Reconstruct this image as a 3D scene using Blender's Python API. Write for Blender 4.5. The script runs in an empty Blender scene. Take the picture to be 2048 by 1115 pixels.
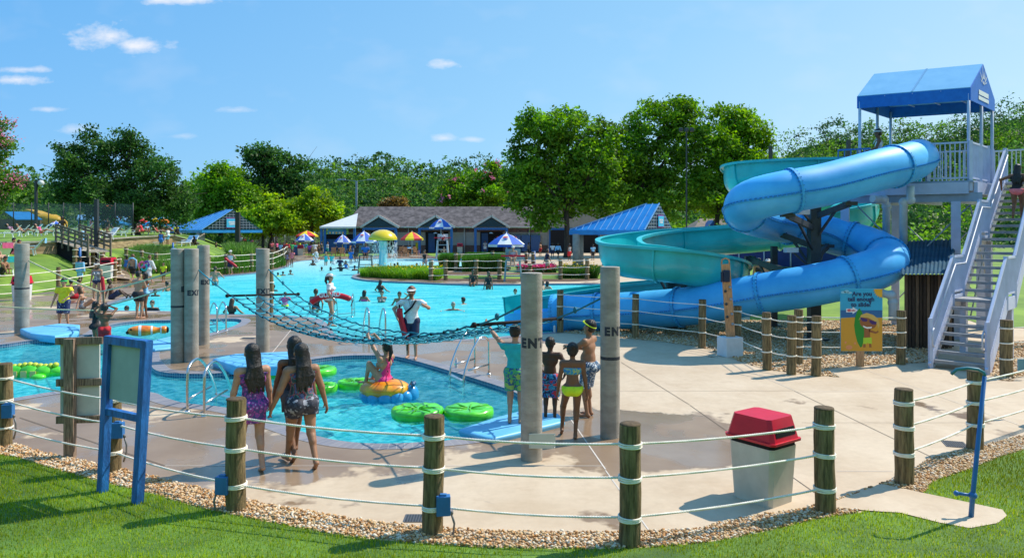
import bpy, bmesh, math, random
import numpy as np
from mathutils import Vector, Matrix
from mathutils.geometry import delaunay_2d_cdt
RD = random.Random(11)
NR = np.random.default_rng(5)
rad = math.radians
SC = bpy.context.scene
COL = SC.collection
F, HC, HV = 1500.0, 3.15, 460.0
def G(u, v, z=0.0):
    "point of the level z seen along a photo direction (used to survey the place)"
    Y = F*(HC-z)/(v-HV)
    return Vector(((u-1024)/F*Y, Y, z))
def Q(u, v, Y):
    return Vector(((u-1024)/F*Y, Y, HC-(v-HV)/F*Y))
ORD = 'first second third fourth fifth sixth seventh eighth ninth tenth eleventh twelfth thirteenth fourteenth fifteenth sixteenth seventeenth eighteenth nineteenth twentieth'.split()
def tag(o, label=None, cat=None, group=None, kind=None):
    if label: o['label'] = label
    if cat: o['category'] = cat
    if group: o['group'] = group
    if kind: o['kind'] = kind
    return o
ORG = {}
def thing(name, label, cat, loc=(0,0,0), rz=0.0, group=None):
    o = bpy.data.objects.new(name, None); COL.objects.link(o)
    o.empty_display_size = .2
    o.location = loc; o.rotation_euler = (0,0,rz)
    ORG[o.name] = Vector(loc)
    return tag(o, label, cat, group)
def mesh_obj(name, me, parent=None, loc=(0,0,0)):
    o = bpy.data.objects.new(name, me); COL.objects.link(o)
    o.location = loc
    if parent is not None: o.parent = parent
    return o
def copy_tree(o, parent=None):
    c = o.copy(); COL.objects.link(c)
    if parent is not None: c.parent = parent
    for ch in list(o.children): copy_tree(ch, c)
    return c
def np_mesh(name, V, Fc, mats, mi=None, smooth=False):
    V = np.asarray(V, dtype=np.float32); Fc = np.asarray(Fc, dtype=np.int32)
    me = bpy.data.meshes.new(name)
    n, k = Fc.shape
    me.vertices.add(len(V)); me.vertices.foreach_set('co', V.ravel())
    me.loops.add(n*k); me.loops.foreach_set('vertex_index', Fc.ravel())
    me.polygons.add(n)
    me.polygons.foreach_set('loop_start', np.arange(0, n*k, k, dtype=np.int32))
    me.polygons.foreach_set('loop_total', np.full(n, k, dtype=np.int32))
    if mi is not None: me.polygons.foreach_set('material_index', np.asarray(mi, dtype=np.int32))
    me.polygons.foreach_set('use_smooth', np.full(n, smooth, dtype=bool))
    for m in (mats if isinstance(mats, (list, tuple)) else [mats]): me.materials.append(m)
    me.update(calc_edges=True)
    return me
def frame(d):
    d = Vector(d).normalized()
    a = Vector((0,0,1)) if abs(d.z) < .95 else Vector((1,0,0))
    x = d.cross(a).normalized(); y = d.cross(x).normalized()
    return d, x, y
class MB:
    def __init__(s): s.v=[]; s.f=[]; s.m=[]; s.s=[]; s.uv=None
    def add(s, vs, fs, mi=0, sm=False):
        b = len(s.v); s.v += [Vector(v) for v in vs]
        for f in fs:
            s.f.append([i+b for i in f]); s.m.append(mi); s.s.append(sm)
        return s
    def box(s, c, size, rot=None, mi=0, bev=0.0):
        hx,hy,hz = size[0]/2,size[1]/2,size[2]/2
        c = Vector(c); rot = rot or Matrix.Identity(3)
        if isinstance(rot,(int,float)): rot = Matrix.Rotation(rot,3,'Z')
        if bev <= 0:
            vs = [c+rot@Vector((x*hx,y*hy,z*hz)) for z in (-1,1) for y in (-1,1) for x in (-1,1)]
            return s.add(vs, [(0,2,3,1),(4,5,7,6),(0,1,5,4),(2,6,7,3),(0,4,6,2),(1,3,7,5)], mi)
        bm = bmesh.new(); bmesh.ops.create_cube(bm, size=1)
        for v in bm.verts: v.co = Vector((v.co.x*size[0],v.co.y*size[1],v.co.z*size[2]))
        bmesh.ops.bevel(bm, geom=bm.edges[:], offset=bev, segments=2, affect='EDGES', profile=.6)
        bm.verts.index_update()
        s.add([c+rot@v.co for v in bm.verts], [[v.index for v in f.verts] for f in bm.faces], mi)
        bm.free(); return s
    def bar(s, a, b, w, h, mi=0, up=(0,0,1)):
        a=Vector(a); b=Vector(b); d=(b-a); L=d.length; d.normalize(); up=Vector(up)
        x = d.cross(up)
        if x.length<1e-4: x=d.cross(Vector((0,1,0)))
        x.normalize(); y=x.cross(d)
        rot = Matrix((x,d,y)).transposed()
        return s.box((a+b)/2,(w,L,h),rot,mi)
    def tube(s, pts, r, n=8, caps=True, mi=0, closed=False, sm=True):
        pts=[Vector(p) for p in pts]; N=len(pts)
        rs = r if isinstance(r,(list,tuple)) else [r]*N
        T=[]
        for i in range(N):
            if closed: t=pts[(i+1)%N]-pts[i-1]
            else: t=pts[min(i+1,N-1)]-pts[max(i-1,0)]
            T.append(t.normalized() if t.length>1e-9 else Vector((0,0,1)))
        d,x,y=frame(T[0]); vs=[]
        for i in range(N):
            x=(x-T[i]*x.dot(T[i])).normalized(); y=T[i].cross(x)
            for k in range(n):
                a=2*math.pi*k/n
                vs.append(pts[i]+(x*math.cos(a)+y*math.sin(a))*rs[i])
        fs=[]
        for i in range(N if closed else N-1):
            j=(i+1)%N
            for k in range(n): fs.append((i*n+k,i*n+(k+1)%n,j*n+(k+1)%n,j*n+k))
        s.add(vs,fs,mi,sm)
        if caps and not closed:
            b=len(s.v)-len(vs)
            s.f.append([b+k for k in range(n)][::-1]); s.m.append(mi); s.s.append(False)
            s.f.append([b+(N-1)*n+k for k in range(n)]); s.m.append(mi); s.s.append(False)
        return s
    def cyl(s,a,b,r,r2=None,n=16,mi=0,caps=True): return s.tube([a,b],[r,r if r2 is None else r2],n,caps,mi)
    def lathe(s, prof, o=(0,0,0), n=24, mi=0, sm=True, sx=1, sy=1, rot=None):
        o=Vector(o); vs=[]
        for (r,z) in prof:
            for k in range(n):
                a=2*math.pi*k/n; p=Vector((r*math.cos(a)*sx,r*math.sin(a)*sy,z))
                vs.append(o+(rot@p if rot else p))
        fs=[(i*n+k,i*n+(k+1)%n,(i+1)*n+(k+1)%n,(i+1)*n+k) for i in range(len(prof)-1) for k in range(n)]
        return s.add(vs,fs,mi,sm)
    def ball(s,c,r,n=10,mi=0,sc=(1,1,1),rot=None):
        pr=[(r*math.sin(math.pi*i/n)*1.0,-r*math.cos(math.pi*i/n)*sc[2]) for i in range(n+1)]
        return s.lathe(pr,c,n+4,mi,True,sc[0],sc[1],rot)
    def prism(s, poly, z0, z1, mi=0):
        n=len(poly); vs=[(p[0],p[1],z0) for p in poly]+[(p[0],p[1],z1) for p in poly]
        fs=[list(range(n))[::-1],list(range(n,2*n))]+[(i,(i+1)%n,n+(i+1)%n,n+i) for i in range(n)]
        return s.add(vs,fs,mi)
    def slab(s, poly, off, mi=0):
        "extrude a planar 3-d polygon by the vector off"
        poly=[Vector(p) for p in poly]; off=Vector(off); n=len(poly)
        fs=[list(range(n))[::-1],list(range(n,2*n))]+[(i,(i+1)%n,n+(i+1)%n,n+i) for i in range(n)]
        return s.add(poly+[p+off for p in poly],fs,mi)
    def quad(s,a,b,c,d,mi=0): return s.add([a,b,c,d],[(0,1,2,3)],mi)
    def build(s, name, mats, parent=None, org=None, smooth=None, xf=None):
        if org is None:
            org = Vector((0,0,0))
            p = parent
            while p is not None and p.parent is not None: p = p.parent
            if p is not None: org = ORG.get(p.name, Vector((0,0,0)))
        org = Vector(org)
        vs = s.v if xf is None else [xf@v for v in s.v]
        me = bpy.data.meshes.new(name)
        me.from_pydata([tuple(v-org) for v in vs], [], s.f)
        for m in (mats if isinstance(mats,(list,tuple)) else [mats]): me.materials.append(m)
        me.polygons.foreach_set('material_index', s.m)
        me.polygons.foreach_set('use_smooth', s.s if smooth is None else [smooth]*len(s.f))
        me.update()
        if parent is None:
            o = mesh_obj(name, me, None, org); ORG[o.name] = org
        else: o = mesh_obj(name, me, parent)
        return o
def catmull(P, n=6, closed=True):
    P=[Vector(p) for p in P]; N=len(P); out=[]
    for i in range(N if closed else N-1):
        if closed: a,b,c,d=P[i-1],P[i],P[(i+1)%N],P[(i+2)%N]
        else: a,b,c,d=P[max(i-1,0)],P[i],P[i+1],P[min(i+2,N-1)]
        for k in range(n):
            t=k/n
            out.append(.5*((2*b)+(c-a)*t+(2*a-5*b+4*c-d)*t*t+(3*b-a-3*c+d)*t**3))
    if not closed: out.append(P[-1])
    return out
def inpoly(poly, X, Y):
    "vectorised point in polygon"
    X=np.asarray(X); Y=np.asarray(Y); ins=np.zeros(X.shape,bool)
    n=len(poly); j=n-1
    for i in range(n):
        xi,yi=poly[i][0],poly[i][1]; xj,yj=poly[j][0],poly[j][1]
        if yi!=yj:
            c=((yi>Y)!=(yj>Y))&(X<(xj-xi)*(Y-yi)/(yj-yi)+xi)
            ins^=c
        j=i
    return ins
def sheet(name, outer, holes, mat, zf=0.0, step=None, kind='structure', label=None):
    vs=[];es=[]
    for loop in [outer]+list(holes):
        b=len(vs); vs+=[Vector((p[0],p[1])) for p in loop]
        es+=[(b+i,b+(i+1)%len(loop)) for i in range(len(loop))]
    if step:
        xs=[p[0] for p in outer]; ys=[p[1] for p in outer]
        gx=np.arange(min(xs),max(xs),step); gy=np.arange(min(ys),max(ys),step)
        A,B=np.meshgrid(gx,gy); A=A.ravel()+.013; B=B.ravel()+.017
        k=inpoly(outer,A,B)
        for h in holes: k&=~inpoly(h,A,B)
        vs+=[Vector((a,b)) for a,b in zip(A[k],B[k])]
    V,E,Fa,_,_,_=delaunay_2d_cdt(vs,es,[],0,1e-5)
    tri=np.array([list(f) for f in Fa]); P=np.array([(v.x,v.y) for v in V])
    c=P[tri].mean(1); k=inpoly(outer,c[:,0],c[:,1])
    for h in holes: k&=~inpoly(h,c[:,0],c[:,1])
    tri=tri[k]
    a=P[tri]; area=(a[:,1,0]-a[:,0,0])*(a[:,2,1]-a[:,0,1])-(a[:,1,1]-a[:,0,1])*(a[:,2,0]-a[:,0,0])
    tri[area<0]=tri[area<0][:,::-1]
    Z=np.array([zf(p[0],p[1]) for p in P]) if callable(zf) else np.full(len(P),zf)
    me=np_mesh(name,np.c_[P,Z],tri,mat,smooth=callable(zf))
    o=mesh_obj(name,me); tag(o,label,kind=kind); return o
# ------------------------------------------------------------------ materials
MATS={}
def nd(t,typ,**kw):
    n=t.nodes.new(typ)
    for k,v in kw.items():
        if k in n.inputs.keys(): n.inputs[k].default_value=v
        else: setattr(n,k,v)
    return n
def c4(c): return (c[0],c[1],c[2],1)
def M(name, col, rough=.6, var=0.0, vs=4.0, col2=None, bump=0.0, bs=30.0, metal=0.0, spec=.5, stretch=None, island=0.0, coat=0.0, world=False, det=5.0, lo=.35, hi=.65):
    "principled material with noise driven colour variation and bump"
    if name in MATS: return MATS[name]
    m=bpy.data.materials.new(name); m.use_nodes=True; t=m.node_tree; b=t.nodes['Principled BSDF']; L=t.links.new
    b.inputs['Roughness'].default_value=rough; b.inputs['Metallic'].default_value=metal
    b.inputs['Specular IOR Level'].default_value=spec; b.inputs['Coat Weight'].default_value=coat
    b.inputs['Base Color'].default_value=c4(col)
    src=None
    if var or col2 or bump:
        if world: co=nd(t,'ShaderNodeNewGeometry').outputs['Position']
        else: co=nd(t,'ShaderNodeTexCoord').outputs['Object']
        if stretch:
            mp=nd(t,'ShaderNodeMapping'); mp.inputs['Scale'].default_value=stretch; L(co,mp.inputs['Vector']); co=mp.outputs[0]
    if var or col2:
        n=nd(t,'ShaderNodeTexNoise',Scale=vs,Detail=det,Roughness=.6); L(co,n.inputs['Vector'])
        rmp=nd(t,'ShaderNodeMapRange'); rmp.inputs[1].default_value=lo; rmp.inputs[2].default_value=hi
        L(n.outputs[0],rmp.inputs[0])
        mx=nd(t,'ShaderNodeMix',data_type='RGBA')
        a=[max(0,c*(1-var)) for c in col]; d=[min(1,c*(1+var)) for c in (col2 or col)]
        mx.inputs[6].default_value=c4(a); mx.inputs[7].default_value=c4(d)
        L(rmp.outputs[0],mx.inputs[0]); src=mx.outputs[2]
    if island:
        g=nd(t,'ShaderNodeNewGeometry'); hs=nd(t,'ShaderNodeHueSaturation')
        mr=nd(t,'ShaderNodeMapRange'); mr.inputs[3].default_value=1-island; mr.inputs[4].default_value=1+island
        L(g.outputs['Random Per Island'],mr.inputs[0]); L(mr.outputs[0],hs.inputs['Value'])
        if src: L(src,hs.inputs['Color'])
        else: hs.inputs['Color'].default_value=c4(col)
        src=hs.outputs[0]
    if src: L(src,b.inputs['Base Color'])
    if bump:
        n2=nd(t,'ShaderNodeTexNoise',Scale=bs,Detail=4.0); L(co,n2.inputs['Vector'])
        bp=nd(t,'ShaderNodeBump',Strength=bump,Distance=.02); L(n2.outputs[0],bp.inputs['Height']); L(bp.outputs[0],b.inputs['Normal'])
    MATS[name]=m; return m
def pat(name, cols, kind='voronoi', scale=12.0, rough=.7):
    "printed swimwear fabric: a few flat colours in a cell / noise / stripe print"
    if name in MATS: return MATS[name]
    m=bpy.data.materials.new(name); m.use_nodes=True; t=m.node_tree; b=t.nodes['Principled BSDF']; L=t.links.new
    b.inputs['Roughness'].default_value=rough
    co=nd(t,'ShaderNodeTexCoord').outputs['Object']
    if kind=='voronoi':
        n=nd(t,'ShaderNodeTexVoronoi',Scale=scale); o=n.outputs['Distance']
    elif kind=='noise':
        n=nd(t,'ShaderNodeTexNoise',Scale=scale,Detail=3.0); o=n.outputs[0]
    else:
        n=nd(t,'ShaderNodeTexWave',Scale=scale,Distortion=1.5); o=n.outputs['Fac']
    L(co,n.inputs['Vector'])
    r=nd(t,'ShaderNodeValToRGB'); r.color_ramp.interpolation='CONSTANT'
    k=len(cols); e=r.color_ramp.elements
    lo,hi=(.0,.75) if kind=='voronoi' else (.36,.64) if kind=='noise' else (0,1)
    e[0].position=0; e[0].color=c4(cols[0]); e[1].position=lo+(hi-lo)*(1/k); e[1].color=c4(cols[1])
    for i in range(2,k):
        x=e.new(lo+(hi-lo)*i/k); x.color=c4(cols[i])
    L(o,r.inputs[0]); L(r.outputs[0],b.inputs['Base Color'])
    MATS[name]=m; return m
def leafmat(name, dark, light, trans=.35, extra=None, pe=.0):
    if name in MATS: return MATS[name]
    m=bpy.data.materials.new(name); m.use_nodes=True; t=m.node_tree; L=t.links.new
    b=t.nodes['Principled BSDF']; out=t.nodes['Material Output']
    g=nd(t,'ShaderNodeNewGeometry'); r=nd(t,'ShaderNodeValToRGB'); e=r.color_ramp.elements
    e[0].color=c4(dark); e[1].color=c4(light); e[1].position=1-pe
    if extra: x=e.new(min(1,1-pe+.01)); x.color=c4(extra); e[-1].color=c4(extra)
    L(g.outputs['Random Per Island'],r.inputs[0])
    n=nd(t,'ShaderNodeTexNoise',Scale=.35,Detail=2.0); L(g.outputs['Position'],n.inputs['Vector'])
    mr=nd(t,'ShaderNodeMapRange'); mr.inputs[1].default_value=.3; mr.inputs[2].default_value=.7; mr.inputs[3].default_value=.55; mr.inputs[4].default_value=1.45
    L(n.outputs[0],mr.inputs[0])
    hs=nd(t,'ShaderNodeHueSaturation'); L(r.outputs[0],hs.inputs['Color']); L(mr.outputs[0],hs.inputs['Value'])
    L(hs.outputs[0],b.inputs['Base Color']); b.inputs['Roughness'].default_value=.55; b.inputs['Specular IOR Level'].default_value=.3
    tr=nd(t,'ShaderNodeBsdfTranslucent'); h2=nd(t,'ShaderNodeHueSaturation',Value=1.5,Saturation=1.1); L(hs.outputs[0],h2.inputs['Color']); L(h2.outputs[0],tr.inputs[0])
    mx=nd(t,'ShaderNodeMixShader',Fac=trans); L(b.outputs[0],mx.inputs[1]); L(tr.outputs[0],mx.inputs[2]); L(mx.outputs[0],out.inputs[0])
    MATS[name]=m; return m
def img_text(txt, size, mat_, name, parent, xf, align='CENTER', ext=.002, bold=0.0, bend=None):
    "lettering as real mesh: text lies in its local xy plane, xf places it; bend=(radius) wraps it round a column"
    cu=bpy.data.curves.new('lettering','FONT'); cu.body=txt; cu.size=size; cu.align_x=align; cu.align_y='CENTER'
    cu.extrude=0 if bend else ext; cu.offset=bold; cu.space_line=.85; cu.space_character=1.28 if bend else 1.0; cu.resolution_u=3
    o=bpy.data.objects.new('lettering',cu); COL.objects.link(o)
    dg=bpy.context.evaluated_depsgraph_get(); me=bpy.data.meshes.new_from_object(o.evaluated_get(dg))
    bpy.data.objects.remove(o)
    if bend:
        bm=bmesh.new(); bm.from_mesh(me)
        xs=[v.co.x for v in bm.verts]; x=min(xs)
        while x<max(xs):
            bmesh.ops.bisect_plane(bm,geom=bm.verts[:]+bm.edges[:]+bm.faces[:],plane_co=(x,0,0),plane_no=(1,0,0)); x+=bend*.12
        for v in bm.verts:
            a=v.co.x/bend; v.co=Vector((math.sin(a)*bend,-math.cos(a)*bend,v.co.y))
        bm.to_mesh(me); bm.free()
    me.transform(xf); me.materials.clear(); me.materials.append(mat_)
    return mesh_obj(name,me,parent)
# ------------------------------------------------------------------ camera, light, sky
cam=bpy.data.cameras.new('camera'); co=bpy.data.objects.new('camera',cam); COL.objects.link(co)
co.location=(0,0,HC); co.rotation_euler=(rad(90),0,0)
cam.lens=36*F/2048; cam.sensor_width=36; cam.shift_y=-(557.5-HV)/2048; cam.clip_end=5000
SC.camera=co
SUN_EL=50.0; SUN_DIR=Vector((.889*math.cos(rad(SUN_EL)),.458*math.cos(rad(SUN_EL)),math.sin(rad(SUN_EL)))).normalized()
sl=bpy.data.lights.new('sun','SUN'); sl.energy=5.3; sl.angle=rad(.55); sl.color=(1,.92,.79)
so=bpy.data.objects.new('sun',sl); COL.objects.link(so); so.rotation_euler=SUN_DIR.to_track_quat('Z','Y').to_euler(); so.location=(60,30,80)
W=bpy.data.worlds.new('World'); SC.world=W; W.use_nodes=True
def make_sky():
    t=W.node_tree; L=t.links.new; bg=t.nodes['Background']
    sk=nd(t,'ShaderNodeTexSky',sky_type='NISHITA'); sk.sun_disc=False; sk.sun_elevation=rad(SUN_EL)
    sk.sun_rotation=math.atan2(SUN_DIR.x,SUN_DIR.y); sk.air_density=1.0; sk.dust_density=.6; sk.ozone_density=1.6; sk.altitude=50
    tc=nd(t,'ShaderNodeTexCoord'); sep=nd(t,'ShaderNodeSeparateXYZ'); L(tc.outputs['Generated'],sep.inputs[0])
    def m(op,a,b=None,c=None,clamp=False):
        n=nd(t,'ShaderNodeMath',operation=op); n.use_clamp=clamp
        for i,x in enumerate((a,b,c)):
            if x is None: continue
            if isinstance(x,(int,float)): n.inputs[i].default_value=x
            else: L(x,n.inputs[i])
        return n.outputs[0]
    yy=m('MAXIMUM',sep.outputs[1],.05); A=m('DIVIDE',sep.outputs[0],yy); B=m('DIVIDE',sep.outputs[2],yy)
    cmb=nd(t,'ShaderNodeCombineXYZ'); L(A,cmb.inputs[0]); L(B,cmb.inputs[1])
    mp=nd(t,'ShaderNodeMapping'); mp.inputs['Scale'].default_value=(1,1.8,1); L(cmb.outputs[0],mp.inputs[0])
    nz=nd(t,'ShaderNodeTexNoise',Scale=26.0,Detail=7.0,Roughness=.62); L(mp.outputs[0],nz.inputs['Vector'])
    nz2=nd(t,'ShaderNodeTexNoise',Scale=9.0,Detail=3.0); L(mp.outputs[0],nz2.inputs['Vector'])
    tot=None
    for (u,v,su,sv,k) in [(205,72,62,24,1.0),(275,92,58,17,.9),(35,159,75,10,.9),(50,139,60,7,.75),(360,2,70,9,1.0),(888,128,30,10,.85),(96,219,34,5,.5),(470,220,40,6,.42),(888,276,30,8,.6),(942,279,26,6,.5),(365,272,30,6,.35),(150,258,40,9,.4)]:
        a0=(u-1024)/F; b0=(HV-v)/F
        dx=m('DIVIDE',m('SUBTRACT',A,a0),su/F); dy=m('DIVIDE',m('SUBTRACT',B,b0),sv/F)
        d=m('SQRT',m('ADD',m('MULTIPLY',dx,dx),m('MULTIPLY',dy,dy)))
        e=m('SUBTRACT',1.15,d)
        e=m('ADD',e,m('MULTIPLY',m('SUBTRACT',nz.outputs[0],.5),3.2))
        e=m('MULTIPLY',m('MULTIPLY',e,.75,clamp=True),k)
        tot=e if tot is None else m('MAXIMUM',tot,e)
    wisp=m('MULTIPLY',m('SUBTRACT',nz2.outputs[0],.52),.5,clamp=True)
    tot=m('ADD',tot,wisp,clamp=True)
    tot=m('MULTIPLY',tot,m('GREATER_THAN',sep.outputs[1],.1))
    hs=nd(t,'ShaderNodeMix',data_type='RGBA',blend_type='MULTIPLY'); hs.inputs[0].default_value=1; L(sk.outputs[0],hs.inputs[6]); hs.inputs[7].default_value=SKY_TINT
    # blue of the day: deep on the left, pale towards the sun on the right and low down
    lr=nd(t,'ShaderNodeMapRange'); lr.inputs[1].default_value=-.95; lr.inputs[2].default_value=.75; L(m('ADD',m('MULTIPLY',sep.outputs[0],1.0),m('MULTIPLY',sep.outputs[2],-1.25)),lr.inputs[0])
    rp=nd(t,'ShaderNodeValToRGB'); e=rp.color_ramp.elements; e[0].color=(1.05,3.75,7.5,1); e[1].color=(5.6,7.2,7.9,1); x=e.new(.5); x.color=(2.6,5.3,7.75,1); L(lr.outputs[0],rp.inputs[0])
    bl=nd(t,'ShaderNodeMix',data_type='RGBA'); bl.inputs[0].default_value=.78; L(hs.outputs[2],bl.inputs[6]); L(rp.outputs[0],bl.inputs[7])
    mx=nd(t,'ShaderNodeMix',data_type='RGBA'); L(tot,mx.inputs[0]); L(bl.outputs[2],mx.inputs[6]); mx.inputs[7].default_value=CLOUD
    L(mx.outputs[2],bg.inputs[0]); bg.inputs[1].default_value=SKY_STR
SKY_STR=.13; SKY_TINT=(.9,1.05,1.2,1); CLOUD=(7.2,7.3,7.8,1)
make_sky()
SC.render.engine='CYCLES'
SC.view_settings.view_transform='Standard'; SC.view_settings.look='None'; SC.view_settings.exposure=0
SC.cycles.use_denoising=True
SC.cycles.max_bounces=6; SC.cycles.transparent_max_bounces=12; SC.cycles.diffuse_bounces=3; SC.cycles.glossy_bounces=3
SC.cycles.caustics_reflective=False; SC.cycles.caustics_refractive=False; SC.cycles.sample_clamp_indirect=6
# ------------------------------------------------------------------ ground materials
def deck_mat():
    m=bpy.data.materials.new('concrete_deck'); m.use_nodes=True; t=m.node_tree; b=t.nodes['Principled BSDF']; L=t.links.new
    P=nd(t,'ShaderNodeNewGeometry').outputs['Position']
    def noise(s,det=5,ro=.6,off=0):
        n=nd(t,'ShaderNodeTexNoise',Scale=s,Detail=det,Roughness=ro)
        mp=nd(t,'ShaderNodeMapping'); mp.inputs['Location'].default_value=(off,off*.7,0); L(P,mp.inputs[0]); L(mp.outputs[0],n.inputs['Vector']); return n.outputs[0]
    def rng(x,a,b_,c=0.,d=1.):
        r=nd(t,'ShaderNodeMapRange'); 
        for i,v in enumerate((a,b_,c,d)): r.inputs[i+1].default_value=v
        L(x,r.inputs[0]); return r.outputs[0]
    def mix(f,a,b_,mode='MIX'):
        x=nd(t,'ShaderNodeMix',data_type='RGBA',blend_type=mode)
        for s,k in ((f,0),(a,6),(b_,7)):
            if isinstance(s,(float,int)): x.inputs[k].default_value=s
            elif isinstance(s,tuple): x.inputs[k].default_value=s
            else: L(s,x.inputs[k])
        return x.outputs[2]
    wetn=noise(.30,6,.62,off=3.3)
    sep=nd(t,'ShaderNodeSeparateXYZ'); L(P,sep.inputs[0])
    # the deck is wetter round the activity pool and on the left
    wx=rng(sep.outputs[0],3.0,-1.0,-.15,.105); wy=rng(sep.outputs[1],9.2,10.4,-.14,0)
    a1=nd(t,'ShaderNodeMath',operation='ADD'); L(wetn,a1.inputs[0]); L(wx,a1.inputs[1])
    a2=nd(t,'ShaderNodeMath',operation='ADD'); L(a1.outputs[0],a2.inputs[0]); L(wy,a2.inputs[1])
    vd=nd(t,'ShaderNodeVectorMath',operation='DISTANCE'); L(P,vd.inputs[0]); vd.inputs[1].default_value=(2.6,11.3,0); pb=rng(vd.outputs['Value'],.6,2.2,.26,0)
    a3=nd(t,'ShaderNodeMath',operation='ADD'); L(a2.outputs[0],a3.inputs[0]); L(pb,a3.inputs[1])
    wet=rng(a3.outputs[0],.475,.505)
    fine=rng(noise(7,5,.7),.3,.7); big=rng(noise(.8,4,.6,9),.35,.65)
    dry=mix(big,(.55,.415,.28,1),(.64,.505,.36,1)); dry=mix(fine,dry,mix(1.,dry,(.88,.87,.86,1),'MULTIPLY'))
    stain=rng(noise(1.7,6,.7,17),.56,.72,0,.45); dry=mix(stain,dry,(.40,.27,.17,1))
    wetc=mix(big,(.245,.160,.098,1),(.315,.22,.145,1))
    col=mix(wet,dry,wetc); L(col,b.inputs['Base Color'])
    pud=rng(noise(.55,4,.5,30),.50,.56); pw=nd(t,'ShaderNodeMath',operation='MULTIPLY'); L(pud,pw.inputs[0]); L(wet,pw.inputs[1])
    ro=rng(pw.outputs[0],0,1,.7,.12); wr=rng(wet,0,1,0,-.28); s=nd(t,'ShaderNodeMath',operation='ADD'); s.use_clamp=True; L(ro,s.inputs[0]); L(wr,s.inputs[1])
    mxr=nd(t,'ShaderNodeMath',operation='MAXIMUM'); mxr.inputs[1].default_value=.08; L(s.outputs[0],mxr.inputs[0]); L(mxr.outputs[0],b.inputs['Roughness'])
    bp=nd(t,'ShaderNodeBump',Strength=.25,Distance=.004); L(noise(60,3,.7),bp.inputs['Height']); L(bp.outputs[0],b.inputs['Normal'])
    return m
DECK=deck_mat()
GRASS=M('lawn',(.075,.17,.018),.8,.35,.9,(.10,.19,.02),.6,60,world=True)
GRASSFAR=M('lawn_far',(.11,.225,.016),.85,.25,.35,(.17,.27,.025),.5,25,world=True)
SOIL=M('mulch',(.13,.07,.04),.9,.4,9,None,.8,40,world=True)
GRAV=M('gravel_base',(.46,.33,.20),.9,.4,38,(.66,.49,.30),1.0,55,world=True,det=3)
PLASTER=M('pool_plaster',(.60,.88,.90),.6,.06,1.5,world=True)
POOLWALL=M('pool_wall',(.35,.72,.80),.5,.05,2)
JOINT=M('joint_sealant',(.62,.56,.50),.8)
DARKJ=M('joint_gap',(.16,.12,.09),.9)
def tilemat(name,c1,c2,mort,w,h):
    m=bpy.data.materials.new(name); m.use_nodes=True; t=m.node_tree; b=t.nodes['Principled BSDF']
    uv=nd(t,'ShaderNodeUVMap'); k=nd(t,'ShaderNodeTexBrick',Scale=1.0); k.offset=0.0
    k.inputs['Color1'].default_value=c4(c1); k.inputs['Color2'].default_value=c4(c2); k.inputs['Mortar'].default_value=c4(mort)
    k.inputs['Brick Width'].default_value=w; k.inputs['Row Height'].default_value=h; k.inputs['Mortar Size'].default_value=.006
    t.links.new(uv.outputs[0],k.inputs['Vector']); t.links.new(k.outputs[0],b.inputs['Base Color']); b.inputs['Roughness'].default_value=.45
    return m
COPING=tilemat('coping_brick',(.20,.19,.22),(.29,.26,.27),(.36,.33,.31),.11,.30)
TILE=tilemat('waterline_tile',(.02,.06,.16),(.05,.13,.27),(.3,.4,.45),.06,.06)
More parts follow.
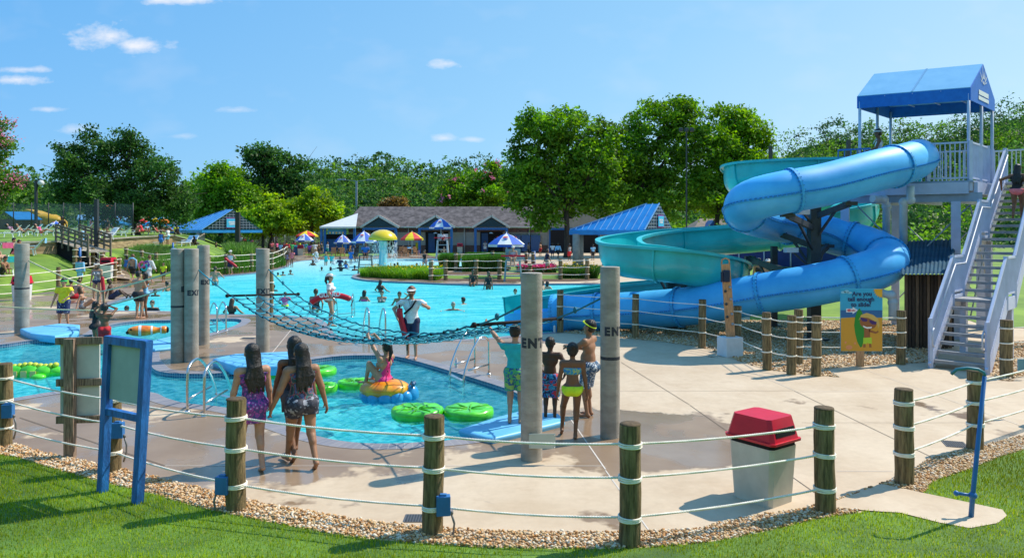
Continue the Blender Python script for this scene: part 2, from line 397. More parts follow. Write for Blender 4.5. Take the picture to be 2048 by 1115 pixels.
def water_mat():
    m=bpy.data.materials.new('pool_water'); m.use_nodes=True; t=m.node_tree; L=t.links.new
    t.nodes.remove(t.nodes['Principled BSDF']); out=t.nodes['Material Output']
    P=nd(t,'ShaderNodeNewGeometry').outputs['Position']; sep=nd(t,'ShaderNodeSeparateXYZ'); L(P,sep.inputs[0])
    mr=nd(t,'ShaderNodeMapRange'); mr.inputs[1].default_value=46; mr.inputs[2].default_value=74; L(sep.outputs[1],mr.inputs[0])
    near=nd(t,'ShaderNodeMapRange'); near.inputs[1].default_value=19; near.inputs[2].default_value=27; L(sep.outputs[1],near.inputs[0])
    n1=nd(t,'ShaderNodeTexNoise',Scale=2.3,Detail=3.0,Distortion=1.4); L(P,n1.inputs['Vector'])
    n2=nd(t,'ShaderNodeTexNoise',Scale=6.5,Detail=3.0,Distortion=.8)
    mp=nd(t,'ShaderNodeMapping'); mp.inputs['Scale'].default_value=(1,.75,1); L(P,mp.inputs[0]); L(mp.outputs[0],n2.inputs['Vector'])
    w=nd(t,'ShaderNodeMath',operation='ADD'); L(n1.outputs[0],w.inputs[0]); L(n2.outputs[0],w.inputs[1])
    wr=nd(t,'ShaderNodeMapRange'); wr.inputs[1].default_value=.82; wr.inputs[2].default_value=1.18; L(w.outputs[0],wr.inputs[0])
    dn=nd(t,'ShaderNodeMix',data_type='RGBA'); dn.inputs[6].default_value=(.05,.58,.69,1); dn.inputs[7].default_value=(.42,.95,.98,1); L(wr.outputs[0],dn.inputs[0])  # noise puts the light and dark of the ripples into the near water tint
    dm=nd(t,'ShaderNodeMix',data_type='RGBA'); dm.inputs[6].default_value=(.03,.66,.80,1); dm.inputs[7].default_value=(.32,.98,.99,1)
    n3=nd(t,'ShaderNodeTexNoise',Scale=1.0,Detail=5.0,Roughness=.65,Distortion=.6); m3=nd(t,'ShaderNodeMapping'); m3.inputs['Scale'].default_value=(.55,1.5,1); L(P,m3.inputs[0]); L(m3.outputs[0],n3.inputs['Vector'])
    w3=nd(t,'ShaderNodeMapRange'); w3.inputs[1].default_value=.34; w3.inputs[2].default_value=.66; L(n3.outputs[0],w3.inputs[0]); L(w3.outputs[0],dm.inputs[0])  # lighter and darker ripple streaks painted into the main pool colour
    d0=nd(t,'ShaderNodeMix',data_type='RGBA'); L(near.outputs[0],d0.inputs[0]); L(dn.outputs[2],d0.inputs[6]); L(dm.outputs[2],d0.inputs[7])
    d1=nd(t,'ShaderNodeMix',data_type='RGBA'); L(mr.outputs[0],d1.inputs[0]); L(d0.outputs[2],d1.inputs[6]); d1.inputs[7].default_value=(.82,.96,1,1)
    tr=nd(t,'ShaderNodeBsdfTransparent'); L(d1.outputs[2],tr.inputs[0])
    gl=nd(t,'ShaderNodeBsdfGlossy',Roughness=.06); bp=nd(t,'ShaderNodeBump',Strength=.55,Distance=.16)
    hs=nd(t,'ShaderNodeMath',operation='MULTIPLY_ADD'); hs.inputs[1].default_value=.45; L(n2.outputs[0],hs.inputs[0]); L(n1.outputs[0],hs.inputs[2])
    L(hs.outputs[0],bp.inputs['Height']); L(bp.outputs[0],gl.inputs['Normal'])
    lw=nd(t,'ShaderNodeFresnel',IOR=1.28); L(bp.outputs[0],lw.inputs['Normal'])
    cl=nd(t,'ShaderNodeMath',operation='MINIMUM'); cl.inputs[1].default_value=.24; L(lw.outputs[0],cl.inputs[0])
    sc=nd(t,'ShaderNodeBsdfDiffuse'); sm=nd(t,'ShaderNodeMix',data_type='RGBA',blend_type='MULTIPLY'); sm.inputs[0].default_value=1; L(d1.outputs[2],sm.inputs[6]); sm.inputs[7].default_value=(.55,.86,.86,1); L(sm.outputs[2],sc.inputs[0]); L(bp.outputs[0],sc.inputs['Normal'])
    m0=nd(t,'ShaderNodeMixShader'); fo=nd(t,'ShaderNodeMapRange'); fo.inputs[3].default_value=.22; fo.inputs[4].default_value=.80; L(near.outputs[0],fo.inputs[0]); L(fo.outputs[0],m0.inputs[0]); L(tr.outputs[0],m0.inputs[1]); L(sc.outputs[0],m0.inputs[2])
    mx=nd(t,'ShaderNodeMixShader'); L(cl.outputs[0],mx.inputs[0]); L(m0.outputs[0],mx.inputs[1]); L(gl.outputs[0],mx.inputs[2]); L(mx.outputs[0],out.inputs[0])
    return m
WATER=water_mat()
# ------------------------------------------------------------------ outlines surveyed from the photograph (deck level)
def outl(px,n=4,closed=True): return [(p.x,p.y) for p in catmull([G(u,v) for u,v in px],n,closed)]
NEARP=outl([(-250,700),(-100,692),(0,689),(60,681),(130,677),(185,668),(205,656),(235,647),(290,641),(345,640),(420,638),(470,637),(484,641),(472,650),(452,657),(425,665),(385,675),(345,683),(315,690),(298,700),(293,715),(302,730),(323,743),(392,747),(443,745),(500,738),(560,729),(612,720),(684,711),(760,710),(797,713),(850,726),(940,753),(1000,772),(1031,784),(1055,800),(1060,822),(1040,850),(985,868),(917,878),(846,884),(759,887),(684,882),(616,867),(537,840),(480,821),(430,812),(370,806),(332,796),(300,784),(200,777),(115,782),(0,800),(-120,812),(-250,820)])
MAINP=outl([(213,612),(225,605),(270,590),(300,581),(345,573),(430,553),(510,545),(555,538),(578,530),(592,523),(640,519),(760,517),(900,517),(965,519),(950,526),(930,534),(918,540),(860,542),(780,541),(735,543),(712,548),(704,553),(716,557),(750,561),(850,565),(900,567),(1010,568),(1100,567),(1190,567),(1290,570),(1310,580),(1290,605),(1230,640),(1130,661),(1085,665),(967,676),(903,679),(820,681),(760,681),(705,679),(674,670),(661,658),(650,644),(625,635),(540,629),(420,628),(345,622),(260,621),(225,619)])
ETOP=[(-500,850),(-250,870),(0,883),(23,885),(90,905),(185,924),(240,936),(342,961),(448,987),(502,1000),(620,1022),(742,1041),(888,1055),(1084,1063),(1303,1061),(1400,1055),(1473,1036),(1560,1024),(1633,1010),(1760,968),(1827,938),(1864,914),(1960,892),(2048,871),(2250,838),(2500,815)]
EBOT=[(-500,872),(-250,893),(0,909),(83,930),(203,963),(300,985),(383,1010),(520,1040),(546,1044),(693,1071),(888,1089),(1035,1095),(1230,1096),(1400,1085),(1529,1062),(1640,1036),(1740,1020),(1845,985),(1864,964),(1938,938),(2048,899),(2250,862),(2500,835)]
TOPE=outl(ETOP,3,False); BOTE=outl(EBOT,3,False)
PATHP=[(p.x,p.y) for p in [G(*q) for q in [(1640,1012),(1700,992),(1762,968),(1845,986),(1940,1006),(2005,1020),(2014,1032),(1995,1047),(1940,1057),(1880,1046),(1800,1026),(1735,1022)]]]
def gh(x,y): return max(0.0,(7.35-y))**1.25*.15 if y<7.35 else 0.0   # the bank the photographer stands on
DECKO=[TOPE[0]]+TOPE[1:]+[(60,30),(75,135),(-75,135),(-60,30)]
sheet('pool_deck',DECKO,[NEARP,MAINP],DECK,0.0)
sheet('ground',[(-3000,-200),(3000,-200),(3000,3000),(-3000,3000)],[[BOTE[0],*BOTE[1:],(62,29),(77,137),(-77,137),(-62,29)],[( -60,-40),(60,-40),(BOTE[-1][0]-.01,BOTE[-1][1]-.3),(BOTE[0][0]+.01,BOTE[0][1]-.3)]][:1],GRASSFAR,-.25)
sheet('gravel_bed',TOPE+BOTE[::-1],[],GRAV,0.0)
LAWNO=BOTE+[(40,-30),(-40,-30)]
sheet('lawn',LAWNO,[],GRASS,gh,1.2)
sheet('path',PATHP,[],DECK,.012)
def smoothstep(a,b,x):
    t=min(1,max(0,(x-a)/(b-a))); return t*t*(3-2*t)
def floor_main(x,y): return -.13-1.05*(1-smoothstep(40,72,y))
sheet('pool_floor',NEARP,[],PLASTER,-1.0)
sheet('pool_floor',MAINP,[],PLASTER,floor_main,2.2)
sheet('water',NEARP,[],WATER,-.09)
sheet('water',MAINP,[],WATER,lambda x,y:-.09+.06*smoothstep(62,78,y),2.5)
def offset_loop(loop,d):
    n=len(loop); out=[]
    for i in range(n):
        a=Vector(loop[i-1]); b=Vector(loop[(i+1)%n]); t=(b-a).normalized(); out.append(Vector(loop[i])+Vector((t.y,-t.x))*d)
    return out
def area(l): return sum(l[i-1][0]*l[i][1]-l[i][0]*l[i-1][1] for i in range(len(l)))/2
def band(name,loop,pa,pb,mat):
    "ring of quads between two offsets (d,z) of a closed outline, uv in metres along and across"
    s=1 if area(loop)>0 else -1
    A=offset_loop(loop,pa[0]*s); B=offset_loop(loop,pb[0]*s); n=len(loop)
    me=bpy.data.meshes.new(name)
    vs=[(a.x,a.y,pa[1]) for a in A]+[(b.x,b.y,pb[1]) for b in B]
    fs=[(i,(i+1)%n,n+(i+1)%n,n+i) for i in range(n)]
    me.from_pydata(vs,[],fs); uv=me.uv_layers.new(name='UVMap'); L=[0]
    for i in range(n): L.append(L[-1]+(Vector(loop[(i+1)%n])-Vector(loop[i])).length)
    w=(Vector((pa[0],pa[1]))-Vector((pb[0],pb[1]))).length
    for i in range(n):
        for k,c in enumerate(((L[i],0),(L[i+1],0),(L[i+1],w),(L[i],w))): uv.data[i*4+k].uv=c
    me.materials.append(mat); tag(mesh_obj(name,me),kind='structure')
for lp in (NEARP,MAINP):
    band('pool_coping',lp,(-.012,.005),(.29,.005),COPING)
    band('pool_tile_band',lp,(-.004,.005),(-.004,-.16),TILE)
    band('pool_wall',lp,(0,-.155),(0,-1.2),POOLWALL)
# joints in the concrete
def strip(name,pts,w,mat,z=.004):
    mb=MB(); P=[Vector(p) for p in pts]
    for a,b in zip(P,P[1:]):
        d=(b-a).normalized(); n=Vector((-d.y,d.x,0))*w/2; up=Vector((0,0,z))
        mb.quad(a-n+up,b-n+up,b+n+up,a+n+up)
    return tag(mb.build(name,mat),kind='structure')
for i,(a,b,w,mt) in enumerate([((330,931),(1206,931),.014,JOINT),((1138,833),(1211,938),.02,JOINT),((1211,940),(1298,1060),.016,JOINT),((1380,810),(1630,985),.012,DARKJ),((1478,733),(1588,780),.012,JOINT),((1588,781),(1860,912),.012,DARKJ),((1222,782),(1586,781),.010,DARKJ),((1590,783),(1836,781),.012,JOINT),((1603,845),(1936,845),.008,DARKJ),((1674,942),(1786,942),.012,JOINT),((1711,732),(2048,853),.012,JOINT),((1242,724),(1379,809),.012,DARKJ),((585,700),(490,735),.02,JOINT),((0,652),(345,634),.02,JOINT),((40,835),(330,931),.015,DARKJ),((590,650),(545,705),.02,JOINT),((1040,700),(1050,790),.012,JOINT)]):
    strip('deck_joint',[G(*a),G(*b)],w,mt,.0035+.0004*i)
# loose stones of the gravel beds
def stones(name,poly,n,smin,smax,excl,label,zz=0.0,avoid=None):
    bm=bmesh.new(); bmesh.ops.create_icosphere(bm,subdivisions=1,radius=1); bm.verts.ensure_lookup_table()
    bv=np.array([v.co[:] for v in bm.verts]); bf=np.array([[v.index for v in f.verts] for f in bm.faces]); bm.free()
    xs=[p[0] for p in poly]; ys=[p[1] for p in poly]; P=[]
    X=NR.uniform(min(xs),max(xs),n*40); Y=NR.uniform(min(ys),max(ys),n*40)
    k=inpoly(poly,X,Y)
    for e in excl: k&=~inpoly(e,X,Y)
    X=X[k][:n]; Y=Y[k][:n]; n=len(X)
    s=NR.uniform(smin,smax,n)*NR.choice([.7,1,1.25],n); ax=NR.uniform(.7,1.3,(n,3)); ax[:,2]*=.72
    jit=NR.uniform(.78,1.18,(n,len(bv),1)); a=NR.uniform(0,6.28,n)
    V=bv[None]*jit*ax[:,None,:]*s[:,None,None]
    ca,sa=np.cos(a)[:,None],np.sin(a)[:,None]
    V=np.stack([V[...,0]*ca-V[...,1]*sa,V[...,0]*sa+V[...,1]*ca,V[...,2]],-1)
    V[...,0]+=X[:,None]; V[...,1]+=Y[:,None]; V[...,2]+=(zz+s*.3+NR.uniform(0,.012,n))[:,None]
    Fc=(bf[None]+(np.arange(n)*len(bv))[:,None,None]).reshape(-1,3)
    m=bpy.data.materials.get('river_stones')
    if not m:
        m=bpy.data.materials.new('river_stones'); m.use_nodes=True; t=m.node_tree; b=t.nodes['Principled BSDF']
        g=nd(t,'ShaderNodeNewGeometry'); r=nd(t,'ShaderNodeValToRGB'); e=r.color_ramp.elements
        cols=[(.64,.50,.36),(.60,.36,.16),(.48,.23,.07),(.66,.49,.31),(.34,.17,.065),(.62,.42,.21),(.74,.64,.50),(.55,.29,.10)]
        e[0].color=c4(cols[0]); e[1].color=c4(cols[-1]); e[1].position=.95
        for i in range(1,len(cols)-1): x=e.new(i/len(cols)); x.color=c4(cols[i])
        r.color_ramp.interpolation='CONSTANT'
        n=nd(t,'ShaderNodeTexNoise',Scale=1.1,Detail=2.0); t.links.new(g.outputs['Position'],n.inputs['Vector'])
        ad=nd(t,'ShaderNodeMath',operation='MULTIPLY_ADD'); ad.inputs[1].default_value=.75; t.links.new(g.outputs['Random Per Island'],ad.inputs[0])
        mr=nd(t,'ShaderNodeMapRange'); mr.inputs[1].default_value=.35; mr.inputs[2].default_value=.65; mr.inputs[3].default_value=0; mr.inputs[4].default_value=.25
        t.links.new(n.outputs[0],mr.inputs[0]); t.links.new(mr.outputs[0],ad.inputs[2]); t.links.new(ad.outputs[0],r.inputs[0]); t.links.new(r.outputs[0],b.inputs['Base Color']); b.inputs['Roughness'].default_value=.7
    o=mesh_obj(name,np_mesh(name,V.reshape(-1,3),Fc,m,smooth=True)); tag(o,label,'gravel',kind='stuff')
stones('gravel_stones',TOPE+BOTE[::-1],26000,.008,.020,[PATHP],'tan, white and orange river stones edging the concrete deck')
SLBED=[(p.x,p.y) for p in [G(*q) for q in [(1118,664),(1242,675),(1332,684),(1400,694),(1440,706),(1478,722),(1529,738),(1611,749),(1680,754),(1650,738),(1714,731),(1815,727),(1860,724),(1870,660),(1800,640),(1500,640),(1300,650)]]]
sheet('gravel_bed',SLBED,[],GRAV,.006)
stones('gravel_stones',SLBED,17000,.014,.027,[],'tan gravel spread under the tube slide and tower',.006)
RBED=[(p.x,p.y) for p in [G(*q) for q in [(1965,745),(2010,760),(2048,752),(2200,740),(2200,690),(1990,680)]]]
sheet('gravel_bed',RBED,[],GRAV,.005)
stones('gravel_stones',RBED,4500,.013,.025,[],'tan gravel strip beside the stair foot',.005)
# grass blades on the bank in front
def blades(name,poly,n,h0,h1,w,mat,excl,zf,label,lean=.35,cat='grass'):
    xs=[p[0] for p in poly]; ys=[p[1] for p in poly]
    X=NR.uniform(min(xs),max(xs),n); Y=NR.uniform(min(ys),max(ys),n); k=inpoly(poly,X,Y)
    for e in excl: k&=~inpoly(e,X,Y)
    X=X[k];Y=Y[k];n=len(X)
    Z=np.vectorize(zf)(X,Y) if callable(zf) else np.full(n,float(zf))
    a=NR.uniform(0,6.28,n); h=NR.uniform(h0,h1,n); b=NR.uniform(0,6.28,n); l=NR.uniform(0,lean,n)*h
    dx,dy=np.cos(a)*w*NR.uniform(.7,1.3,n),np.sin(a)*w*NR.uniform(.7,1.3,n)
    B=np.c_[X,Y,Z-.006]
    p0=B+np.c_[-dx,-dy,np.zeros(n)]; p1=B+np.c_[dx,dy,np.zeros(n)]
    md=B+np.c_[np.cos(b)*l*.35,np.sin(b)*l*.35,h*.6]; p2=md+np.c_[dx,dy,0*h]*.75; p3=md-np.c_[dx,dy,0*h]*.75
    tp=B+np.c_[np.cos(b)*l,np.sin(b)*l,h]
    V=np.stack([p0,p1,p2,p3,tp],1).reshape(-1,3); i=np.arange(n)*5
    Fc=np.concatenate([np.c_[i,i+1,i+2],np.c_[i,i+2,i+3],np.c_[i+3,i+2,i+4]])
    o=mesh_obj(name,np_mesh(name,V,Fc,mat)); return tag(o,label,cat,kind='stuff')
BLADE=leafmat('grass_blade',(.10,.17,.005),(.40,.50,.025),.45,(.52,.46,.14),.05)
vis=BOTE+[(12,5.4),(-12,5.4)]
vis=[p for p in BOTE if abs(p[0])<11.5]+[(10.5,5.6),(-9,5.6)]
blades('grass',vis,420000,.022,.052,.0034,BLADE,[PATHP],gh,'short green lawn grass on the bank in front of the fence')
# the lawns that climb behind the pools: lofted between surveyed lines
def loft(name,A,B,rows,mat,bulge=0.0):
    n=len(A); V=[]
    for r in range(rows+1):
        t=r/rows
        for a,b in zip(A,B): p=Vector(a).lerp(Vector(b),t); p.z+=bulge*math.sin(math.pi*t); V.append(p)
    fs=[(r*n+i,r*n+i+1,(r+1)*n+i+1,(r+1)*n+i) for r in range(rows) for i in range(n-1)]
    me=np_mesh(name,V,fs,mat,smooth=True); return tag(mesh_obj(name,me),kind='structure')
def lin(pts,u):
    "piecewise linear interpolation of tuples keyed by their first entry"
    if u<=pts[0][0]: return pts[0][1:]
    for a,b in zip(pts,pts[1:]):
        if u<=b[0]:
            t=(u-a[0])/(b[0]-a[0]); return tuple(x+(y-x)*t for x,y in zip(a[1:],b[1:]))
    return pts[-1][1:]
LN=[(-700,640),(-300,618),(0,596),(27,592),(60,588),(121,580),(165,573),(215,566),(240,556),(344,552),(405,548),(440,530),(490,512)]
WB=[(-700,516,43,.63),(-300,513,43.5,.63),(0,509,44,.63),(110,507,47,.68),(200,499,58,.72),(275,494,68,.85),(345,488,74,.80),(400,489,76,.05),(440,503,80,0),(490,509,92,0)]
US=list(range(-700,160,17))+list(range(160,491,5))
def Lnear(u): return G(u,lin(LN,u)[0],.008)
def Lwall(u): v,Y,h=lin(WB,u); return Q(u,v,Y)
def Lwtop(u): v,Y,h=lin(WB,u); return Q(u,v,Y)+Vector((0,0,h))
BK=[(-700,452,122),(0,453,122),(200,455,122),(300,459,122),(405,472,122),(440,486,122),(490,498.4,122)]
def Lback(u): v,Y=lin(BK,u); return Q(u,v,Y)
loft('lawn',[Lnear(u) for u in US],[Lwall(u) for u in US],10,GRASSFAR,.12)
loft('lawn',[Lwtop(u)+Vector((0,.25,-.03)) for u in US],[Lback(u) for u in US],8,GRASSFAR)
def lawn_z(x,y):
    "height of the left lawns at a spot"
    u=1024+F*x/y; a,b,c,d=Lnear(u),Lwall(u),Lwtop(u),Lback(u)
    if y<a.y: return 0
    if y<b.y: t=(y-a.y)/(b.y-a.y); return a.z+(b.z-a.z)*t+.12*math.sin(math.pi*t)
    t=(y-c.y)/(d.y-c.y); return c.z+(d.z-c.z)*t
UR=list(range(1500,2701,40))
loft('lawn',[G(u,640 if u<1960 else 655,.012) for u in UR],[Q(u,505,58) for u in UR],8,GRASSFAR)
loft('lawn',[Q(u,505,58) for u in UR],[Q(u,470,120) for u in UR],4,GRASSFAR)
def patch(pts,z=.01,n=4,mat=GRASSFAR,name='lawn'): return sheet(name,outl(pts,n),[],mat,z)
patch([(610,508),(640,505.5),(690,505),(740,506),(768,508),(745,511.5),(690,512.5),(630,512)])
patch([(855,507),(885,505),(912,507),(905,512),(870,513)])
ISL=outl([(713,551),(735,546),(800,544.5),(900,545.5),(1010,546),(1190,546),(1190,561),(1010,562.5),(900,561.5),(850,560),(750,556.5),(722,554)],3)
sheet('planting_bed',ISL,[],SOIL,.012)
patch([(858,552),(960,550),(1100,549),(1200,549),(1200,557),(1010,557.5),(900,557)],.016)
patch([(1012,533),(1140,532),(1150,544),(1010,544)],.012)
patch([(905,533),(1010,531),(1010,543),(905,541)],.012,3,SOIL,'planting_bed')
# bed of tall plants left of the main pool
LBED=outl([(415,549),(510,543.5),(552,536.5),(574,529.5),(566,523),(540,519),(480,521),(420,526)],3)
sheet('planting_bed',LBED,[],SOIL,.012)
def GL(u,v,lo=30.,hi=121.):
    "spot on the left lawns seen along a photo direction"
    Y=lo
    while Y<hi:
        x=(u-1024)/F*Y
        if HC-(v-HV)/F*Y<=lawn_z(x,Y): return Vector((x,Y,lawn_z(x,Y)))
        Y+=.1
    return Vector(((u-1024)/F*hi,hi,lawn_z((u-1024)/F*hi,hi)))
def on_lawn(name,pts,mat,dz=.03,label=None):
    A=catmull([(u,v,0) for u,v in pts[0::2]],5,False); B=catmull([(u,v,0) for u,v in pts[1::2]],5,False); V=[]
    for a,b in zip(A,B): V+=[GL(a.x,a.y)+Vector((0,0,dz)),GL(b.x,b.y)+Vector((0,0,dz))]
    n=len(V)//2
    mb=MB()
    for k in range(n-1): mb.quad(V[2*k],V[2*k+1],V[2*k+3],V[2*k+2])
    return tag(mb.build(name,mat),label,kind='structure')
on_lawn('path',[(229,560),(262,561),(205,546),(258,549),(180,536),(240,538),(165,526),(212,525),(158,515),(185,513)],DECK,.09)
# ------------------------------------------------------------------ people: one smooth surface grown from a posed skeleton
def smin(a,b,k):
    h=np.clip(.5+.5*(b-a)/k,0,1); return b+(a-b)*h-k*h*(1-h)
class Field:
    def __init__(s,lo,hi,h):
        s.lo=np.array(lo,float); s.h=h; s.n=np.maximum(4,np.ceil((np.array(hi)-s.lo)/h).astype(int)+1)
        s.d=np.full(s.n,.25); s.ax=[s.lo[i]+h*np.arange(s.n[i]) for i in range(3)]
    def sl(s,lo,hi):
        a=np.clip(((np.array(lo)-s.lo)/s.h).astype(int)-1,0,s.n-1); b=np.clip(((np.array(hi)-s.lo)/s.h).astype(int)+3,1,s.n)
        return tuple(slice(int(x),int(max(y,x+1))) for x,y in zip(a,b))
    def grid(s,q): return np.meshgrid(*[s.ax[i][q[i]] for i in range(3)],indexing='ij')
    def cone(s,a,b,ra,rb,k=.03,sq=None,sub=False):
        "smooth union of a tapered capsule; sq=(dir,factor) flattens it along dir"
        a=np.array(a,float); b=np.array(b,float); m=max(ra,rb)*(1.3 if sq is None else 1.9)+k+2*s.h
        q=s.sl(np.minimum(a,b)-m,np.maximum(a,b)+m); X,Y,Z=s.grid(q)
        P=np.stack([X-a[0],Y-a[1],Z-a[2]],-1); ba=b-a; L=max(1e-9,ba@ba)
        t=np.clip(P@ba/L,0,1); D=P-t[...,None]*ba
        if sq is not None:
            n=np.array(sq[0],float); n/=np.linalg.norm(n); c=D@n; D=D+c[...,None]*n*(sq[1]-1)
        d=np.sqrt((D*D).sum(-1))-(ra+(rb-ra)*t)
        if sub: s.d[q]=np.maximum(s.d[q],-d)
        else: s.d[q]=smin(s.d[q],d,k)
    def plane(s,p,n):
        "keep the side of the plane that n points away from"
        X,Y,Z=np.meshgrid(*s.ax,indexing='ij'); n=np.array(n,float)
        s.d=np.maximum(s.d,(X-p[0])*n[0]+(Y-p[1])*n[1]+(Z-p[2])*n[2])
    def mesh(s):
        d=s.d; ins=d<0
        nx,ny,nz=d.shape
        acc=np.zeros((nx-1,ny-1,nz-1,3)); cnt=np.zeros((nx-1,ny-1,nz-1))
        for ax in range(3):
            sa=[slice(None)]*3; sb=[slice(None)]*3; sa[ax]=slice(0,-1); sb[ax]=slice(1,None)
            A=d[tuple(sa)]; B=d[tuple(sb)]; cr=(A<0)!=(B<0)
            t=np.where(cr,A/np.where(cr,A-B,1),0)
            o=[i for i in range(3) if i!=ax]
            for i in (0,1):
                for j in (0,1):
                    q=[slice(None)]*3; q[o[0]]=slice(i,i+d.shape[o[0]]-1); q[o[1]]=slice(j,j+d.shape[o[1]]-1)
                    c=cr[tuple(q)]; cnt+=c
                    acc[...,ax]+=np.where(c,t[tuple(q)],0); acc[...,o[0]]+=c*i; acc[...,o[1]]+=c*j
        act=cnt>0; idx=np.full(act.shape,-1); idx[act]=np.arange(act.sum())
        I=np.argwhere(act); V=s.lo+(I+acc[act]/cnt[act][:,None])*s.h
        Fs=[]
        for ax in range(3):
            o=[i for i in range(3) if i!=ax]
            sa=[slice(1,-1)]*3; sb=[slice(1,-1)]*3; sa[ax]=slice(0,-1); sb[ax]=slice(1,None)
            A=ins[tuple(sa)]; B=ins[tuple(sb)]; E=np.argwhere(A!=B)
            if len(E)==0: continue
            fl=A[tuple(E.T)]
            base=E.copy(); base[:,o[0]]+=1; base[:,o[1]]+=1
            def at(i,j):
                p=base.copy(); p[:,o[0]]-=i; p[:,o[1]]-=j; return idx[tuple(p.T)]
            q=np.stack([at(1,1),at(0,1),at(0,0),at(1,0)],1)
            if ax==1: fl=~fl
            q[~fl]=q[~fl][:,::-1]; Fs.append(q)
        return V,(np.concatenate(Fs) if Fs else np.zeros((0,4),int))
def v3(*a): return np.array(a,float)
def nrm(a): return a/max(1e-9,np.linalg.norm(a))
def ik(a,t,l1,l2,hint):
    d=t-a; L=np.linalg.norm(d); n=d/max(L,1e-9); L=min(max(L,abs(l1-l2)+.01),.998*(l1+l2))
    x=(l1*l1-l2*l2+L*L)/(2*L); h=math.sqrt(max(0,l1*l1-x*x)); p=nrm(hint-n*(hint@n)); return a+n*x+p*h, a+n*L
SKIN={}
def skin(k):
    c={'fair':(.60,.36,.25),'light':(.48,.26,.165),'tan':(.34,.17,.095),'brown':(.20,.092,.048),'dark':(.085,.038,.022)}[k]
    return M('skin_'+k,c,.5,.10,9,spec=.4,bump=.08,bs=60)
HAIRM={'black':M('hair_black',(.007,.006,.006),.36,.4,22,(.017,.012,.010),.5,26,stretch=(7,7,.5)),'brown':M('hair_brown',(.06,.032,.016),.45,.3,40,stretch=(6,6,.6)),'red':M('hair_auburn',(.15,.055,.02),.45,.3,40),'blond':M('hair_blond',(.35,.22,.09),.45,.3,40),'grey':M('hair_grey',(.3,.28,.26),.5)}
def solid(name,c,r=.75): return M('cloth_'+name,c,r,.12,11,bump=.45,bs=16)
CL=dict(white=(.75,.75,.76),black=(.016,.016,.02),navy=(.018,.025,.075),red=(.55,.015,.025),pink=(.80,.12,.30),neon=(.62,.85,.02),teal=(.02,.48,.50),blue=(.03,.17,.55),lblue=(.22,.52,.80),yellow=(.82,.72,.02),orange=(.8,.22,.03),purple=(.20,.06,.36),grey=(.35,.36,.38),coral=(.85,.20,.22),green=(.06,.42,.10),brown=(.16,.09,.05),khaki=(.42,.36,.26),dgrey=(.06,.06,.065))
PATS={'paisley':lambda:pat('cloth_paisley',[(.72,.62,.80),(.15,.05,.30),(.38,.06,.32),(.06,.05,.20)],'voronoi',26),
 'tropic':lambda:pat('cloth_tropic',[(.02,.05,.07),(.03,.20,.20),(.35,.06,.10),(.02,.03,.05),(.10,.12,.28)],'noise',16),
 'palm':lambda:pat('cloth_palm',[(.30,.31,.37),(.03,.035,.055),(.02,.022,.04),(.05,.055,.08)],'noise',15),
 'pinkblack':lambda:pat('cloth_pinkblack',[(.02,.01,.015),(.75,.03,.22),(.75,.03,.22)],'voronoi',9),
 'redblue':lambda:pat('cloth_redblue',[(.5,.02,.03),(.02,.12,.40),(.01,.02,.05),(.03,.30,.50),(.55,.04,.04)],'noise',9),
 'wave':lambda:pat('cloth_wave',[(.55,.60,.68),(.03,.06,.14),(.05,.16,.30),(.02,.03,.06),(.5,.55,.6)],'noise',15),
 'bandana':lambda:pat('cloth_bandana',[(.02,.22,.50),(.02,.25,.55),(.40,.50,.10),(.03,.3,.5)],'noise',18),
 'dots':lambda:pat('cloth_dots',[(.45,.50,.60),(.02,.035,.12),(.02,.035,.12)],'voronoi',17),
 'mono':lambda:pat('cloth_mono',[(.5,.5,.52),(.02,.02,.03),(.45,.46,.5)],'noise',14),
 'aqua':lambda:pat('cloth_aqua',[(.02,.20,.35),(.10,.45,.10),(.02,.1,.25),(.3,.5,.1)],'noise',10),
 'plum':lambda:pat('cloth_plum',[(.5,.45,.5),(.12,.03,.12),(.35,.1,.2)],'noise',14)}
def cloth(c):
    if c in PATS: return PATS[c]()
    return solid(c,CL[c])
POSES={}
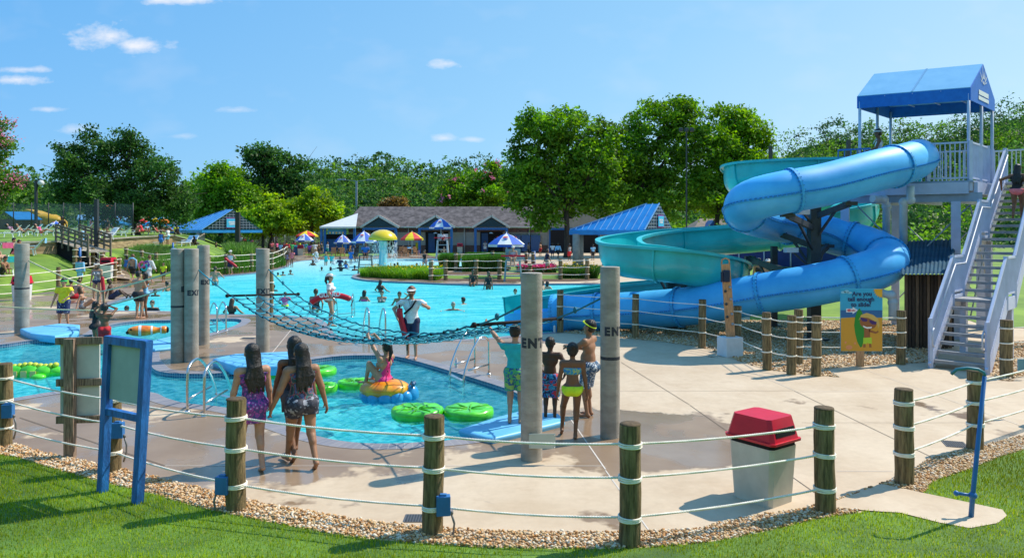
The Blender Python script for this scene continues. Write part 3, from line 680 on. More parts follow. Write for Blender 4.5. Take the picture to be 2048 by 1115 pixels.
def person(foot,H,head,label,sk='light',pose='stand',hair=('short','black'),wear=(),fat=1.0,sex='m',h=None,z=None,group=None,extra=None,**over):
    """foot: world spot (x,y,z) the figure stands or sits over; head: facing in degrees (0 away from the camera, 90 to its left);
    pose names the joint targets (in units of the standing height, x right, y forward, z up); over replaces any of them."""
    p=dict(pel=(0,0,.525),fl=(-.055,0,0),fr=(.055,.01,0),hl=(-.155,.03,.45),hr=(.155,.03,.45),lean=0.0,kl=(0,1,.1),kr=(0,1,.1),el=(-.35,-1,-.2),er=(.35,-1,-.2),look=0.0,nod=0.0,pfl=0,pfr=0,side=0.0)
    p.update(POSES.get(pose,{})); p.update(over)
    near=foot[1]<16; mid=foot[1]<27
    if h is None: h=.0115 if near else .017 if mid else .024 if foot[1]<40 else .032
    S=H; f=fat; female=sex=='f'
    W=lambda t: v3(*t)*S
    pel=W(p['pel']); ln=rad(p['lean']); sd=rad(p['side']); up=v3(math.sin(sd),math.sin(ln)*math.cos(sd),math.cos(ln)*math.cos(sd)); fw=v3(0,math.cos(ln),-math.sin(ln)); rt=nrm(np.cross(fw,up))
    shw=(.104 if female else .116)*S*(1+.25*(f-1)); hw=.052*S*(1+.5*(f-1))
    waist=pel+up*.085*S; chest=pel+up*.20*S; neck=pel+up*.300*S; lk=rad(p['look']); nd_=rad(p['nod'])
    hd0=neck+up*.055*S+fw*.012*S
    hf=fw*math.cos(lk)+rt*math.sin(lk); hu=nrm(up*math.cos(nd_)+hf*math.sin(-nd_)); hf=nrm(hf-hu*(hf@hu)); hr_=np.cross(hf,hu)
    hc=neck+up*.02*S+hu*.083*S+hf*.012*S
    shl=[pel+up*.275*S-rt*shw,pel+up*.275*S+rt*shw]; hip=[pel-rt*hw,pel+rt*hw]
    el,wr,kn,an=[],[],[],[]
    for i,(a,e) in enumerate((('hl','el'),('hr','er'))):
        j,w=ik(shl[i],W(p[a]),.172*S,.150*S,v3(*p[e])); el.append(j); wr.append(w)
    for i,(a,e) in enumerate((('fl','kl'),('fr','kr'))):
        t=W(p[a])+v3(0,0,.042*S); j,w=ik(hip[i],t,.248*S,.240*S,v3(*p[e])); kn.append(j); an.append(w)
    kid=H<1.45; r=lambda x: x*S/1.72*(1+.75*(f-1))
    rs=lambda x: x*S/1.72*(1+.35*(f-1))
    minr=h*.95
    lim=lambda x: max(rs(x),minr)
    pts=np.array([hc,*shl,*el,*wr,*kn,*an,pel]); lo=pts.min(0)-.21*S/1.7*max(1,f); hi=pts.max(0)+.21*S/1.7*max(1,f)
    hs=(1.06 if kid else 1.0)
    def torso(B,g=0.0,kk=.05):
        B.cone(hip[0],hip[1],r(.100 if female else .092)+g,r(.100 if female else .092)+g,kk,(fw,1.12))
        B.cone(pel+up*.02*S,waist,r(.114 if not female else .108)+g,r(.112 if not female else .101)+g,kk,(fw,1.22))
        B.cone(waist,chest,r(.112 if not female else .101)+g,r(.112 if not female else .098)+g,kk,(fw,1.28))
        if f>1.12: B.cone(waist+fw*r(.03),waist+fw*r(.03)-up*.02*S,r(.112)+g,r(.112)+g,.05)
        B.cone(chest-rt*.052*S,chest+rt*.052*S,r(.082 if not female else .078)+g,r(.082 if not female else .078)+g,kk,(fw,1.08))
        B.cone(shl[0]-up*.012*S,shl[1]-up*.012*S,rs(.055)+g,rs(.055)+g,.04)
        B.cone(neck-up*.03*S-fw*.005*S,shl[0],rs(.050)+g,rs(.045)+g,.04); B.cone(neck-up*.03*S-fw*.005*S,shl[1],rs(.050)+g,rs(.045)+g,.04)
        for s_ in (-1,1):
            if female and not kid: B.cone(chest+rt*s_*.052*S+fw*.062*S-up*.012*S,chest+rt*s_*.05*S+fw*.04*S,r(.052)+g,r(.05)+g,.03)
            B.cone(pel+rt*s_*.045*S-fw*.045*S-up*.012*S,pel+rt*s_*.045*S-fw*.03*S,r(.086 if female else .076)+g,r(.08)+g,.04)
    def leg(B,i,g=0.0,frac=1.0,flare=0.0):
        a,b=hip[i],kn[i]; q=a+(b-a)*min(frac,1.0); ra=r(.088 if female else .082); rb=rs(.055)
        B.cone(a,q,ra+g,ra+(rb-ra)*min(frac,1.0)+g+flare,.035)
        if frac>=1.0:
            cb=kn[i]+(an[i]-kn[i])*.32; back=nrm(np.cross(an[i]-kn[i],rt)); back=back if back@p_fw(i)<0 else -back
            B.cone(kn[i],an[i],lim(.050)+g,lim(.033)+g,.03); B.cone(kn[i]+(cb-kn[i])*.5+back*.012*S,cb+back*.014*S,lim(.044)+g,lim(.042)+g,.03)
    def p_fw(i): return fw
    def arm(B,i,g=0.0,frac=2.0,flare=0.0):
        a,b=shl[i],el[i]; q=a+(b-a)*min(frac,1.0)
        B.cone(a-up*.01*S,q,lim(.050+.03*max(0,f-1.05))+g,lim(.050+(.038-.050)*min(frac,1.)+.03*max(0,f-1.05))+g+flare,.03)
        if frac>1.0:
            w=b+(wr[i]-b)*min(1,frac-1); B.cone(b,w,lim(.040)+g,lim(.040-.013*min(1,frac-1))+g+flare,.025)
    B=Field(lo,hi,h)
    torso(B)
    for i in (0,1):
        leg(B,i); arm(B,i)
        # feet
        pt=p['pfl' if i==0 else 'pfr']; a=an[i]; out=(-.10,.10)[i]; c,s_=math.cos(rad(pt)),math.sin(rad(pt))
        if 'footdir' in p: fd=nrm(v3(*p['footdir'])); dn=v3(0,0,-1)
        else: fd=nrm(v3(out,c,-s_)); dn=nrm(v3(0,-s_,-c))
        heel=a-fd*.020*S+dn*.022*S; ball=a+fd*.080*S+dn*.026*S; toe=a+fd*.112*S+dn*.029*S
        B.cone(a,heel,lim(.032),lim(.028),.02); B.cone(heel,ball,lim(.027),lim(.030),.02,(dn,1.15)); B.cone(ball,toe,lim(.030),lim(.020),.012,(dn,1.25))
        if not near:   # hands at this size: palm, finger block and thumb
            hdv=nrm(wr[i]-el[i]); B.cone(wr[i],wr[i]+hdv*.05*S,lim(.024),lim(.027),.015); B.cone(wr[i]+hdv*.05*S,wr[i]+hdv*.095*S,lim(.026),lim(.018),.012)
    B.cone(neck-up*.02*S,hc-hu*.03*S,lim(.052) if not female else lim(.046),lim(.052) if not female else lim(.045),.025)
    B.cone(hc+hu*.022*S-hf*.006*S,hc-hu*.014*S-hf*.002*S,.053*S*hs,.047*S*hs,.03,(hr_,1.12))
    B.cone(hc-hu*.02*S+hf*.018*S,hc-hu*.052*S+hf*.026*S,.036*S*hs,.020*S*hs,.03)
    B.cone(hc-hu*.004*S+hf*.052*S*hs,hc-hu*.020*S+hf*.060*S*hs,max(.006*S,h*.5),max(.009*S,h*.5),.012)
    for s_ in (-1,1): B.cone(hc+hr_*s_*.050*S*hs-hu*.006*S,hc+hr_*s_*.051*S*hs+hu*.008*S,max(.012*S,h*.6),max(.013*S,h*.6),.008)
    if near or mid:
        for s_ in (-1,1): B.cone(hc+hr_*s_*.020*S+hf*.058*S*hs+hu*.008*S,hc+hr_*s_*.022*S+hf*.060*S*hs+hu*.008*S,.007*S,.007*S,.01,sub=True)
    V,Fq=B.mesh()
    if near:           # fine hands: palm, four jointed fingers of unequal length and a thumb
        for i in (0,1):
            d=nrm(wr[i]-el[i]); side=(-1,1)[i]
            pn=nrm(np.cross(d,fw)) if abs(d@fw)<.9 else nrm(np.cross(d,v3(0,0,1)))   # palm normal
            if pn@rt*side>0: pn=-pn
            ac=nrm(np.cross(d,pn)); ac=ac if ac@fw>0 else -ac
            grip=p.get('gripl' if i==0 else 'gripr',.25); sc=S/1.72
            A=Field(wr[i]-.14*sc-.02,wr[i]+.24*sc,.0052)
            A.cone(el[i]+(wr[i]-el[i])*.86,wr[i],rs(.029),rs(.026),.01)
            A.cone(wr[i],wr[i]+d*.03*sc,rs(.026),.025*sc,.012,(pn,1.3))
            for k,o in enumerate((-.026,-.009,.009,.025)):
                b=wr[i]+d*.085*sc-ac*o*sc; A.cone(wr[i]+d*.02*sc-ac*o*.6*sc,b,.017*sc,.012*sc,.012)
                l=(.036,.042,.040,.032)[k]*sc; q=b; dd=d
                for s2 in range(3):
                    ang=grip*(1.0+.12*k)+.12*s2; dd=nrm(dd*math.cos(ang)+pn*math.sin(ang)); q2=q+dd*l*(1,.68,.55)[s2]; A.cone(q,q2,(.0098-.0008*s2)*sc,(.0090-.001*s2)*sc,.004); q=q2
            tb=wr[i]+d*.028*sc+ac*.020*sc; t1=tb+(d*.55+ac*.75+pn*.25)*.040*sc; t2=t1+(d*.85+ac*.15+pn*(.3+grip*.6))*.034*sc
            A.cone(tb,t1,.014*sc,.0115*sc,.008); A.cone(t1,t2,.0112*sc,.009*sc,.005)
            v2,f2=A.mesh(); Fq=np.concatenate([Fq,f2+len(V)]); V=np.concatenate([V,v2])
    o=mesh_obj('person',np_mesh('person',V,Fq,skin(sk),smooth=True)); o.location=foot if z is None else (foot[0],foot[1],z); o.rotation_euler=(0,0,rad(head))
    tag(o,label,'person',group); ORG[o.name]=Vector(o.location)
    def cut(name,B_,mt):
        v,q=B_.mesh()
        if len(q)==0: return None
        me=np_mesh(name,v,q,mt,smooth=True); return mesh_obj(name,me,o)
    for g in wear:
        k,c=g[0],g[1]; B_=Field(lo,hi,h); mt=cloth(c); e=max(.009,h*.55)
        if k in('shorts','trunks','brief'):
            fr=g[2] if len(g)>2 else .72; lo_=.012 if k=='shorts' else .002; e2=e+lo_
            B_.cone(hip[0],hip[1],r(.100 if female else .092)+e2,r(.100 if female else .092)+e2,.05,(fw,1.12))
            B_.cone(pel-up*.01*S,waist,r(.112 if not female else .106)+e2,r(.105 if not female else .090)+e2,.05,(fw,1.2))
            for s_ in (-1,1): B_.cone(pel+rt*s_*.045*S-fw*.045*S-up*.012*S,pel+rt*s_*.045*S-fw*.03*S,r(.086 if female else .076)+e2,r(.08)+e2,.04)
            B_.plane(pel+up*(.052 if k!='brief' else .035)*S,up)
            if k!='brief':
                L=Field(lo,hi,h)
                for i in (0,1):
                    D=Field(lo,hi,h); leg(D,i,e2,min(.99,fr+.1),.018); q=hip[i]+(kn[i]-hip[i])*fr; D.plane(q,nrm(kn[i]-hip[i])); L.d=np.minimum(L.d,D.d)
                B_.d=smin(B_.d,L.d,.02)
            else:
                for i in (0,1): B_.plane(hip[i]+nrm(kn[i]-hip[i])*.075*S,nrm(kn[i]-hip[i])*.7+rt*(-1,1)[i]*.7)
            cut('shorts' if k!='brief' else 'swim_briefs',B_,mt)
        elif k in('tee','rash','polo'):
            e2=e+(.010 if k!='rash' else 0); torso(B_,e2)
            B_.cone(chest-up*.03*S,pel-up*.07*S,r(.106 if not female else .094)+e2,r(.122)+e2+(.010 if k!='rash' else 0),.03,(fw,1.18))
            B_.plane(pel-up*(.030 if k!='rash' else .0)*S,-up)
            A=Field(lo,hi,h)
            for i in (0,1):
                D=Field(lo,hi,h); fr=.62 if k!='rash' else (g[2] if len(g)>2 else 1.7); arm(D,i,e2,fr+.12 if fr<1 else fr,.012 if fr<1 else .004)
                if fr<1: D.plane(shl[i]+(el[i]-shl[i])*fr,nrm(el[i]-shl[i]))
                A.d=np.minimum(A.d,D.d)
            B_.d=smin(B_.d,A.d,.02); B_.plane(neck-up*.005*S,up)
            cut('shirt',B_,mt)
        elif k in('onepiece','tank','dress','top','robe'):
            e2=e*(.9 if k in('onepiece','top') else 1.2); torso(B_,e2,.04)
            if k=='dress' or k=='robe':
                B_.cone(pel-up*.02*S,pel-up*(.10 if k=='dress' else .22)*S,r(.125)+e2,r(.15)+e2,.06,(fw,1.1)); B_.plane(pel-up*((g[2] if len(g)>2 else .12))*S,-up)
                if k=='robe':
                    for i in (0,1): arm(B_,i,e2+.01,1.8,.015)
            if k=='dress' or (k=='tank' and near): B_.cone(chest-up*.02*S,pel+up*.02*S,r(.104)+e2,r(.126)+e2,.04,(fw,1.2))
            if k=='tank': B_.plane(pel+up*.02*S,-up)
            if k=='top': B_.plane(chest-up*.045*S,-up); B_.plane(chest+up*.028*S,up)
            if k=='onepiece':
                for i in (0,1): B_.plane(hip[i]+nrm(kn[i]-hip[i])*.075*S,nrm(kn[i]-hip[i])*.7+rt*(-1,1)[i]*.75)
            if k!='robe' and k!='top':
                for s_ in (-1,1): B_.plane(chest+rt*s_*.088*S*(1+.5*(f-1))+up*.07*S,rt*s_*.75+up*.66)
                B_.plane(neck-up*.045*S+fw*.02*S,up)
            elif k=='robe': B_.plane(neck-up*.01*S,up)
            m_=cut({'onepiece':'swimsuit','tank':'tank_top','dress':'dress','top':'bikini_top','robe':'robe'}[k],B_,mt)
            if m_ and k in('onepiece','tank','dress') and mid:
                mb=MB()
                for s_ in (-1,1):
                    mb.tube([chest+rt*s_*.05*S+fw*.085*S+up*.02*S,chest+rt*s_*.05*S+fw*.06*S+up*.08*S,neck+rt*s_*.05*S-up*.012*S+fw*.01*S,chest+rt*s_*.05*S-fw*.045*S+up*.07*S,chest+rt*s_*.05*S-fw*.075*S+up*.02*S],.011,6)
                x=mb.build('strap',mt,o,org=(0,0,0))
    hk,hcol=hair
    if hk!='bald':
        B_=Field(hc-.2*S,hc+.16*S,max(h*.8,.0085 if near else .014)) if hk in('short','afro','buzz','bun','bob') else Field(np.minimum(hc,pel)-.14*S,hc+.16*S,max(h*.9,.010))
        rr={'buzz':.058,'short':.062,'afro':.078}.get(hk,.063)*S*hs
        B_.cone(hc+hu*.026*S-hf*.012*S,hc+hu*.0*S-hf*.012*S,rr,rr*.95,.02,(hr_,1.08))
        if hk=='short': B_.cone(hc+hu*.05*S+hf*.03*S,hc+hu*.05*S-hf*.02*S,.03*S,.035*S,.02)
        B_.plane(hc+hf*.030*S+hu*.024*S,nrm(hf*.85-hu*.62))
        if hk in('short','buzz','afro'): B_.plane(hc-hu*.035*S,nrm(-hu+hf*.2))
        if hk in('long','wet'):
            L=.25 if hk=='long' else .2; w=.048*S
            b0=hc-hf*.03*S; b1=neck-fw*.055*S; b2=chest-fw*(.085*S+.03*(f-1))-up*(L-.2)*.9*S; b3=b2-up*.09*S
            B_.cone(b0,b1,.050*S,.034*S,.02,(hf,1.1)); ph=RD.random()*6
            for k in range(11):      # separate wavy locks of unequal length
                o_=(k-5)/5; e_=1-.35*RD.random(); lat=rt*o_*.066*S; wv=rt*.010*S*math.sin(ph+k*1.9); c1=b1+lat*.62-fw*.012*S*(1-o_*o_); c2=b1+(b2-b1)*.55+lat*.95+wv; c3=b2+(b3-b2)*(e_-.45)*1.1+lat*.85-wv*1.3
                r1=max(.019*S,h*.9*.95); B_.cone(b0+lat*.6-hu*.01*S,c1,r1*1.15,r1,.012); B_.cone(c1,c2,r1,r1*.95,.010); B_.cone(c2,c3,r1*.95,max(.006*S,h*.4),.008)
        if hk=='bob': B_.cone(hc-hf*.02*S,hc-hu*.07*S-hf*.02*S,.06*S,.055*S,.02)
        if hk=='tail': B_.cone(hc-hf*.07*S+hu*.02*S,hc-hf*.09*S-hu*.05*S,.022*S,.024*S,.015); B_.cone(hc-hf*.09*S-hu*.05*S,hc-hf*.07*S-hu*.16*S,.024*S,.010*S,.01)
        if hk=='bun': B_.cone(hc-hf*.055*S+hu*.045*S,hc-hf*.065*S+hu*.05*S,.030*S,.030*S,.01)
        v,q=B_.mesh()
        if near and len(v): v=v+NR.normal(0,.0016,v.shape)
        if len(q): mesh_obj('hair',np_mesh('hair',v,q,HAIRM[hcol],smooth=True),o)
    J=dict(o=o,S=S,hc=hc,hf=hf,hu=hu,hr=hr_,wr=wr,el=el,an=an,kn=kn,shl=shl,pel=pel,chest=chest,neck=neck,up=up,fw=fw,rt=rt,hs=hs)
    for x in (extra or ()):
        if x=='cap' or x=='visor':
            mb=MB(); c=hc+hu*.035*S; R=Matrix((hr_,hf,hu)).transposed()
            if x=='cap': mb.lathe([(.066*S,-.008*S),(.065*S,.012*S),(.052*S,.034*S),(.02*S,.044*S),(.001,.045*S)],Vector(c)-Vector(hf)*.006*S,14,0,True,1,1.1,R)
            else: mb.lathe([(.0655*S,-.012*S),(.067*S,.0),(.0655*S,.014*S)],Vector(c)-Vector(hf)*.006*S,16,0,True,1,1.08,R)
            n=9; brim=[Vector(c)+R@Vector((math.sin(t)*.066*S,math.cos(t)*.066*S,-.004*S)) for t in np.linspace(-1.2,1.2,n)]+[Vector(c)+R@Vector((math.sin(t)*.064*S,math.cos(t)*.066*S+.058*S*max(0,math.cos(t*1.15)),-.016*S)) for t in np.linspace(1.2,-1.2,n)]
            mb.slab(brim,Vector(hu)*.006); mb.build('sun_visor' if x=='visor' else 'cap',solid('visor',(.62,.60,.58)),o,org=(0,0,0))
        if x=='shades':
            mb=MB(); R=Matrix((hr_,hf,hu)).transposed()
            mb.tube([Vector(hc)+R@Vector((math.sin(t)*.057*S*hs,math.cos(t)*.064*S*hs,.008*S)) for t in np.linspace(-1.5,1.5,9)],.008*S,6)
            mb.build('sunglasses',M('dark_lens',(.01,.01,.012),.15),o,org=(0,0,0))
        if x=='beard':
            B_=Field(hc-.12*S,hc+.1*S,.010); B_.cone(hc-hu*.038*S+hf*.022*S,hc-hu*.058*S+hf*.032*S,.040*S,.026*S,.02); B_.plane(hc-hu*.026*S,hu)
            v,q=B_.mesh(); mesh_obj('beard',np_mesh('beard',v,q,HAIRM['red'],smooth=True),o)
        if x=='goggles':
            mb=MB(); R=Matrix((hr_,hf,hu)).transposed(); mb.tube([Vector(hc)+R@Vector((math.sin(t)*.063*S*hs,math.cos(t)*.070*S*hs,.030*S+.022*S*math.cos(t))) for t in np.linspace(0,6.283,22)[:-1]],.0065*S,6,closed=True)
            for s_ in (-1,1): mb.ball(Vector(hc)+R@Vector((s_*.024*S,.064*S*hs,.052*S)),.015*S,6,sc=(1.2,.6,.8))
            mb.build('swim_goggles',solid('neongoggle',(.65,.85,.03)),o,org=(0,0,0))
        if x=='eyes':
            mb=MB()
            for s_ in (-1,1): mb.ball(hc+hr_*s_*.021*S+hf*.0525*S*hs+hu*.008*S,.0065*S,6)
            mb.build('eyes',M('eye_dark',(.02,.012,.01),.2),o,org=(0,0,0))
        if x=='headband':
            mb=MB(); R=Matrix((hr_,hf,hu)).transposed(); mb.lathe([(.0625*S*hs,-.014*S),(.065*S*hs,0),(.0625*S*hs,.014*S)],Vector(hc+hu*.022*S-hf*.004*S),18,0,True,1,1.1,R)
            mb.build('headband',solid('bandgreen',(.05,.6,.15)),o,org=(0,0,0))
    return J
def wpt(J,p):
    "a point of the figure's own frame in world space"
    o=J['o']; return Matrix.Translation(o.location)@Matrix.Rotation(o.rotation_euler.z,4,'Z')@Vector(p)
POSES.update(
 stand={}, relaxed=dict(fl=(-.06,.03,0),fr=(.055,-.02,0),hl=(-.15,.05,.46),hr=(.16,.0,.46)),
 walk=dict(fl=(-.04,.17,0),fr=(.04,-.17,.03),hl=(-.15,-.10,.47),hr=(.15,.14,.48),pfr=35,lean=3,pel=(0,0,.512)),
 walk2=dict(fr=(.04,.17,0),fl=(-.04,-.17,.03),hr=(.15,-.10,.47),hl=(-.15,.14,.48),pfl=35,lean=3,pel=(0,0,.512)),
 akimbo=dict(hl=(-.12,.06,.60),hr=(.12,.06,.60),el=(-1,-.3,0),er=(1,-.3,0)),
 armsx=dict(hl=(.05,.14,.68),hr=(-.05,.15,.66),el=(-1,0,-.5),er=(1,0,-.5)),
 sit=dict(pel=(0,0,.075),fl=(-.07,.42,.02),fr=(.07,.36,.02),kl=(-.1,0,1),kr=(.1,0,1),hl=(-.2,-.14,.02),hr=(.2,-.14,.02),lean=-12,footdir=(0,.5,.85)),
 edge=dict(pel=(0,0,.06),fl=(-.07,.27,-.25),fr=(.07,.27,-.25),hl=(-.14,-.02,.05),hr=(.14,-.02,.05),lean=6),
 chair=dict(pel=(0,0,.06),fl=(-.07,.26,-.26),fr=(.07,.26,-.26),hl=(-.12,.16,.14),hr=(.12,.16,.14),lean=0),
 lounge=dict(pel=(0,0,.06),fl=(-.06,.46,.02),fr=(.06,.44,.02),kl=(0,.0,1),kr=(0,0,1),hl=(-.15,.02,.08),hr=(.15,.05,.08),lean=-42,footdir=(0,.6,.8)),
 hug=dict(pel=(0,0,.075),fl=(-.06,.20,.0),fr=(.06,.20,.0),kl=(-.2,.3,1),kr=(.2,.3,1),hl=(-.03,.22,.16),hr=(.03,.22,.17),lean=16),
 kneel=dict(pel=(0,0,.16),fl=(-.07,-.02,.0),fr=(.07,-.02,.0),kl=(-.2,1,.1),kr=(.2,1,.1),hl=(-.1,.2,.2),hr=(.1,.2,.2),lean=14,pfl=60,pfr=60),
 swim=dict(hl=(-.24,.20,.62),hr=(.24,.18,.62),lean=5),
 crawl=dict(lean=72,pel=(0,0,.62),fl=(-.06,-.40,.50),fr=(.06,-.42,.48),hl=(-.20,.42,.62),hr=(.2,.42,.60),nod=-40),
 wave=dict(hl=(-.2,.06,.95),hr=(.2,.1,.62)),
)
# ------------------------------------------------------------------ materials for built things
POSTW=M('treated_timber',(.155,.108,.046),.85,.35,5,(.25,.18,.085),.9,28,stretch=(7,7,.7))
POSTTOP=M('timber_end',(.10,.065,.032),.9,.4,30)
ROPE=M('white_rope',(.97,.86,.74),.8,.10,8,bump=.4,bs=160)
PBLUE=M('blue_paint',(.012,.105,.36),.5,.25,6,(.018,.15,.46),.5,40,stretch=(3,3,.6))
PBLUE2=M('blue_steel',(.03,.16,.42),.45,.12,5)
BOARDW=M('white_panel',(.58,.58,.55),.6,.12,2)
OLDW=M('weathered_board',(.20,.13,.085),.85,.4,6,(.30,.21,.15),.6,30,stretch=(9,9,.8))
CONC=M('column_concrete',(.31,.275,.235),.8,.12,3,(.36,.325,.28),.5,45,stretch=(1,1,2.2))
CONC2=M('column_concrete_pale',(.40,.375,.33),.8,.25,7,(.50,.47,.42),.6,45,stretch=(1,1,4))
REDP=M('red_plastic',(.62,.004,.03),.38,.10,3,spec=.5)
BINP=M('bin_putty',(.56,.51,.43),.55,.06,2.5,(.62,.57,.49))
BLACKP=M('black_plastic',(.014,.014,.016),.6,spec=.15)
STEEL=M('stainless',(.62,.62,.62),.22,.08,6,metal=1.0)
LETTER=M('letter_black',(.03,.033,.045),.75,.3,30)
TEALR=M('teal_rope',(.005,.15,.22),.7,.2,30)
TEALR2=M('teal_cord_light',(.01,.25,.36),.6,.2,30)
PALER=M('pale_rope',(.50,.50,.33),.8,.2,30)
CABLE=M('conduit_grey',(.22,.20,.20),.5)
LILY=M('lily_green',(.045,.52,.015),.32,.2,3.0,(.11,.66,.03),spec=.6,coat=.3)
LILYD=M('lily_under',(.10,.45,.02),.35)
MATB=M('foam_mat',(.13,.46,.74),.45,.06,2.5,(.17,.52,.80),.15,12)
ORANGE=M('float_orange',(.85,.15,.006),.3,.15,2.6,(.95,.42,.015),coat=.4)
FBLUE=M('float_blue',(.02,.30,.62),.3,.15,3,coat=.4)
DARKM=M('dark_steel',(.035,.04,.045),.5,.2,6)
GALV=M('galvanised',(.33,.36,.40),.45,.15,6,metal=.3)
TWOOD=M('new_wood',(.42,.22,.10),.7,.2,8,(.50,.28,.14),.3,40,stretch=(10,10,1))
WHITEP=M('white_paint',(.68,.70,.73),.5,.08,3)
# ------------------------------------------------------------------ rope fences
def rope_post(name_, x,y,H,r,wraps,label,group,z0=0.0,lean=0.0,box=None,wr=.022):
    t=thing('fence_post',label,'fence post',(x,y,z0),0,group)
    def at(z): return Vector((x+lean*z,y,z0+z))
    mb=MB(); n=18; zs=[-.05]+[H*k/7 for k in range(8)]
    ph=RD.random()*6
    mb.tube([at(z)+Vector((.006*math.sin(z*4+ph),.006*math.cos(z*3+ph),0)) for z in zs],[r*(1.03+.02*math.sin(k*2+ph)-.05*k/8) for k in range(9)],n,False)
    mb.build('post',POSTW,t)
    mb=MB(); tp=at(H); mb.lathe([(r*.985,-.004),(r*.93,.008),(r*.5,.012),(.001,.013)],tp,n); mb.build('post_top',POSTTOP,t)
    for h in wraps:
        mb=MB(); k=3 if y<11 else 2 if y<30 else 1; rr=wr*.62 if k>1 else wr
        for j in range(k):
            o=(j-(k-1)/2)*rr*1.7; tilt=RD.uniform(-.06,.06)
            P=[at(h+o)+Vector((math.cos(a)*(r+rr*.6),math.sin(a)*(r+rr*.6),tilt*math.cos(a)*r)) for a in np.linspace(0,6.283,17)[:-1]]
            mb.tube(P,rr,6,closed=True)
        mb.build('rope_wrap',ROPE,t)
    if box:
        bx=at(box[0]); s=box[1]; off=Vector((s*r*1.05,-r*.75,0)); mb=MB()
        mb.box(bx+off,(.145,.10,.20),0.15*s,0,.008); mb.box(bx+off+Vector((0,-.004,.105)),(.07,.05,.03),0,0,.006); b=mb.build('junction_box',PBLUE2,t)
        mb=MB()
        for sx in (-.075,.085): q=bx+off+Vector((sx,0,-.09)); mb.cyl(q,q+Vector((0,0,.035)),.02,.02,8); mb.tube([q,q+Vector((sx*.35,.0,-.10)),q+Vector((sx*.2,.02,-.2)),q+Vector((-sx*.3,.03,-.33))],.012,6)
        mb.build('conduit',CABLE,b)
    return t
def rope_run(a,b,r,label,group,sag=.02,rb=.1):
    a=Vector(a); b=Vector(b); d=(b-a).normalized(); a+=d*rb*.8; b-=d*rb*.8; L=(b-a).length
    twist=a.y<13; n=6 if not twist else 10
    c=(a+b)/2; mb=MB(); P=[a.lerp(b,k/n)-Vector((0,0,sag*4*(k/n)*(1-k/n))) for k in range(n+1)]
    if twist:    # three laid strands
        m=max(12,int(L/.03)); dd,x,y=frame(d)
        for s in range(3):
            pts=[]
            for k in range(m+1):
                t=k/m; p=a.lerp(b,t)-Vector((0,0,sag*4*t*(1-t))); an=t*L/.085*6.283+s*2.094
                pts.append(p+(x*math.cos(an)+y*math.sin(an))*r*.52)
            mb.tube(pts,r*.62,5)
    else: mb.tube(P,r,6)
    o=mb.build('rope',ROPE,None,c); return tag(o,label,'rope',group)
STR=['top','middle','bottom','extra']
def fence(desc,posts,hts,group,sag=.025,r=.1,link=None,rr=.012,boxes={},skip=()):
    "posts: (x,y,z0,H); hts: rope heights as fractions of the post"
    n=len(posts)
    for i,(x,y,z0,H) in enumerate(posts):
        where='%s post of %s'%(ORD[i],desc)
        rope_post('p',x,y,H,r*(1 if i%3 else 1.03),[H*h for h in hts],where+(', timber with blue electrical box' if i in boxes else ', round timber'),group+' posts',z0,RD.uniform(-.012,.012),boxes.get(i),rr*1.15)
    for i in range(n-1):
        if i in skip: continue
        a,b=posts[i],posts[i+1]
        for k,h in enumerate(hts):
            rope_run((a[0],a[1],a[2]+a[3]*h),(b[0],b[1],b[2]+b[3]*h),rr,'white %s rope right of the %s post of %s'%(STR[k],ORD[i],desc),group+' ropes',sag,r)
def FP(u,vf,vt,z0=0.0):
    g=G(u,vf,z0); return (g.x,g.y,z0,(vf-vt)/F*g.y)
FRONT=[FP(-235,862,690),FP(8,889,727),FP(224,940,770),FP(472,1017,797),FP(866,1063,832),FP(1259,1087,847),FP(1650,1021,815)]
fence('the front gravel edge fence',FRONT,(.83,.55,.22),'front rope fence',.03,.107,rr=.0135,boxes={1:(.52,1),2:(.55,1),3:(.30,-1),4:(.31,1)})
SIDE=[FP(1808,966,778),FP(1951,898,741),FP(2120,840,700),FP(2330,795,664)]
fence('the right grass side fence',SIDE,(.86,.60,.32),'right rope fence',.02,.107,rr=.0135)
mb=MB(); q=G(2044,830); q.z=.86; mb.box(q,(.16,.02,.20),.1,0,.006); tag(mb.build('small_sign',M('pale_blue_sign',(.22,.40,.48),.5),None,q),'small pale blue panel tied to the right side fence rope at the picture edge','sign')
SLF=[FP(1120,664,580),FP(1271,676,588),FP(1404,695,599),FP(1474,707,612),FP(1534,739,625),FP(1583,748,631),FP(1632,751,632)]
fence('the fence before the slide',SLF,(.90,.62,.32),'slide rope fence',.02,.10,rr=.012)
SLF2=[FP(1597,727,619),FP(1802,728,621)]
fence('the fence behind the surf sign',SLF2,(.87,.60,.32),'slide rope fence',.015,.10,rr=.012)
SLF3=[FP(2013,753,640),FP(2180,742,628)]
fence('the fence right of the stairs',SLF3,(.86,.60,.32),'slide rope fence',.015,.12,rr=.012)
# ------------------------------------------------------------------ two notice boards seen from behind
g=G(240,990); t=thing('notice_board','blue painted timber frame notice board seen from behind, rightmost of the two boards','notice board',g)
bl,br=G(205,982),G(275,1005)
tl=bl+Vector((.06,.05,1.86)); tr_=br+Vector((.085,.05,1.86))
d=(br-bl).normalized(); nrm_=Vector((-d.y,d.x,0))
W_=.105
mb=MB(); mb.bar(bl,tl,W_,.09,0,nrm_); mb.build('leg',PBLUE,t)
mb=MB(); mb.bar(br,tr_,W_,.09,0,nrm_); mb.build('leg',PBLUE,t)
mb=MB(); mb.bar(tl-d*.04+Vector((0,0,-.035)),tr_+d*.04+Vector((0,0,-.035)),.094,.10,0,nrm_); mb.build('top_rail',PBLUE,t)
m1,m2=bl.lerp(tl,.52),br.lerp(tr_,.52); mb=MB(); mb.bar(m1,m2,.08,.07,0,nrm_); mb.build('middle_rail',PBLUE,t)
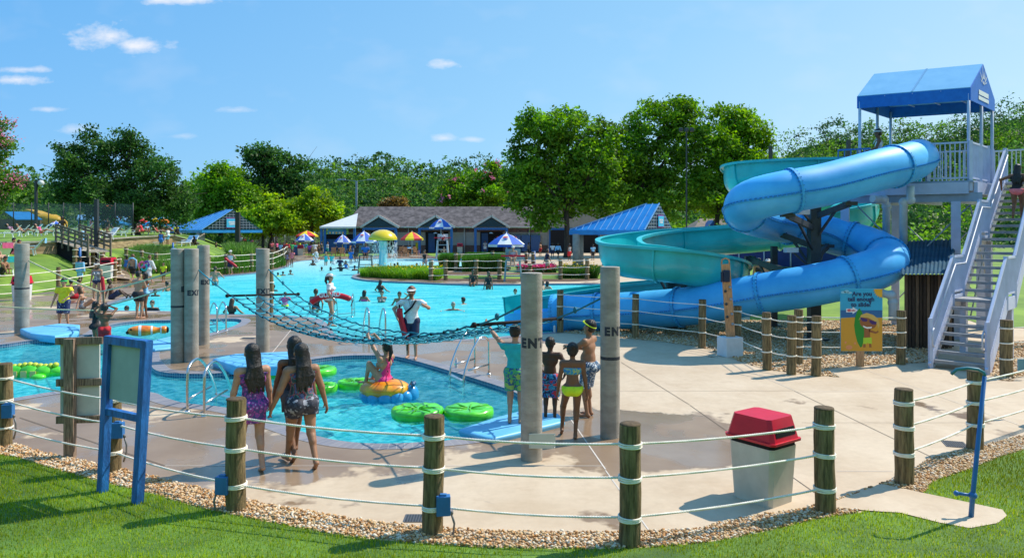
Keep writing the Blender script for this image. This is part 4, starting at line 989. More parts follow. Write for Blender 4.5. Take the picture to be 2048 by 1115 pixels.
a,b=bl.lerp(tl,.60),br.lerp(tr_,.60); c,e=bl.lerp(tl,.975),br.lerp(tr_,.975); mb=MB(); mb.slab([a,b,e,c],nrm_*.02); mb.build('panel',M('pale_panel',(.40,.44,.42),.6,.1,2),t)
g=G(140,912); t=thing('notice_board','pale notice board on a single brown timber post, leftmost of the two boards','notice board',g)
R=Matrix.Rotation(.12,3,'Z'); H=1.66
mb=MB(); mb.box(g+Vector((0,0,H/2-.02)),(.13,.11,H),R,0,.006); mb.build('post',OLDW,t)
mb=MB(); c=g+R@Vector((.10,.085,1.02)); mb.box(c,(.52,.03,1.15),R,0,.004); mb.build('panel',BOARDW,t)
for z in (.50,1.02,1.60):
    mb=MB(); w=.62 if z>1.2 else .60; mb.box(g+R@Vector((.10,.05,z)),(w,.045,.10),R,0,.004); mb.build('batten',OLDW,t)
# ------------------------------------------------------------------ litter bins
def bin_(loc,rz,s,label,group=None,white=False,h=1.0):
    t=thing('litter_bin',label,'litter bin',loc,rz,group); B=BINP if not white else WHITEP
    o=Vector(loc); X=Matrix.Translation(o)@Matrix.Rotation(rz,4,'Z')@Matrix.Scale(s,4)@Matrix.Translation(-o) if False else None
    def fr(mb,w0,d0,w1,d1,z0,z1,ins=.03):
        def rr(w,d,z,c=.04): return [Vector((x*(w/2-(c if k%2 else 0)),y*(d/2-(0 if k%2 else c)),z)) for x,y,k in ((-1,-1,0),(-1,-1,1),(1,-1,1),(1,-1,0),(1,1,0),(1,1,1),(-1,1,1),(-1,1,0))]
        a,b=rr(w0,d0,z0),rr(w1,d1,z1); mb.add(a+b,[list(range(8))[::-1],list(range(8,16))]+[(i,(i+1)%8,8+(i+1)%8,8+i) for i in range(8)])
    mb=MB(); fr(mb,.53*s,.65*s,.60*s,.74*s,0,.70*s*h); o1=mb.build('body',B,t,org=(0,0,0))
    mb=MB(); fr(mb,.58*s,.72*s,.58*s,.72*s,.69*s*h,.76*s*h); mb.build('liner',BLACKP,t,org=(0,0,0))
    mb=MB(); z=.755*s*h
    fr(mb,.68*s,.84*s,.69*s,.85*s,z,z+.035*s)
    w,dd=.66*s,.82*s
    # the hood is hollowed by a recessed flap on each narrow end
    fr(mb,w*.97,dd*.97,w*.86,dd*.76,z+.035*s,z+.34*s); mb.build('lid',REDP,t,org=(0,0,0))
    for sy in (-1,1):
        mb=MB(); y0=sy*dd*.455; y1=sy*dd*.43
        mb.add([(-w*.34,y0,z+.10*s),(w*.34,y0,z+.10*s),(w*.32,y1,z+.21*s),(-w*.32,y1,z+.21*s),(-w*.34,y0+sy*.012*s,z+.10*s),(w*.34,y0+sy*.012*s,z+.10*s),(w*.32,y1+sy*.012*s,z+.21*s),(-w*.32,y1+sy*.012*s,z+.21*s)],[(0,1,2,3),(4,5,6,7),(0,4,7,3),(1,5,6,2),(0,1,5,4),(3,2,6,7)]); mb.build('opening',BLACKP,t,org=(0,0,0))
    return t
g=G(1532,1003); bin_((g.x,g.y+.12,0),rad(36),.82,'putty coloured litter bin with red hooded lid on the deck behind the front rope fence',h=1.16)
# ------------------------------------------------------------------ blue standpipe and floor drains
g=G(1942,1034); t=thing('standpipe','tall blue shower standpipe with hooked outlet rising from a concrete slab in the grass','standpipe',g)
top=Vector((g.x+.15,g.y,1.55)); mb=MB(); mb.tube([g,g+Vector((.02,0,.25)),top],[.028,.026,.022],10); mb.build('pipe',PBLUE2,t)
mb=MB(); P=[top,top+Vector((-.01,0,.04)),top+Vector((-.06,.02,.07)),top+Vector((-.16,.05,.08)),top+Vector((-.26,.08,.06)),top+Vector((-.31,.10,.0))]; mb.tube(P,.017,8); mb.build('spout',M('old_teal',(.05,.22,.28),.5),t)
mb=MB(); p=g+Vector((.02,0,.24)); mb.ball(p,.045,8); mb.tube([p,p+Vector((-.16,.02,.02))],.018,8); mb.ball(p+Vector((-.17,.02,.02)),.03,6); mb.build('valve',PBLUE2,t)
def drain(u,v,w,l,a,label):
    p=G(u,v); t=thing('floor_drain',label,'drain',p,a); mb=MB(); mb.box((0,0,.004),(w,l,.008)); mb.build('drain_frame',M('drain_steel',(.10,.10,.11),.5),t,org=(0,0,0))
    mb=MB()
    for k in range(9): mb.box((w*(-.4+.1*k),0,.010),(w*.045,l*.86,.006))
    mb.build('grating',DARKM,t,org=(0,0,0))
drain(836,1036,.30,.22,.0,'square floor drain at the foot of a front fence post'); drain(1910,888,.30,.34,-.3,'square floor drain beside the right side fence'); drain(497,676,.42,.3,0,'small dark floor drain between the concrete columns and pool')
# ------------------------------------------------------------------ concrete columns
def column(u,vf,vt,rpx,label,word=None,vw=None,ang=0,size=.17,ring=None,pale=False,bands=True):
    g=G(u,vf); r=rpx/F*g.y; H=(vf-vt)/F*g.y; t=thing('concrete_column',label,'column',g,0,'round concrete columns')
    mb=MB(); n=28; prof=[(r*1.0,-.05)]
    for k in range(13): prof.append((r*(1+.004*math.sin(k*2.4+u)),H*k/12*.994))
    prof+=[(r*.985,H*.999),(r*.9,H),(.001,H)]
    mb.lathe(prof,g,n); mb.build('shaft',CONC2 if pale else CONC,t)
    if ring:
        z=(vf-ring)/F*g.y; mb=MB(); mb.lathe([(r*1.004,z-.025),(r*1.012,z-.02),(r*1.012,z+.02),(r*1.004,z+.025)],g,n); mb.build('painted_band',LETTER,t)
    if word:
        z=(vf-vw)/F*g.y
        img_text(word,size,LETTER,'lettering',t,Matrix.Translation((0,0,z))@Matrix.Rotation(rad(ang),4,'Z'),bend=r*1.012,bold=.011)
    # eye bolts for the ropes
    return g,r,H,t
C1=column(44,665,487,13,'concrete column at the left edge, nearest to the notice boards','EXIT',580,-130,.17,576)
C2=column(356,722,497,13.5,'concrete column, left one of the near pair beside the pool','EXIT',578,118,.16,612)
C3=column(383,722,497,13.5,'concrete column, right one of the near pair beside the pool','EXIT',585,58,.16)
C4=column(407,688,490,11.5,'concrete column just behind the near pair','EXIT',564,68,.16)
C5=column(525.5,706,497,13,'concrete column holding the left end of the cargo net','EXIT',582,34,.17)
C6=column(1063,918,545,21.5,'concrete column lettered ENTER with a small plaque, left of the two at the net entrance','ENTER',684,52,.17)
C7=column(1220,872,533,19.5,'concrete column lettered ENTER with a dark painted band, right of the two at the net entrance','ENTER',661,74,.17,714)
for C in (C6,):
    g,r,H,t=C; mb=MB(); mb.box(g+Vector((.14,-r-.02,.30)),(.36,.012,.20),0,0,.003); p=mb.build('plaque',M('plaque_glass',(.42,.47,.42),.3,.1,3),t)
    mb=MB()
    for sx in (-.165,.165):
        for sz in (-.085,.085): mb.ball(g+Vector((.14+sx,-r-.028,.30+sz)),.009,6)
    mb.build('bolt',STEEL,p)
# ------------------------------------------------------------------ ropes strung between the columns on the left
def cord(a,b,r,label,group,mat=PALER,sag=.03,cat='rope'):
    a=Vector(a); b=Vector(b); mb=MB(); n=10; mb.tube([a.lerp(b,k/n)-Vector((0,0,sag*4*(k/n)*(1-k/n))) for k in range(n+1)],r,6)
    return tag(mb.build('guide_rope',mat,None,(a+b)/2),label,cat,group)
HND=Q(200,583,23.5); HND2=Q(205,613,22.6)
cord(Q(57,521,23.0),HND,.022,'pale rope running down from the left edge column to the hanging grips','guide ropes of the left crossing')
cord(Q(345,543,18.2),HND,.022,'pale rope from the near column pair to the top of the hanging grips','guide ropes of the left crossing')
cord(Q(-120,602,21.5),Q(196,620,22.4),.02,'long slack pale rope passing level in front of the man in yellow','guide ropes of the left crossing',sag=.06)
cord(Q(346,571,18.3),HND2,.02,'lower pale rope from the near column pair to the boy hanging on','guide ropes of the left crossing')
for k,(u,v0,v1) in enumerate(((197,583,612),(207,583,612))):
    a,b=Q(u,v0,23.2),Q(u-1+2*k,v1,22.9); mb=MB(); mb.bar(a,b,.07,.03,0,(0,1,0)); tag(mb.build('hanging_grip',M('grip_wood',(.30,.20,.11),.8,.3,9),None,(a+b)/2),'%s of two brown wooden grips hanging from the ropes above the boy'%('left','right')[k],'grip','hanging grips')
# ------------------------------------------------------------------ the cargo net slung over the pool
t=thing('cargo_net','teal rope cargo net sagging over the pool between four concrete columns','cargo net',(-2.9,14.6,1.0))
L1,L2=Q(462,591,17.4),Q(590,588,18.9); R1,R2=Q(958,649,11.1),Q(1112,637,12.4)
def netp(s,q):
    a=L1.lerp(L2,q); b=R1.lerp(R2,q); p=a.lerp(b,s); p.z-=(.58+.0*q)*4*s*(1-s)*(1-.12*(2*s-1)) + .10*math.sin(math.pi*q)*math.sin(math.pi*s)**.5; return p
mb=MB(); NS,NQ=26,6
for j in range(NQ):
    q=j/(NQ-1); rr=.017 if j in(0,NQ-1) else .0115
    mb.tube([netp(k/60,q)+Vector((0,0,.018*math.sin(k*2.2+j*2))) for k in range(61)],rr,5,mi=0)
for i in range(NS+1):
    for j in range(NQ-1):
        s0=(i+(.5 if j%2 else 0))/(NS+.5); s1=(i+(0 if j%2 else .5))/(NS+.5)
        a,b=netp(s0,j/(NQ-1)),netp(s1,(j+1)/(NQ-1)); c=(a+b)/2-Vector((0,0,.045)); mb.tube([a,a.lerp(c,.5)-Vector((0,0,.01)),c,b.lerp(c,.5)-Vector((0,0,.01)),b],.0085,4,mi=1); mb.ball(a,.026,5,2)
        a2=netp((i+.5+(.5 if j%2 else 0))/(NS+.5) if i<NS else 1,j/(NQ-1)); c=(a2+b)/2-Vector((0,0,.05)); mb.tube([a2,c,b],.0085,4,mi=1)
mb.build('net',[TEALR,TEALR2,BLACKP],t)
for a,b in ((L1,L2),(R1,R2)):
    d=(b-a).normalized(); mb=MB(); mb.tube([a-d*.12,b+d*.12],.026,10); s=mb.build('spreader_bar',BLACKP,t); mb=MB()
    for e in (a-d*.10,b+d*.10): mb.ball(e,.045,8)
    mb.build('end_knob',BLACKP,s)
def colp(C,v,dx,dy=0):
    g,r,H,_=C; Y=g.y; z=HC-(v-HV)/F*Y; return Vector((g.x+dx*r,g.y+dy*r,z))
for a,b in ((L1,colp(C3,540,1.05)),(L2,colp(C5,538,1.0,-.3)),(R1,colp(C6,612,-1.0)),(R2,colp(C7,597,-1.0))):
    mb=MB(); mb.tube([a,a.lerp(b,.5)-Vector((0,0,.02)),b],.015,6); c=a.lerp(b,.45); mb.ball(c,.035,6,0,(1,1,1.6)); mb.build('suspension_rope',TEALR if b.y<14 else TEALR2,t)
# ------------------------------------------------------------------ pool ladders
def ladder(u1,v1,u2,v2,ud,vd,label,h=.85,zw=-.35,rung=True):
    "two bent rails from deck spots (u1,v1),(u2,v2) over into the water at offset of (ud,vd)"
    a,b=G(u1,v1),G(u2,v2); t=thing('pool_ladder',label,'pool ladder',(a+b)/2,0,'steel pool ladders'); d=(G(ud,vd)-(a+b)/2)
    for p in (a,b):
        w=p+d; h1=h; P=[p,p+Vector((0,0,h1*.75)),p+d*.08+Vector((0,0,h1*.93)),p+d*.25+Vector((0,0,h1)),p+d*.45+Vector((0,0,h1*.95)),p+d*.75+Vector((0,0,h1*.65)),w+Vector((0,0,h1*.22)),w+d*.04+Vector((0,0,-.1)),w+d*.04+Vector((0,0,zw))]
        mb=MB(); mb.tube(catmull(P,4,False),.024,10); mb.lathe([(.05,0),(.05,.02),(.026,.03)],p,12); mb.build('rail',STEEL,t)
    mb=MB(); mb.tube([a+Vector((0,0,.22)),a+d*.84+Vector((0,0,.22))],.02,8); mb.tube([b+Vector((0,0,.22)),b+d*.84+Vector((0,0,.22))],.02,8); mb.build('brace',STEEL,t)
    if rung:
        mb=MB()
        for z in (.02,-.25): q=d*(1.03); mb.box((a+b)/2+q+Vector((0,0,z)),((b-a).length,.09,.03),math.atan2((b-a).y,(b-a).x))
        mb.build('tread',STEEL,t)
ladder(375,823,409,832,446,795,'bent steel pool ladder on the near deck left of the three walking girls')
ladder(978,748,950,736,915,757,'bent steel pool ladder on the right edge of the near pool')
ladder(452,661,434,664,425,650,'small steel pool ladder between the column pair and the net column')
ladder(704,634,668,637,692,628,'steel pool ladder beside the woman lifeguard on the main pool edge',.8)
ladder(738,686,771,688,742,676,'steel pool ladder at the main pool edge left of the male lifeguard',.95)
# wooden post standing behind the net column, small bottle
rope_post('p',*G(541,630).xy,1.62,.11,[1.22,.85,.4],'greenish timber post with rope wraps behind the net column','deck posts')
g=G(1109,664); mb=MB(); mb.lathe([(.04,0),(.04,.17),(.03,.2),(.015,.215),(.001,.215)],g,12); tag(mb.build('drinks_can',M('can_white',(.6,.6,.58),.3,.3,40),None,g),'small white drinks bottle on the deck left of the first slide fence post','bottle')
g=G(913,735); mb=MB(); mb.lathe([(.035,0),(.035,.16),(.012,.2),(.012,.23),(.001,.23)],g,12); tag(mb.build('bottle',[M('bottle_clear',(.6,.62,.65),.2)],None,g),'small red capped bottle on the coping under the right ladder','bottle')
# ------------------------------------------------------------------ floats and foam mats
def lily(u,v,wpx,label,z=-.02,notch=True):
    g=G(u,v,-.02); r=wpx/2/F*g.y; t=thing('lily_pad_float',label,'lily pad float',(g.x,g.y,-.10),RD.uniform(0,6),'green lily pad floats'); n=40; mb=MB()
    prof=[(.86,-.05),(.97,-.0),(1.0,.06),(.985,.115),(.93,.145),(.75,.15),(.45,.142),(.15,.135),(.0,.135)]
    vs=[];fs=[]
    for (rr,z_) in prof:
        for k in range(n):
            a=2*math.pi*k/n; q=abs(((a+math.pi)%(2*math.pi))-math.pi)/.16; nt=1-.30*max(0,1-q) if notch else 1
            rad_=rr*r*nt; zz=z_+.008*math.cos(a*9)*(1 if .3<rr<.95 else 0); vs.append((rad_*math.cos(a),rad_*math.sin(a),zz))
    fs=[(i*n+k,i*n+(k+1)%n,(i+1)*n+(k+1)%n,(i+1)*n+k) for i in range(len(prof)-1) for k in range(n)]
    mb.add(vs,fs,0,True); mb.build('pad',LILY,t,org=(0,0,0)); mb=MB()
    for k in range(7):
        a=.5+k*.85; mb.tube([(r*.12*math.cos(a),r*.12*math.sin(a),.139),(r*.5*math.cos(a+.05),r*.5*math.sin(a+.05),.149),(r*.85*math.cos(a),r*.85*math.sin(a),.152)],[.014,.011,.005],5)
    mb.build('leaf_vein',LILYD,t,org=(0,0,0)); return t
lily(835,822,106,'lily pad float, left one of the two nearest the front of the pool'); lily(938,822,101,'lily pad float, right one of the two nearest the front of the pool')
lily(708,766,66,'lily pad float touching the left of the orange and blue float'); lily(634,741,78,'lily pad float beyond the walking girls, close to the blue foam mat'); lily(642,774,66,'lily pad float just right of the girl in palm print shorts'); lily(560,742,70,'lily pad float seen between the two long haired girls'); lily(108,676,46,'lily pad float under the far left foam mat')
def mat_(pts,th,label,z=.02,tilt=0):
    P0=[G(u,v) for u,v in pts]; P=[q for i,p in enumerate(P0) for q in (p.lerp(P0[i-1],.10),p.lerp(P0[(i+1)%len(P0)],.10))]; c=sum(P,Vector())/len(P); t=thing('foam_mat',label,'foam mat',(c.x,c.y,0),0,'light blue foam mats'); cc=catmull(P,5); n=len(cc); mb=MB(); vs=[];fs=[]
    for (s_,zz) in ((.97,z-.05),(1.0,z+.02),(1.0,z+th-.03),(.975,z+th-.006),(.93,z+th),(.5,z+th+.004),(.02,z+th+.004)):
        for p in cc: vs.append(Vector((c.x+(p.x-c.x)*s_,c.y+(p.y-c.y)*s_,zz)))
    for i in range(6):
        for k in range(n): fs.append((i*n+k,i*n+(k+1)%n,(i+1)*n+(k+1)%n,(i+1)*n+k))
    mb.add(vs,fs,0,True); mb.build('pad',MATB,t)
    mb=MB(); a,b=P0[0].lerp(P0[1],.5),P0[2].lerp(P0[3],.5); mb.tube([a.lerp(b,.08)+Vector((0,0,z+th+.003)),a.lerp(b,.9)+Vector((0,0,z+th+.006))],.012,5); mb.build('strap',M('mat_strap',(.05,.25,.5),.6),t)
mat_([(917,869),(985,888),(1130,852),(1118,836),(1036,832),(985,846)],.07,'light blue foam mat on the deck under the children waiting at the net entrance')
mat_([(425,733),(470,722),(580,717),(600,728),(560,748),(470,748)],.17,'light blue foam mat at the deck edge behind the walking girls')
mat_([(40,668),(120,657),(160,660),(158,674),(110,684),(60,678)],.16,'light blue foam mat at the far left pool edge below the man in yellow')
mat_([(275,694),(345,676),(352,690),(345,700),(310,704)],.06,'light blue foam mat beside the near column pair under the clownfish float')
# caterpillar float: orange back on a ring of blue lobes
g=G(776,797,-.1); t=thing('animal_float','orange and blue caterpillar float carrying the woman in the pink swimsuit','animal float',(g.x,g.y,-.12))
mb=MB()
for k in range(12):
    a=k/12*6.283; mb.ball((g.x+.40*math.cos(a),g.y+.30*math.sin(a),-.03),.155,9,sc=(1,1,.95))
mb.ball((g.x+.44,g.y-.02,.0),.18,10,sc=(.9,1,1.05)); mb.build('body',FBLUE,t)
mb=MB(); mb.ball((g.x-.05,g.y-.04,.10),.47,16,sc=(1.05,.84,.42)); mb.build('back',ORANGE,t)
mb=MB()
for s in (-.07,.07): mb.ball((g.x+.50,g.y+s-.05,.20),.045,7)
mb.tube([(g.x+.42,g.y-.05,.16),(g.x+.47,g.y-.1,.26),(g.x+.53,g.y-.1,.22)],.014,6); mb.build('eye',M('float_eye',(.03,.12,.25),.3),t)
# clownfish
g=G(292,676); t=thing('fish_float','orange clownfish float with white stripes lying on the blue foam mat','fish float',(g.x,g.y,.08),rad(22),); L=.95
mb=MB(); vs=[];fs=[];n=14;st=[(-.52,.02,.03),(-.48,.10,.09),(-.36,.17,.14),(-.2,.20,.17),(0,.19,.16),(.18,.14,.13),(.3,.08,.09),(.36,.07,.08),(.46,.12,.12),(.55,.12,.12),(.60,.04,.06)]
for (x,w,h) in st:
    for k in range(n): a=k/n*6.283; vs.append((x*L,w*L*math.cos(a),.15*L+h*L*math.sin(a)))
for i in range(len(st)-1):
    for k in range(n): fs.append((i*n+k,i*n+(k+1)%n,(i+1)*n+(k+1)%n,(i+1)*n+k))
mb.add(vs,fs,0,True)
OR2=M('fish_orange',(.75,.13,.005),.35,.2,4,(.88,.28,.01),coat=.3); mb.build('body',OR2,t,org=(0,0,0))
for (x0,x1,w0,w1,h0,h1) in ((-.20,-.12,.205,.203,.175,.172),(.14,.19,.158,.142,.147,.135),(.40,.44,.10,.12,.11,.125)):
    mb=MB(); vs=[(x*L,w*L*math.cos(k/n*6.283),.15*L+h*L*math.sin(k/n*6.283)) for (x,w,h) in ((x0,w0,h0),((x0+x1)/2,(w0+w1)/2+.004,(h0+h1)/2+.004),(x1,w1,h1)) for k in range(n)]
    mb.add(vs,[(i*n+k,i*n+(k+1)%n,(i+1)*n+(k+1)%n,(i+1)*n+k) for i in range(2) for k in range(n)],0,True); mb.build('stripe',WHITEP,t,org=(0,0,0))
mb=MB(); mb.ball((.60*L,0,.15*L),.07,8,sc=(.6,1.1,1.3)); mb.build('tail_fin',BLACKP,t,org=(0,0,0))
mb=MB(); mb.ball((-.50*L,-.06,.12*L),.05,7); mb.ball((-.40*L,-.15,.22*L),.03,7); mb.build('face',BLACKP,t,org=(0,0,0))
# crocodile float at the left edge
g=G(62,752,-.1); t=thing('animal_float','long green and yellow crocodile float lying on the water at the left edge','animal float',(g.x,g.y,-.12),rad(4))
mb=MB()
for (x,r) in ((-.9,.17),(-.6,.19),(-.3,.21),(0,.22),(.3,.20),(.55,.15)): mb.ball((x,0,.12),r,9,sc=(1.15,.95,.75))
for (x,s) in ((-.55,-1),(.3,-1),(-.55,1),(.3,1)): mb.ball((x,s*.26,.05),.12,8,sc=(1.3,1,.6))
mb.build('body',LILY,t,org=(0,0,0)); mb=MB()
for k in range(14): mb.ball((-.9+.11*k,0,.26+.02*math.sin(k)),.062,6,sc=(1.1,1.2,1))
mb.build('back_ridge',M('croc_yellow',(.55,.62,.04),.35),t,org=(0,0,0)); mb=MB()
for k in range(4): mb.box((-.45+.2*k,-.205,.10),(.13,.02,.14),0,0,.008)
mb.build('belly_plate',M('croc_belly',(.75,.55,.20),.4),t,org=(0,0,0))
# ------------------------------------------------------------------ water slides and their tower
TUBE=M('slide_blue',(.055,.43,.90),.52,.06,.9,(.085,.51,.95),spec=.38,coat=.08)
TUBED=M('slide_flange',(.035,.38,.76),.5,.2,8)
TEAL=M('slide_teal',(.018,.48,.50),.30,.10,.9,(.03,.54,.56),spec=.5,coat=.25)
TEALF=M('slide_teal_rim',(.03,.50,.54),.32,.1,2)
LAV=M('tower_lavender',(.50,.55,.72),.5,.08,3)
LAVD=M('tower_beam',(.28,.34,.44),.5,.1,3)
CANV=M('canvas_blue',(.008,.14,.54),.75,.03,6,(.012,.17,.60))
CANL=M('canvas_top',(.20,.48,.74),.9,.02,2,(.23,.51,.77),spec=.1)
PVC=M('pvc_pipe',(.50,.54,.55),.4,.1,4)
CORR=M('corrugated_blue',(.03,.10,.16),.75,.2,3,spec=.15)
def spath(px,n=10): return catmull([Q(*p) for p in px],n,False)
t=thing('tube_slide','blue enclosed spiral tube water slide winding down from the tower','water slide',(11,20,0))
TP=spath([(1836,316,22.5),(1824,322,21.5),(1795,331,20.8),(1745,343,20.3),(1650,369,19.9),(1570,384,19.7),(1515,397,19.9),(1490,412,20.6),(1500,430,21.7),(1555,445,22.8),(1620,459,23.3),(1680,475,23.3),(1734,490,22.7),(1768,508,21.6),(1768,529,20.6),(1710,551,20.2),(1620,571,20.3),(1535,585,20.8),(1417,606,21.8),(1343,615,22.5),(1240,621,23.3),(1170,624,23.8),(1108,626,24.1)],10)
TR=.565
def frames(P):
    "tangent, sideways and upward vectors that keep upright along the run"
    out=[]
    for i in range(len(P)):
        T=(P[min(i+1,len(P)-1)]-P[max(i-1,0)]).normalized(); s=T.cross(Vector((0,0,1))).normalized(); out.append((T,s,s.cross(T)))
    return out
TF=frames(TP)
def sweep(P,FR,prof,i0,i1,mb,mi=0,closed=False,sm=True):
    n=len(prof); vs=[P[i]+FR[i][1]*a+FR[i][2]*b for i in range(i0,i1+1) for a,b in prof]; m=n if closed else n-1
    fs=[(k*n+j,k*n+(j+1)%n,(k+1)*n+(j+1)%n,(k+1)*n+j) for k in range(i1-i0) for j in range(m)]
    mb.add(vs,fs,mi,sm)
ring=[(TR*math.cos(a),TR*math.sin(a)) for a in np.linspace(0,6.283185,33)[:-1]]; ringi=[(x*.965,y*.965) for x,y in ring]
cuts=[0,22,48,76,94,114,133,152,171,188,206,len(TP)-1]
cuts=[c for c in cuts if c<len(TP)]
for a,b in zip(cuts,cuts[1:]):
    mb=MB(); sweep(TP,TF,ring,a,b,mb,0,True); sweep(TP,TF,ringi[::-1],a,b,mb,0,True); seg=mb.build('tube_section',TUBE,t)
    mb=MB(); i=b
    T,s,u=TF[i]; p=TP[i]
    vs=[];n=len(ring)
    for off,k in ((-.035,.99),(-.035,1.085),(.035,1.085),(.035,.99)):
        vs+=[p+T*off+s*x*k+u*y*k for x,y in ring]
    mb.add(vs,[(j*n+k,j*n+(k+1)%n,(j+1)*n+(k+1)%n,(j+1)*n+k) for j in range(3) for k in range(n)],0,False); 
    for k in range(0,32):
        x,y=ring[k]
        for off in (-.045,.045): mb.box(p+T*off+s*x*1.045+u*y*1.045,(.032,.032,.032),0,1)
    fl=mb.build('flange',[TUBED,M('bolt_blue',(.02,.24,.56),.5)],seg)
    # the seam lip along each half of the tube
    for sd in (-1,1):
        mb=MB(); pr=[(sd*TR*.985,-.105),(sd*TR*1.06,-.10),(sd*TR*1.06,-.08),(sd*TR*.985,-.075)]; sweep(TP,TF,pr,a,b,mb,0,True,False)
        for i in range(a,b,1):
            for fr in (0.0,.5):
                q=TP[i].lerp(TP[i+1],fr)+TF[i][1]*sd*TR*1.045+TF[i][2]*-.058; mb.box(q,(.035,.035,.03),0,1)
        mb.build('seam',[TUBED,M('bolt_blue',(.02,.24,.56),.5)],seg)
# collar and open trough where the tube lets out over the pool
i=len(TP)-1; T,s,u=TF[i]; p=TP[i]; mb=MB(); n=len(ring); vs=[]
for off,k in ((-.5,1.0),(-.46,1.04),(.0,1.07),(.06,1.05),(.06,.97),(-.4,.96)): vs+=[p+T*off+s*x*k+u*y*k for x,y in ring]
mb.add(vs,[(j*n+k,j*n+(k+1)%n,(j+1)*n+(k+1)%n,(j+1)*n+k) for j in range(5) for k in range(n)],0,True); mb.build('exit_collar',TUBE,t)
mb=MB(); half=[(TR*math.cos(a),TR*math.sin(a)) for a in np.linspace(math.pi,2*math.pi,15)]; half=[(-TR,.12)]+half+[(TR,.12)]; ext=[p+T*d+Vector((0,0,-.02*d)) for d in (0,.5,1.0,1.5)]; EF=[TF[i]]*4
sweep(ext,EF,half,0,3,mb); sweep(ext,EF,[(x*.94,y*.94) for x,y in half][::-1],0,3,mb); mb.build('exit_trough',TUBE,t)
# ---- open teal slide
t=thing('open_slide','open teal water slide flume curving behind the blue tube slide','water slide',(9,26,0))
GP=spath([(1830,352,24.2),(1740,343,25.2),(1640,343,26.0),(1560,345,26.0),(1505,349,26.0),(1482,357,26.8),(1500,370,28.0),(1570,385,28.8),(1650,398,28.8),(1705,407,28.2),(1722,420,27.2),(1700,436,26.3),(1630,453,26.2),(1530,468,26.5),(1440,476,26.3),(1340,484,25.8),(1272,493,25.0),(1238,503,24.0),(1250,514,23.0),(1310,521,22.2),(1380,529,21.9),(1435,543,22.2),(1456,560,23.2),(1430,573,24.6),(1350,582,25.4),(1250,591,26.0),(1150,603,26.0),(1070,614,25.6),(1030,622,25.2)],8)
GF=frames(GP); R=.60; wall=.42
prof=[(-R-.10,wall-.06),(-R-.10,wall),(-R,wall)]+[(R*math.cos(a),R*math.sin(a)) for a in np.linspace(math.pi,2*math.pi,15)]+[(R,wall),(R+.10,wall),(R+.10,wall-.06)]
inner=[(R+.0,wall-.0)]
gc=list(range(0,len(GP),17))+[len(GP)-1]
for a,b in zip(gc,gc[1:]):
    if b<=a: continue
    mb=MB(); sweep(GP,GF,prof[2:-2],a,b,mb,0); seg=mb.build('flume_section',TEAL,t)
    for sd in (-1,1):
        mb=MB(); pr=[(sd*(R-.03),wall+.012),(sd*(R+.13),wall+.012),(sd*(R+.13),wall-.07),(sd*(R+.105),wall-.07),(sd*(R+.105),wall-.015),(sd*(R-.03),wall-.015)]
        sweep(GP,GF,pr,a,b,mb,0,True,False); mb.build('rim',TEALF,seg)
    mb=MB(); T,s,u=GF[b]; p=GP[b]; k=prof[2:-2]; vs=[]
    for off,q in ((-.03,1.0),(-.03,1.09),(.03,1.09),(.03,1.0)): vs+=[p+T*off+s*x*q+u*(y*q if y<0 else y) for x,y in k]
    n=len(k); mb.add(vs,[(j*n+i2,j*n+i2+1,(j+1)*n+i2+1,(j+1)*n+i2) for j in range(3) for i2 in range(n-1)],0); mb.build('flange',TEAL,seg)
# ---- steel masts that carry the flumes
def mast(u,vt,Y,w,arms,label,mat=DARKM,zb=0.):
    a=Q(u,vt,Y); b=Vector((a.x,a.y,zb)); t=thing('slide_mast',label,'slide support',b,0,'slide support masts'); mb=MB(); mb.box((a+b)/2,(w,w,(a-b).length)); mb.build('mast',mat,t)
    for (u2,v2,Y2) in arms:
        e=Q(u2,v2,Y2); q=Vector((a.x,a.y,e.z-.35)); mb=MB(); mb.bar(q,e,.10,.16); mb.box(e,(.34,.2,.10)); mb.bar(q+Vector((0,0,-.7)),q.lerp(e,.65),.06,.06); mb.build('arm',mat,t)
    mb=MB(); mb.box(b+Vector((0,0,.03)),(w*2.2,w*2.2,.06)); mb.build('base_plate',mat,t)
mast(1628,400,21.6,.30,[(1575,430,19.9),(1700,407,20.6),(1560,468,22.4),(1655,492,22.8),(1500,520,25.5)],'main dark steel mast standing inside the loops of the blue tube')
mast(1548,492,24.5,.18,[(1500,515,25.8)],'thin dark steel mast left of the main mast under the teal flume')
mast(1345,560,24.2,.34,[(1300,545,23.2),(1390,560,22.6)],'short dark steel support under the lower bend of the teal flume')
mast(1232,545,24.6,.14,[(1215,528,24.2)],'thin steel support under the left bend of the teal flume',GALV)
for k,(u,v,Y) in enumerate(((1604,424,20.8),(1582,500,21.6))):
    p=Q(u,v,Y); t=thing('floodlight','%s white box floodlight bracketed to the main slide mast'%('upper','lower')[k],'floodlight',p); mb=MB(); mb.box(p,(.38,.2,.14),.2,0,.02); mb.build('lamp_housing',WHITEP,t); mb=MB(); q=Q(1624,v+ (22 if k==0 else 38),21.5); mb.bar(p,q,.05,.05); mb.build('bracket',DARKM,t)
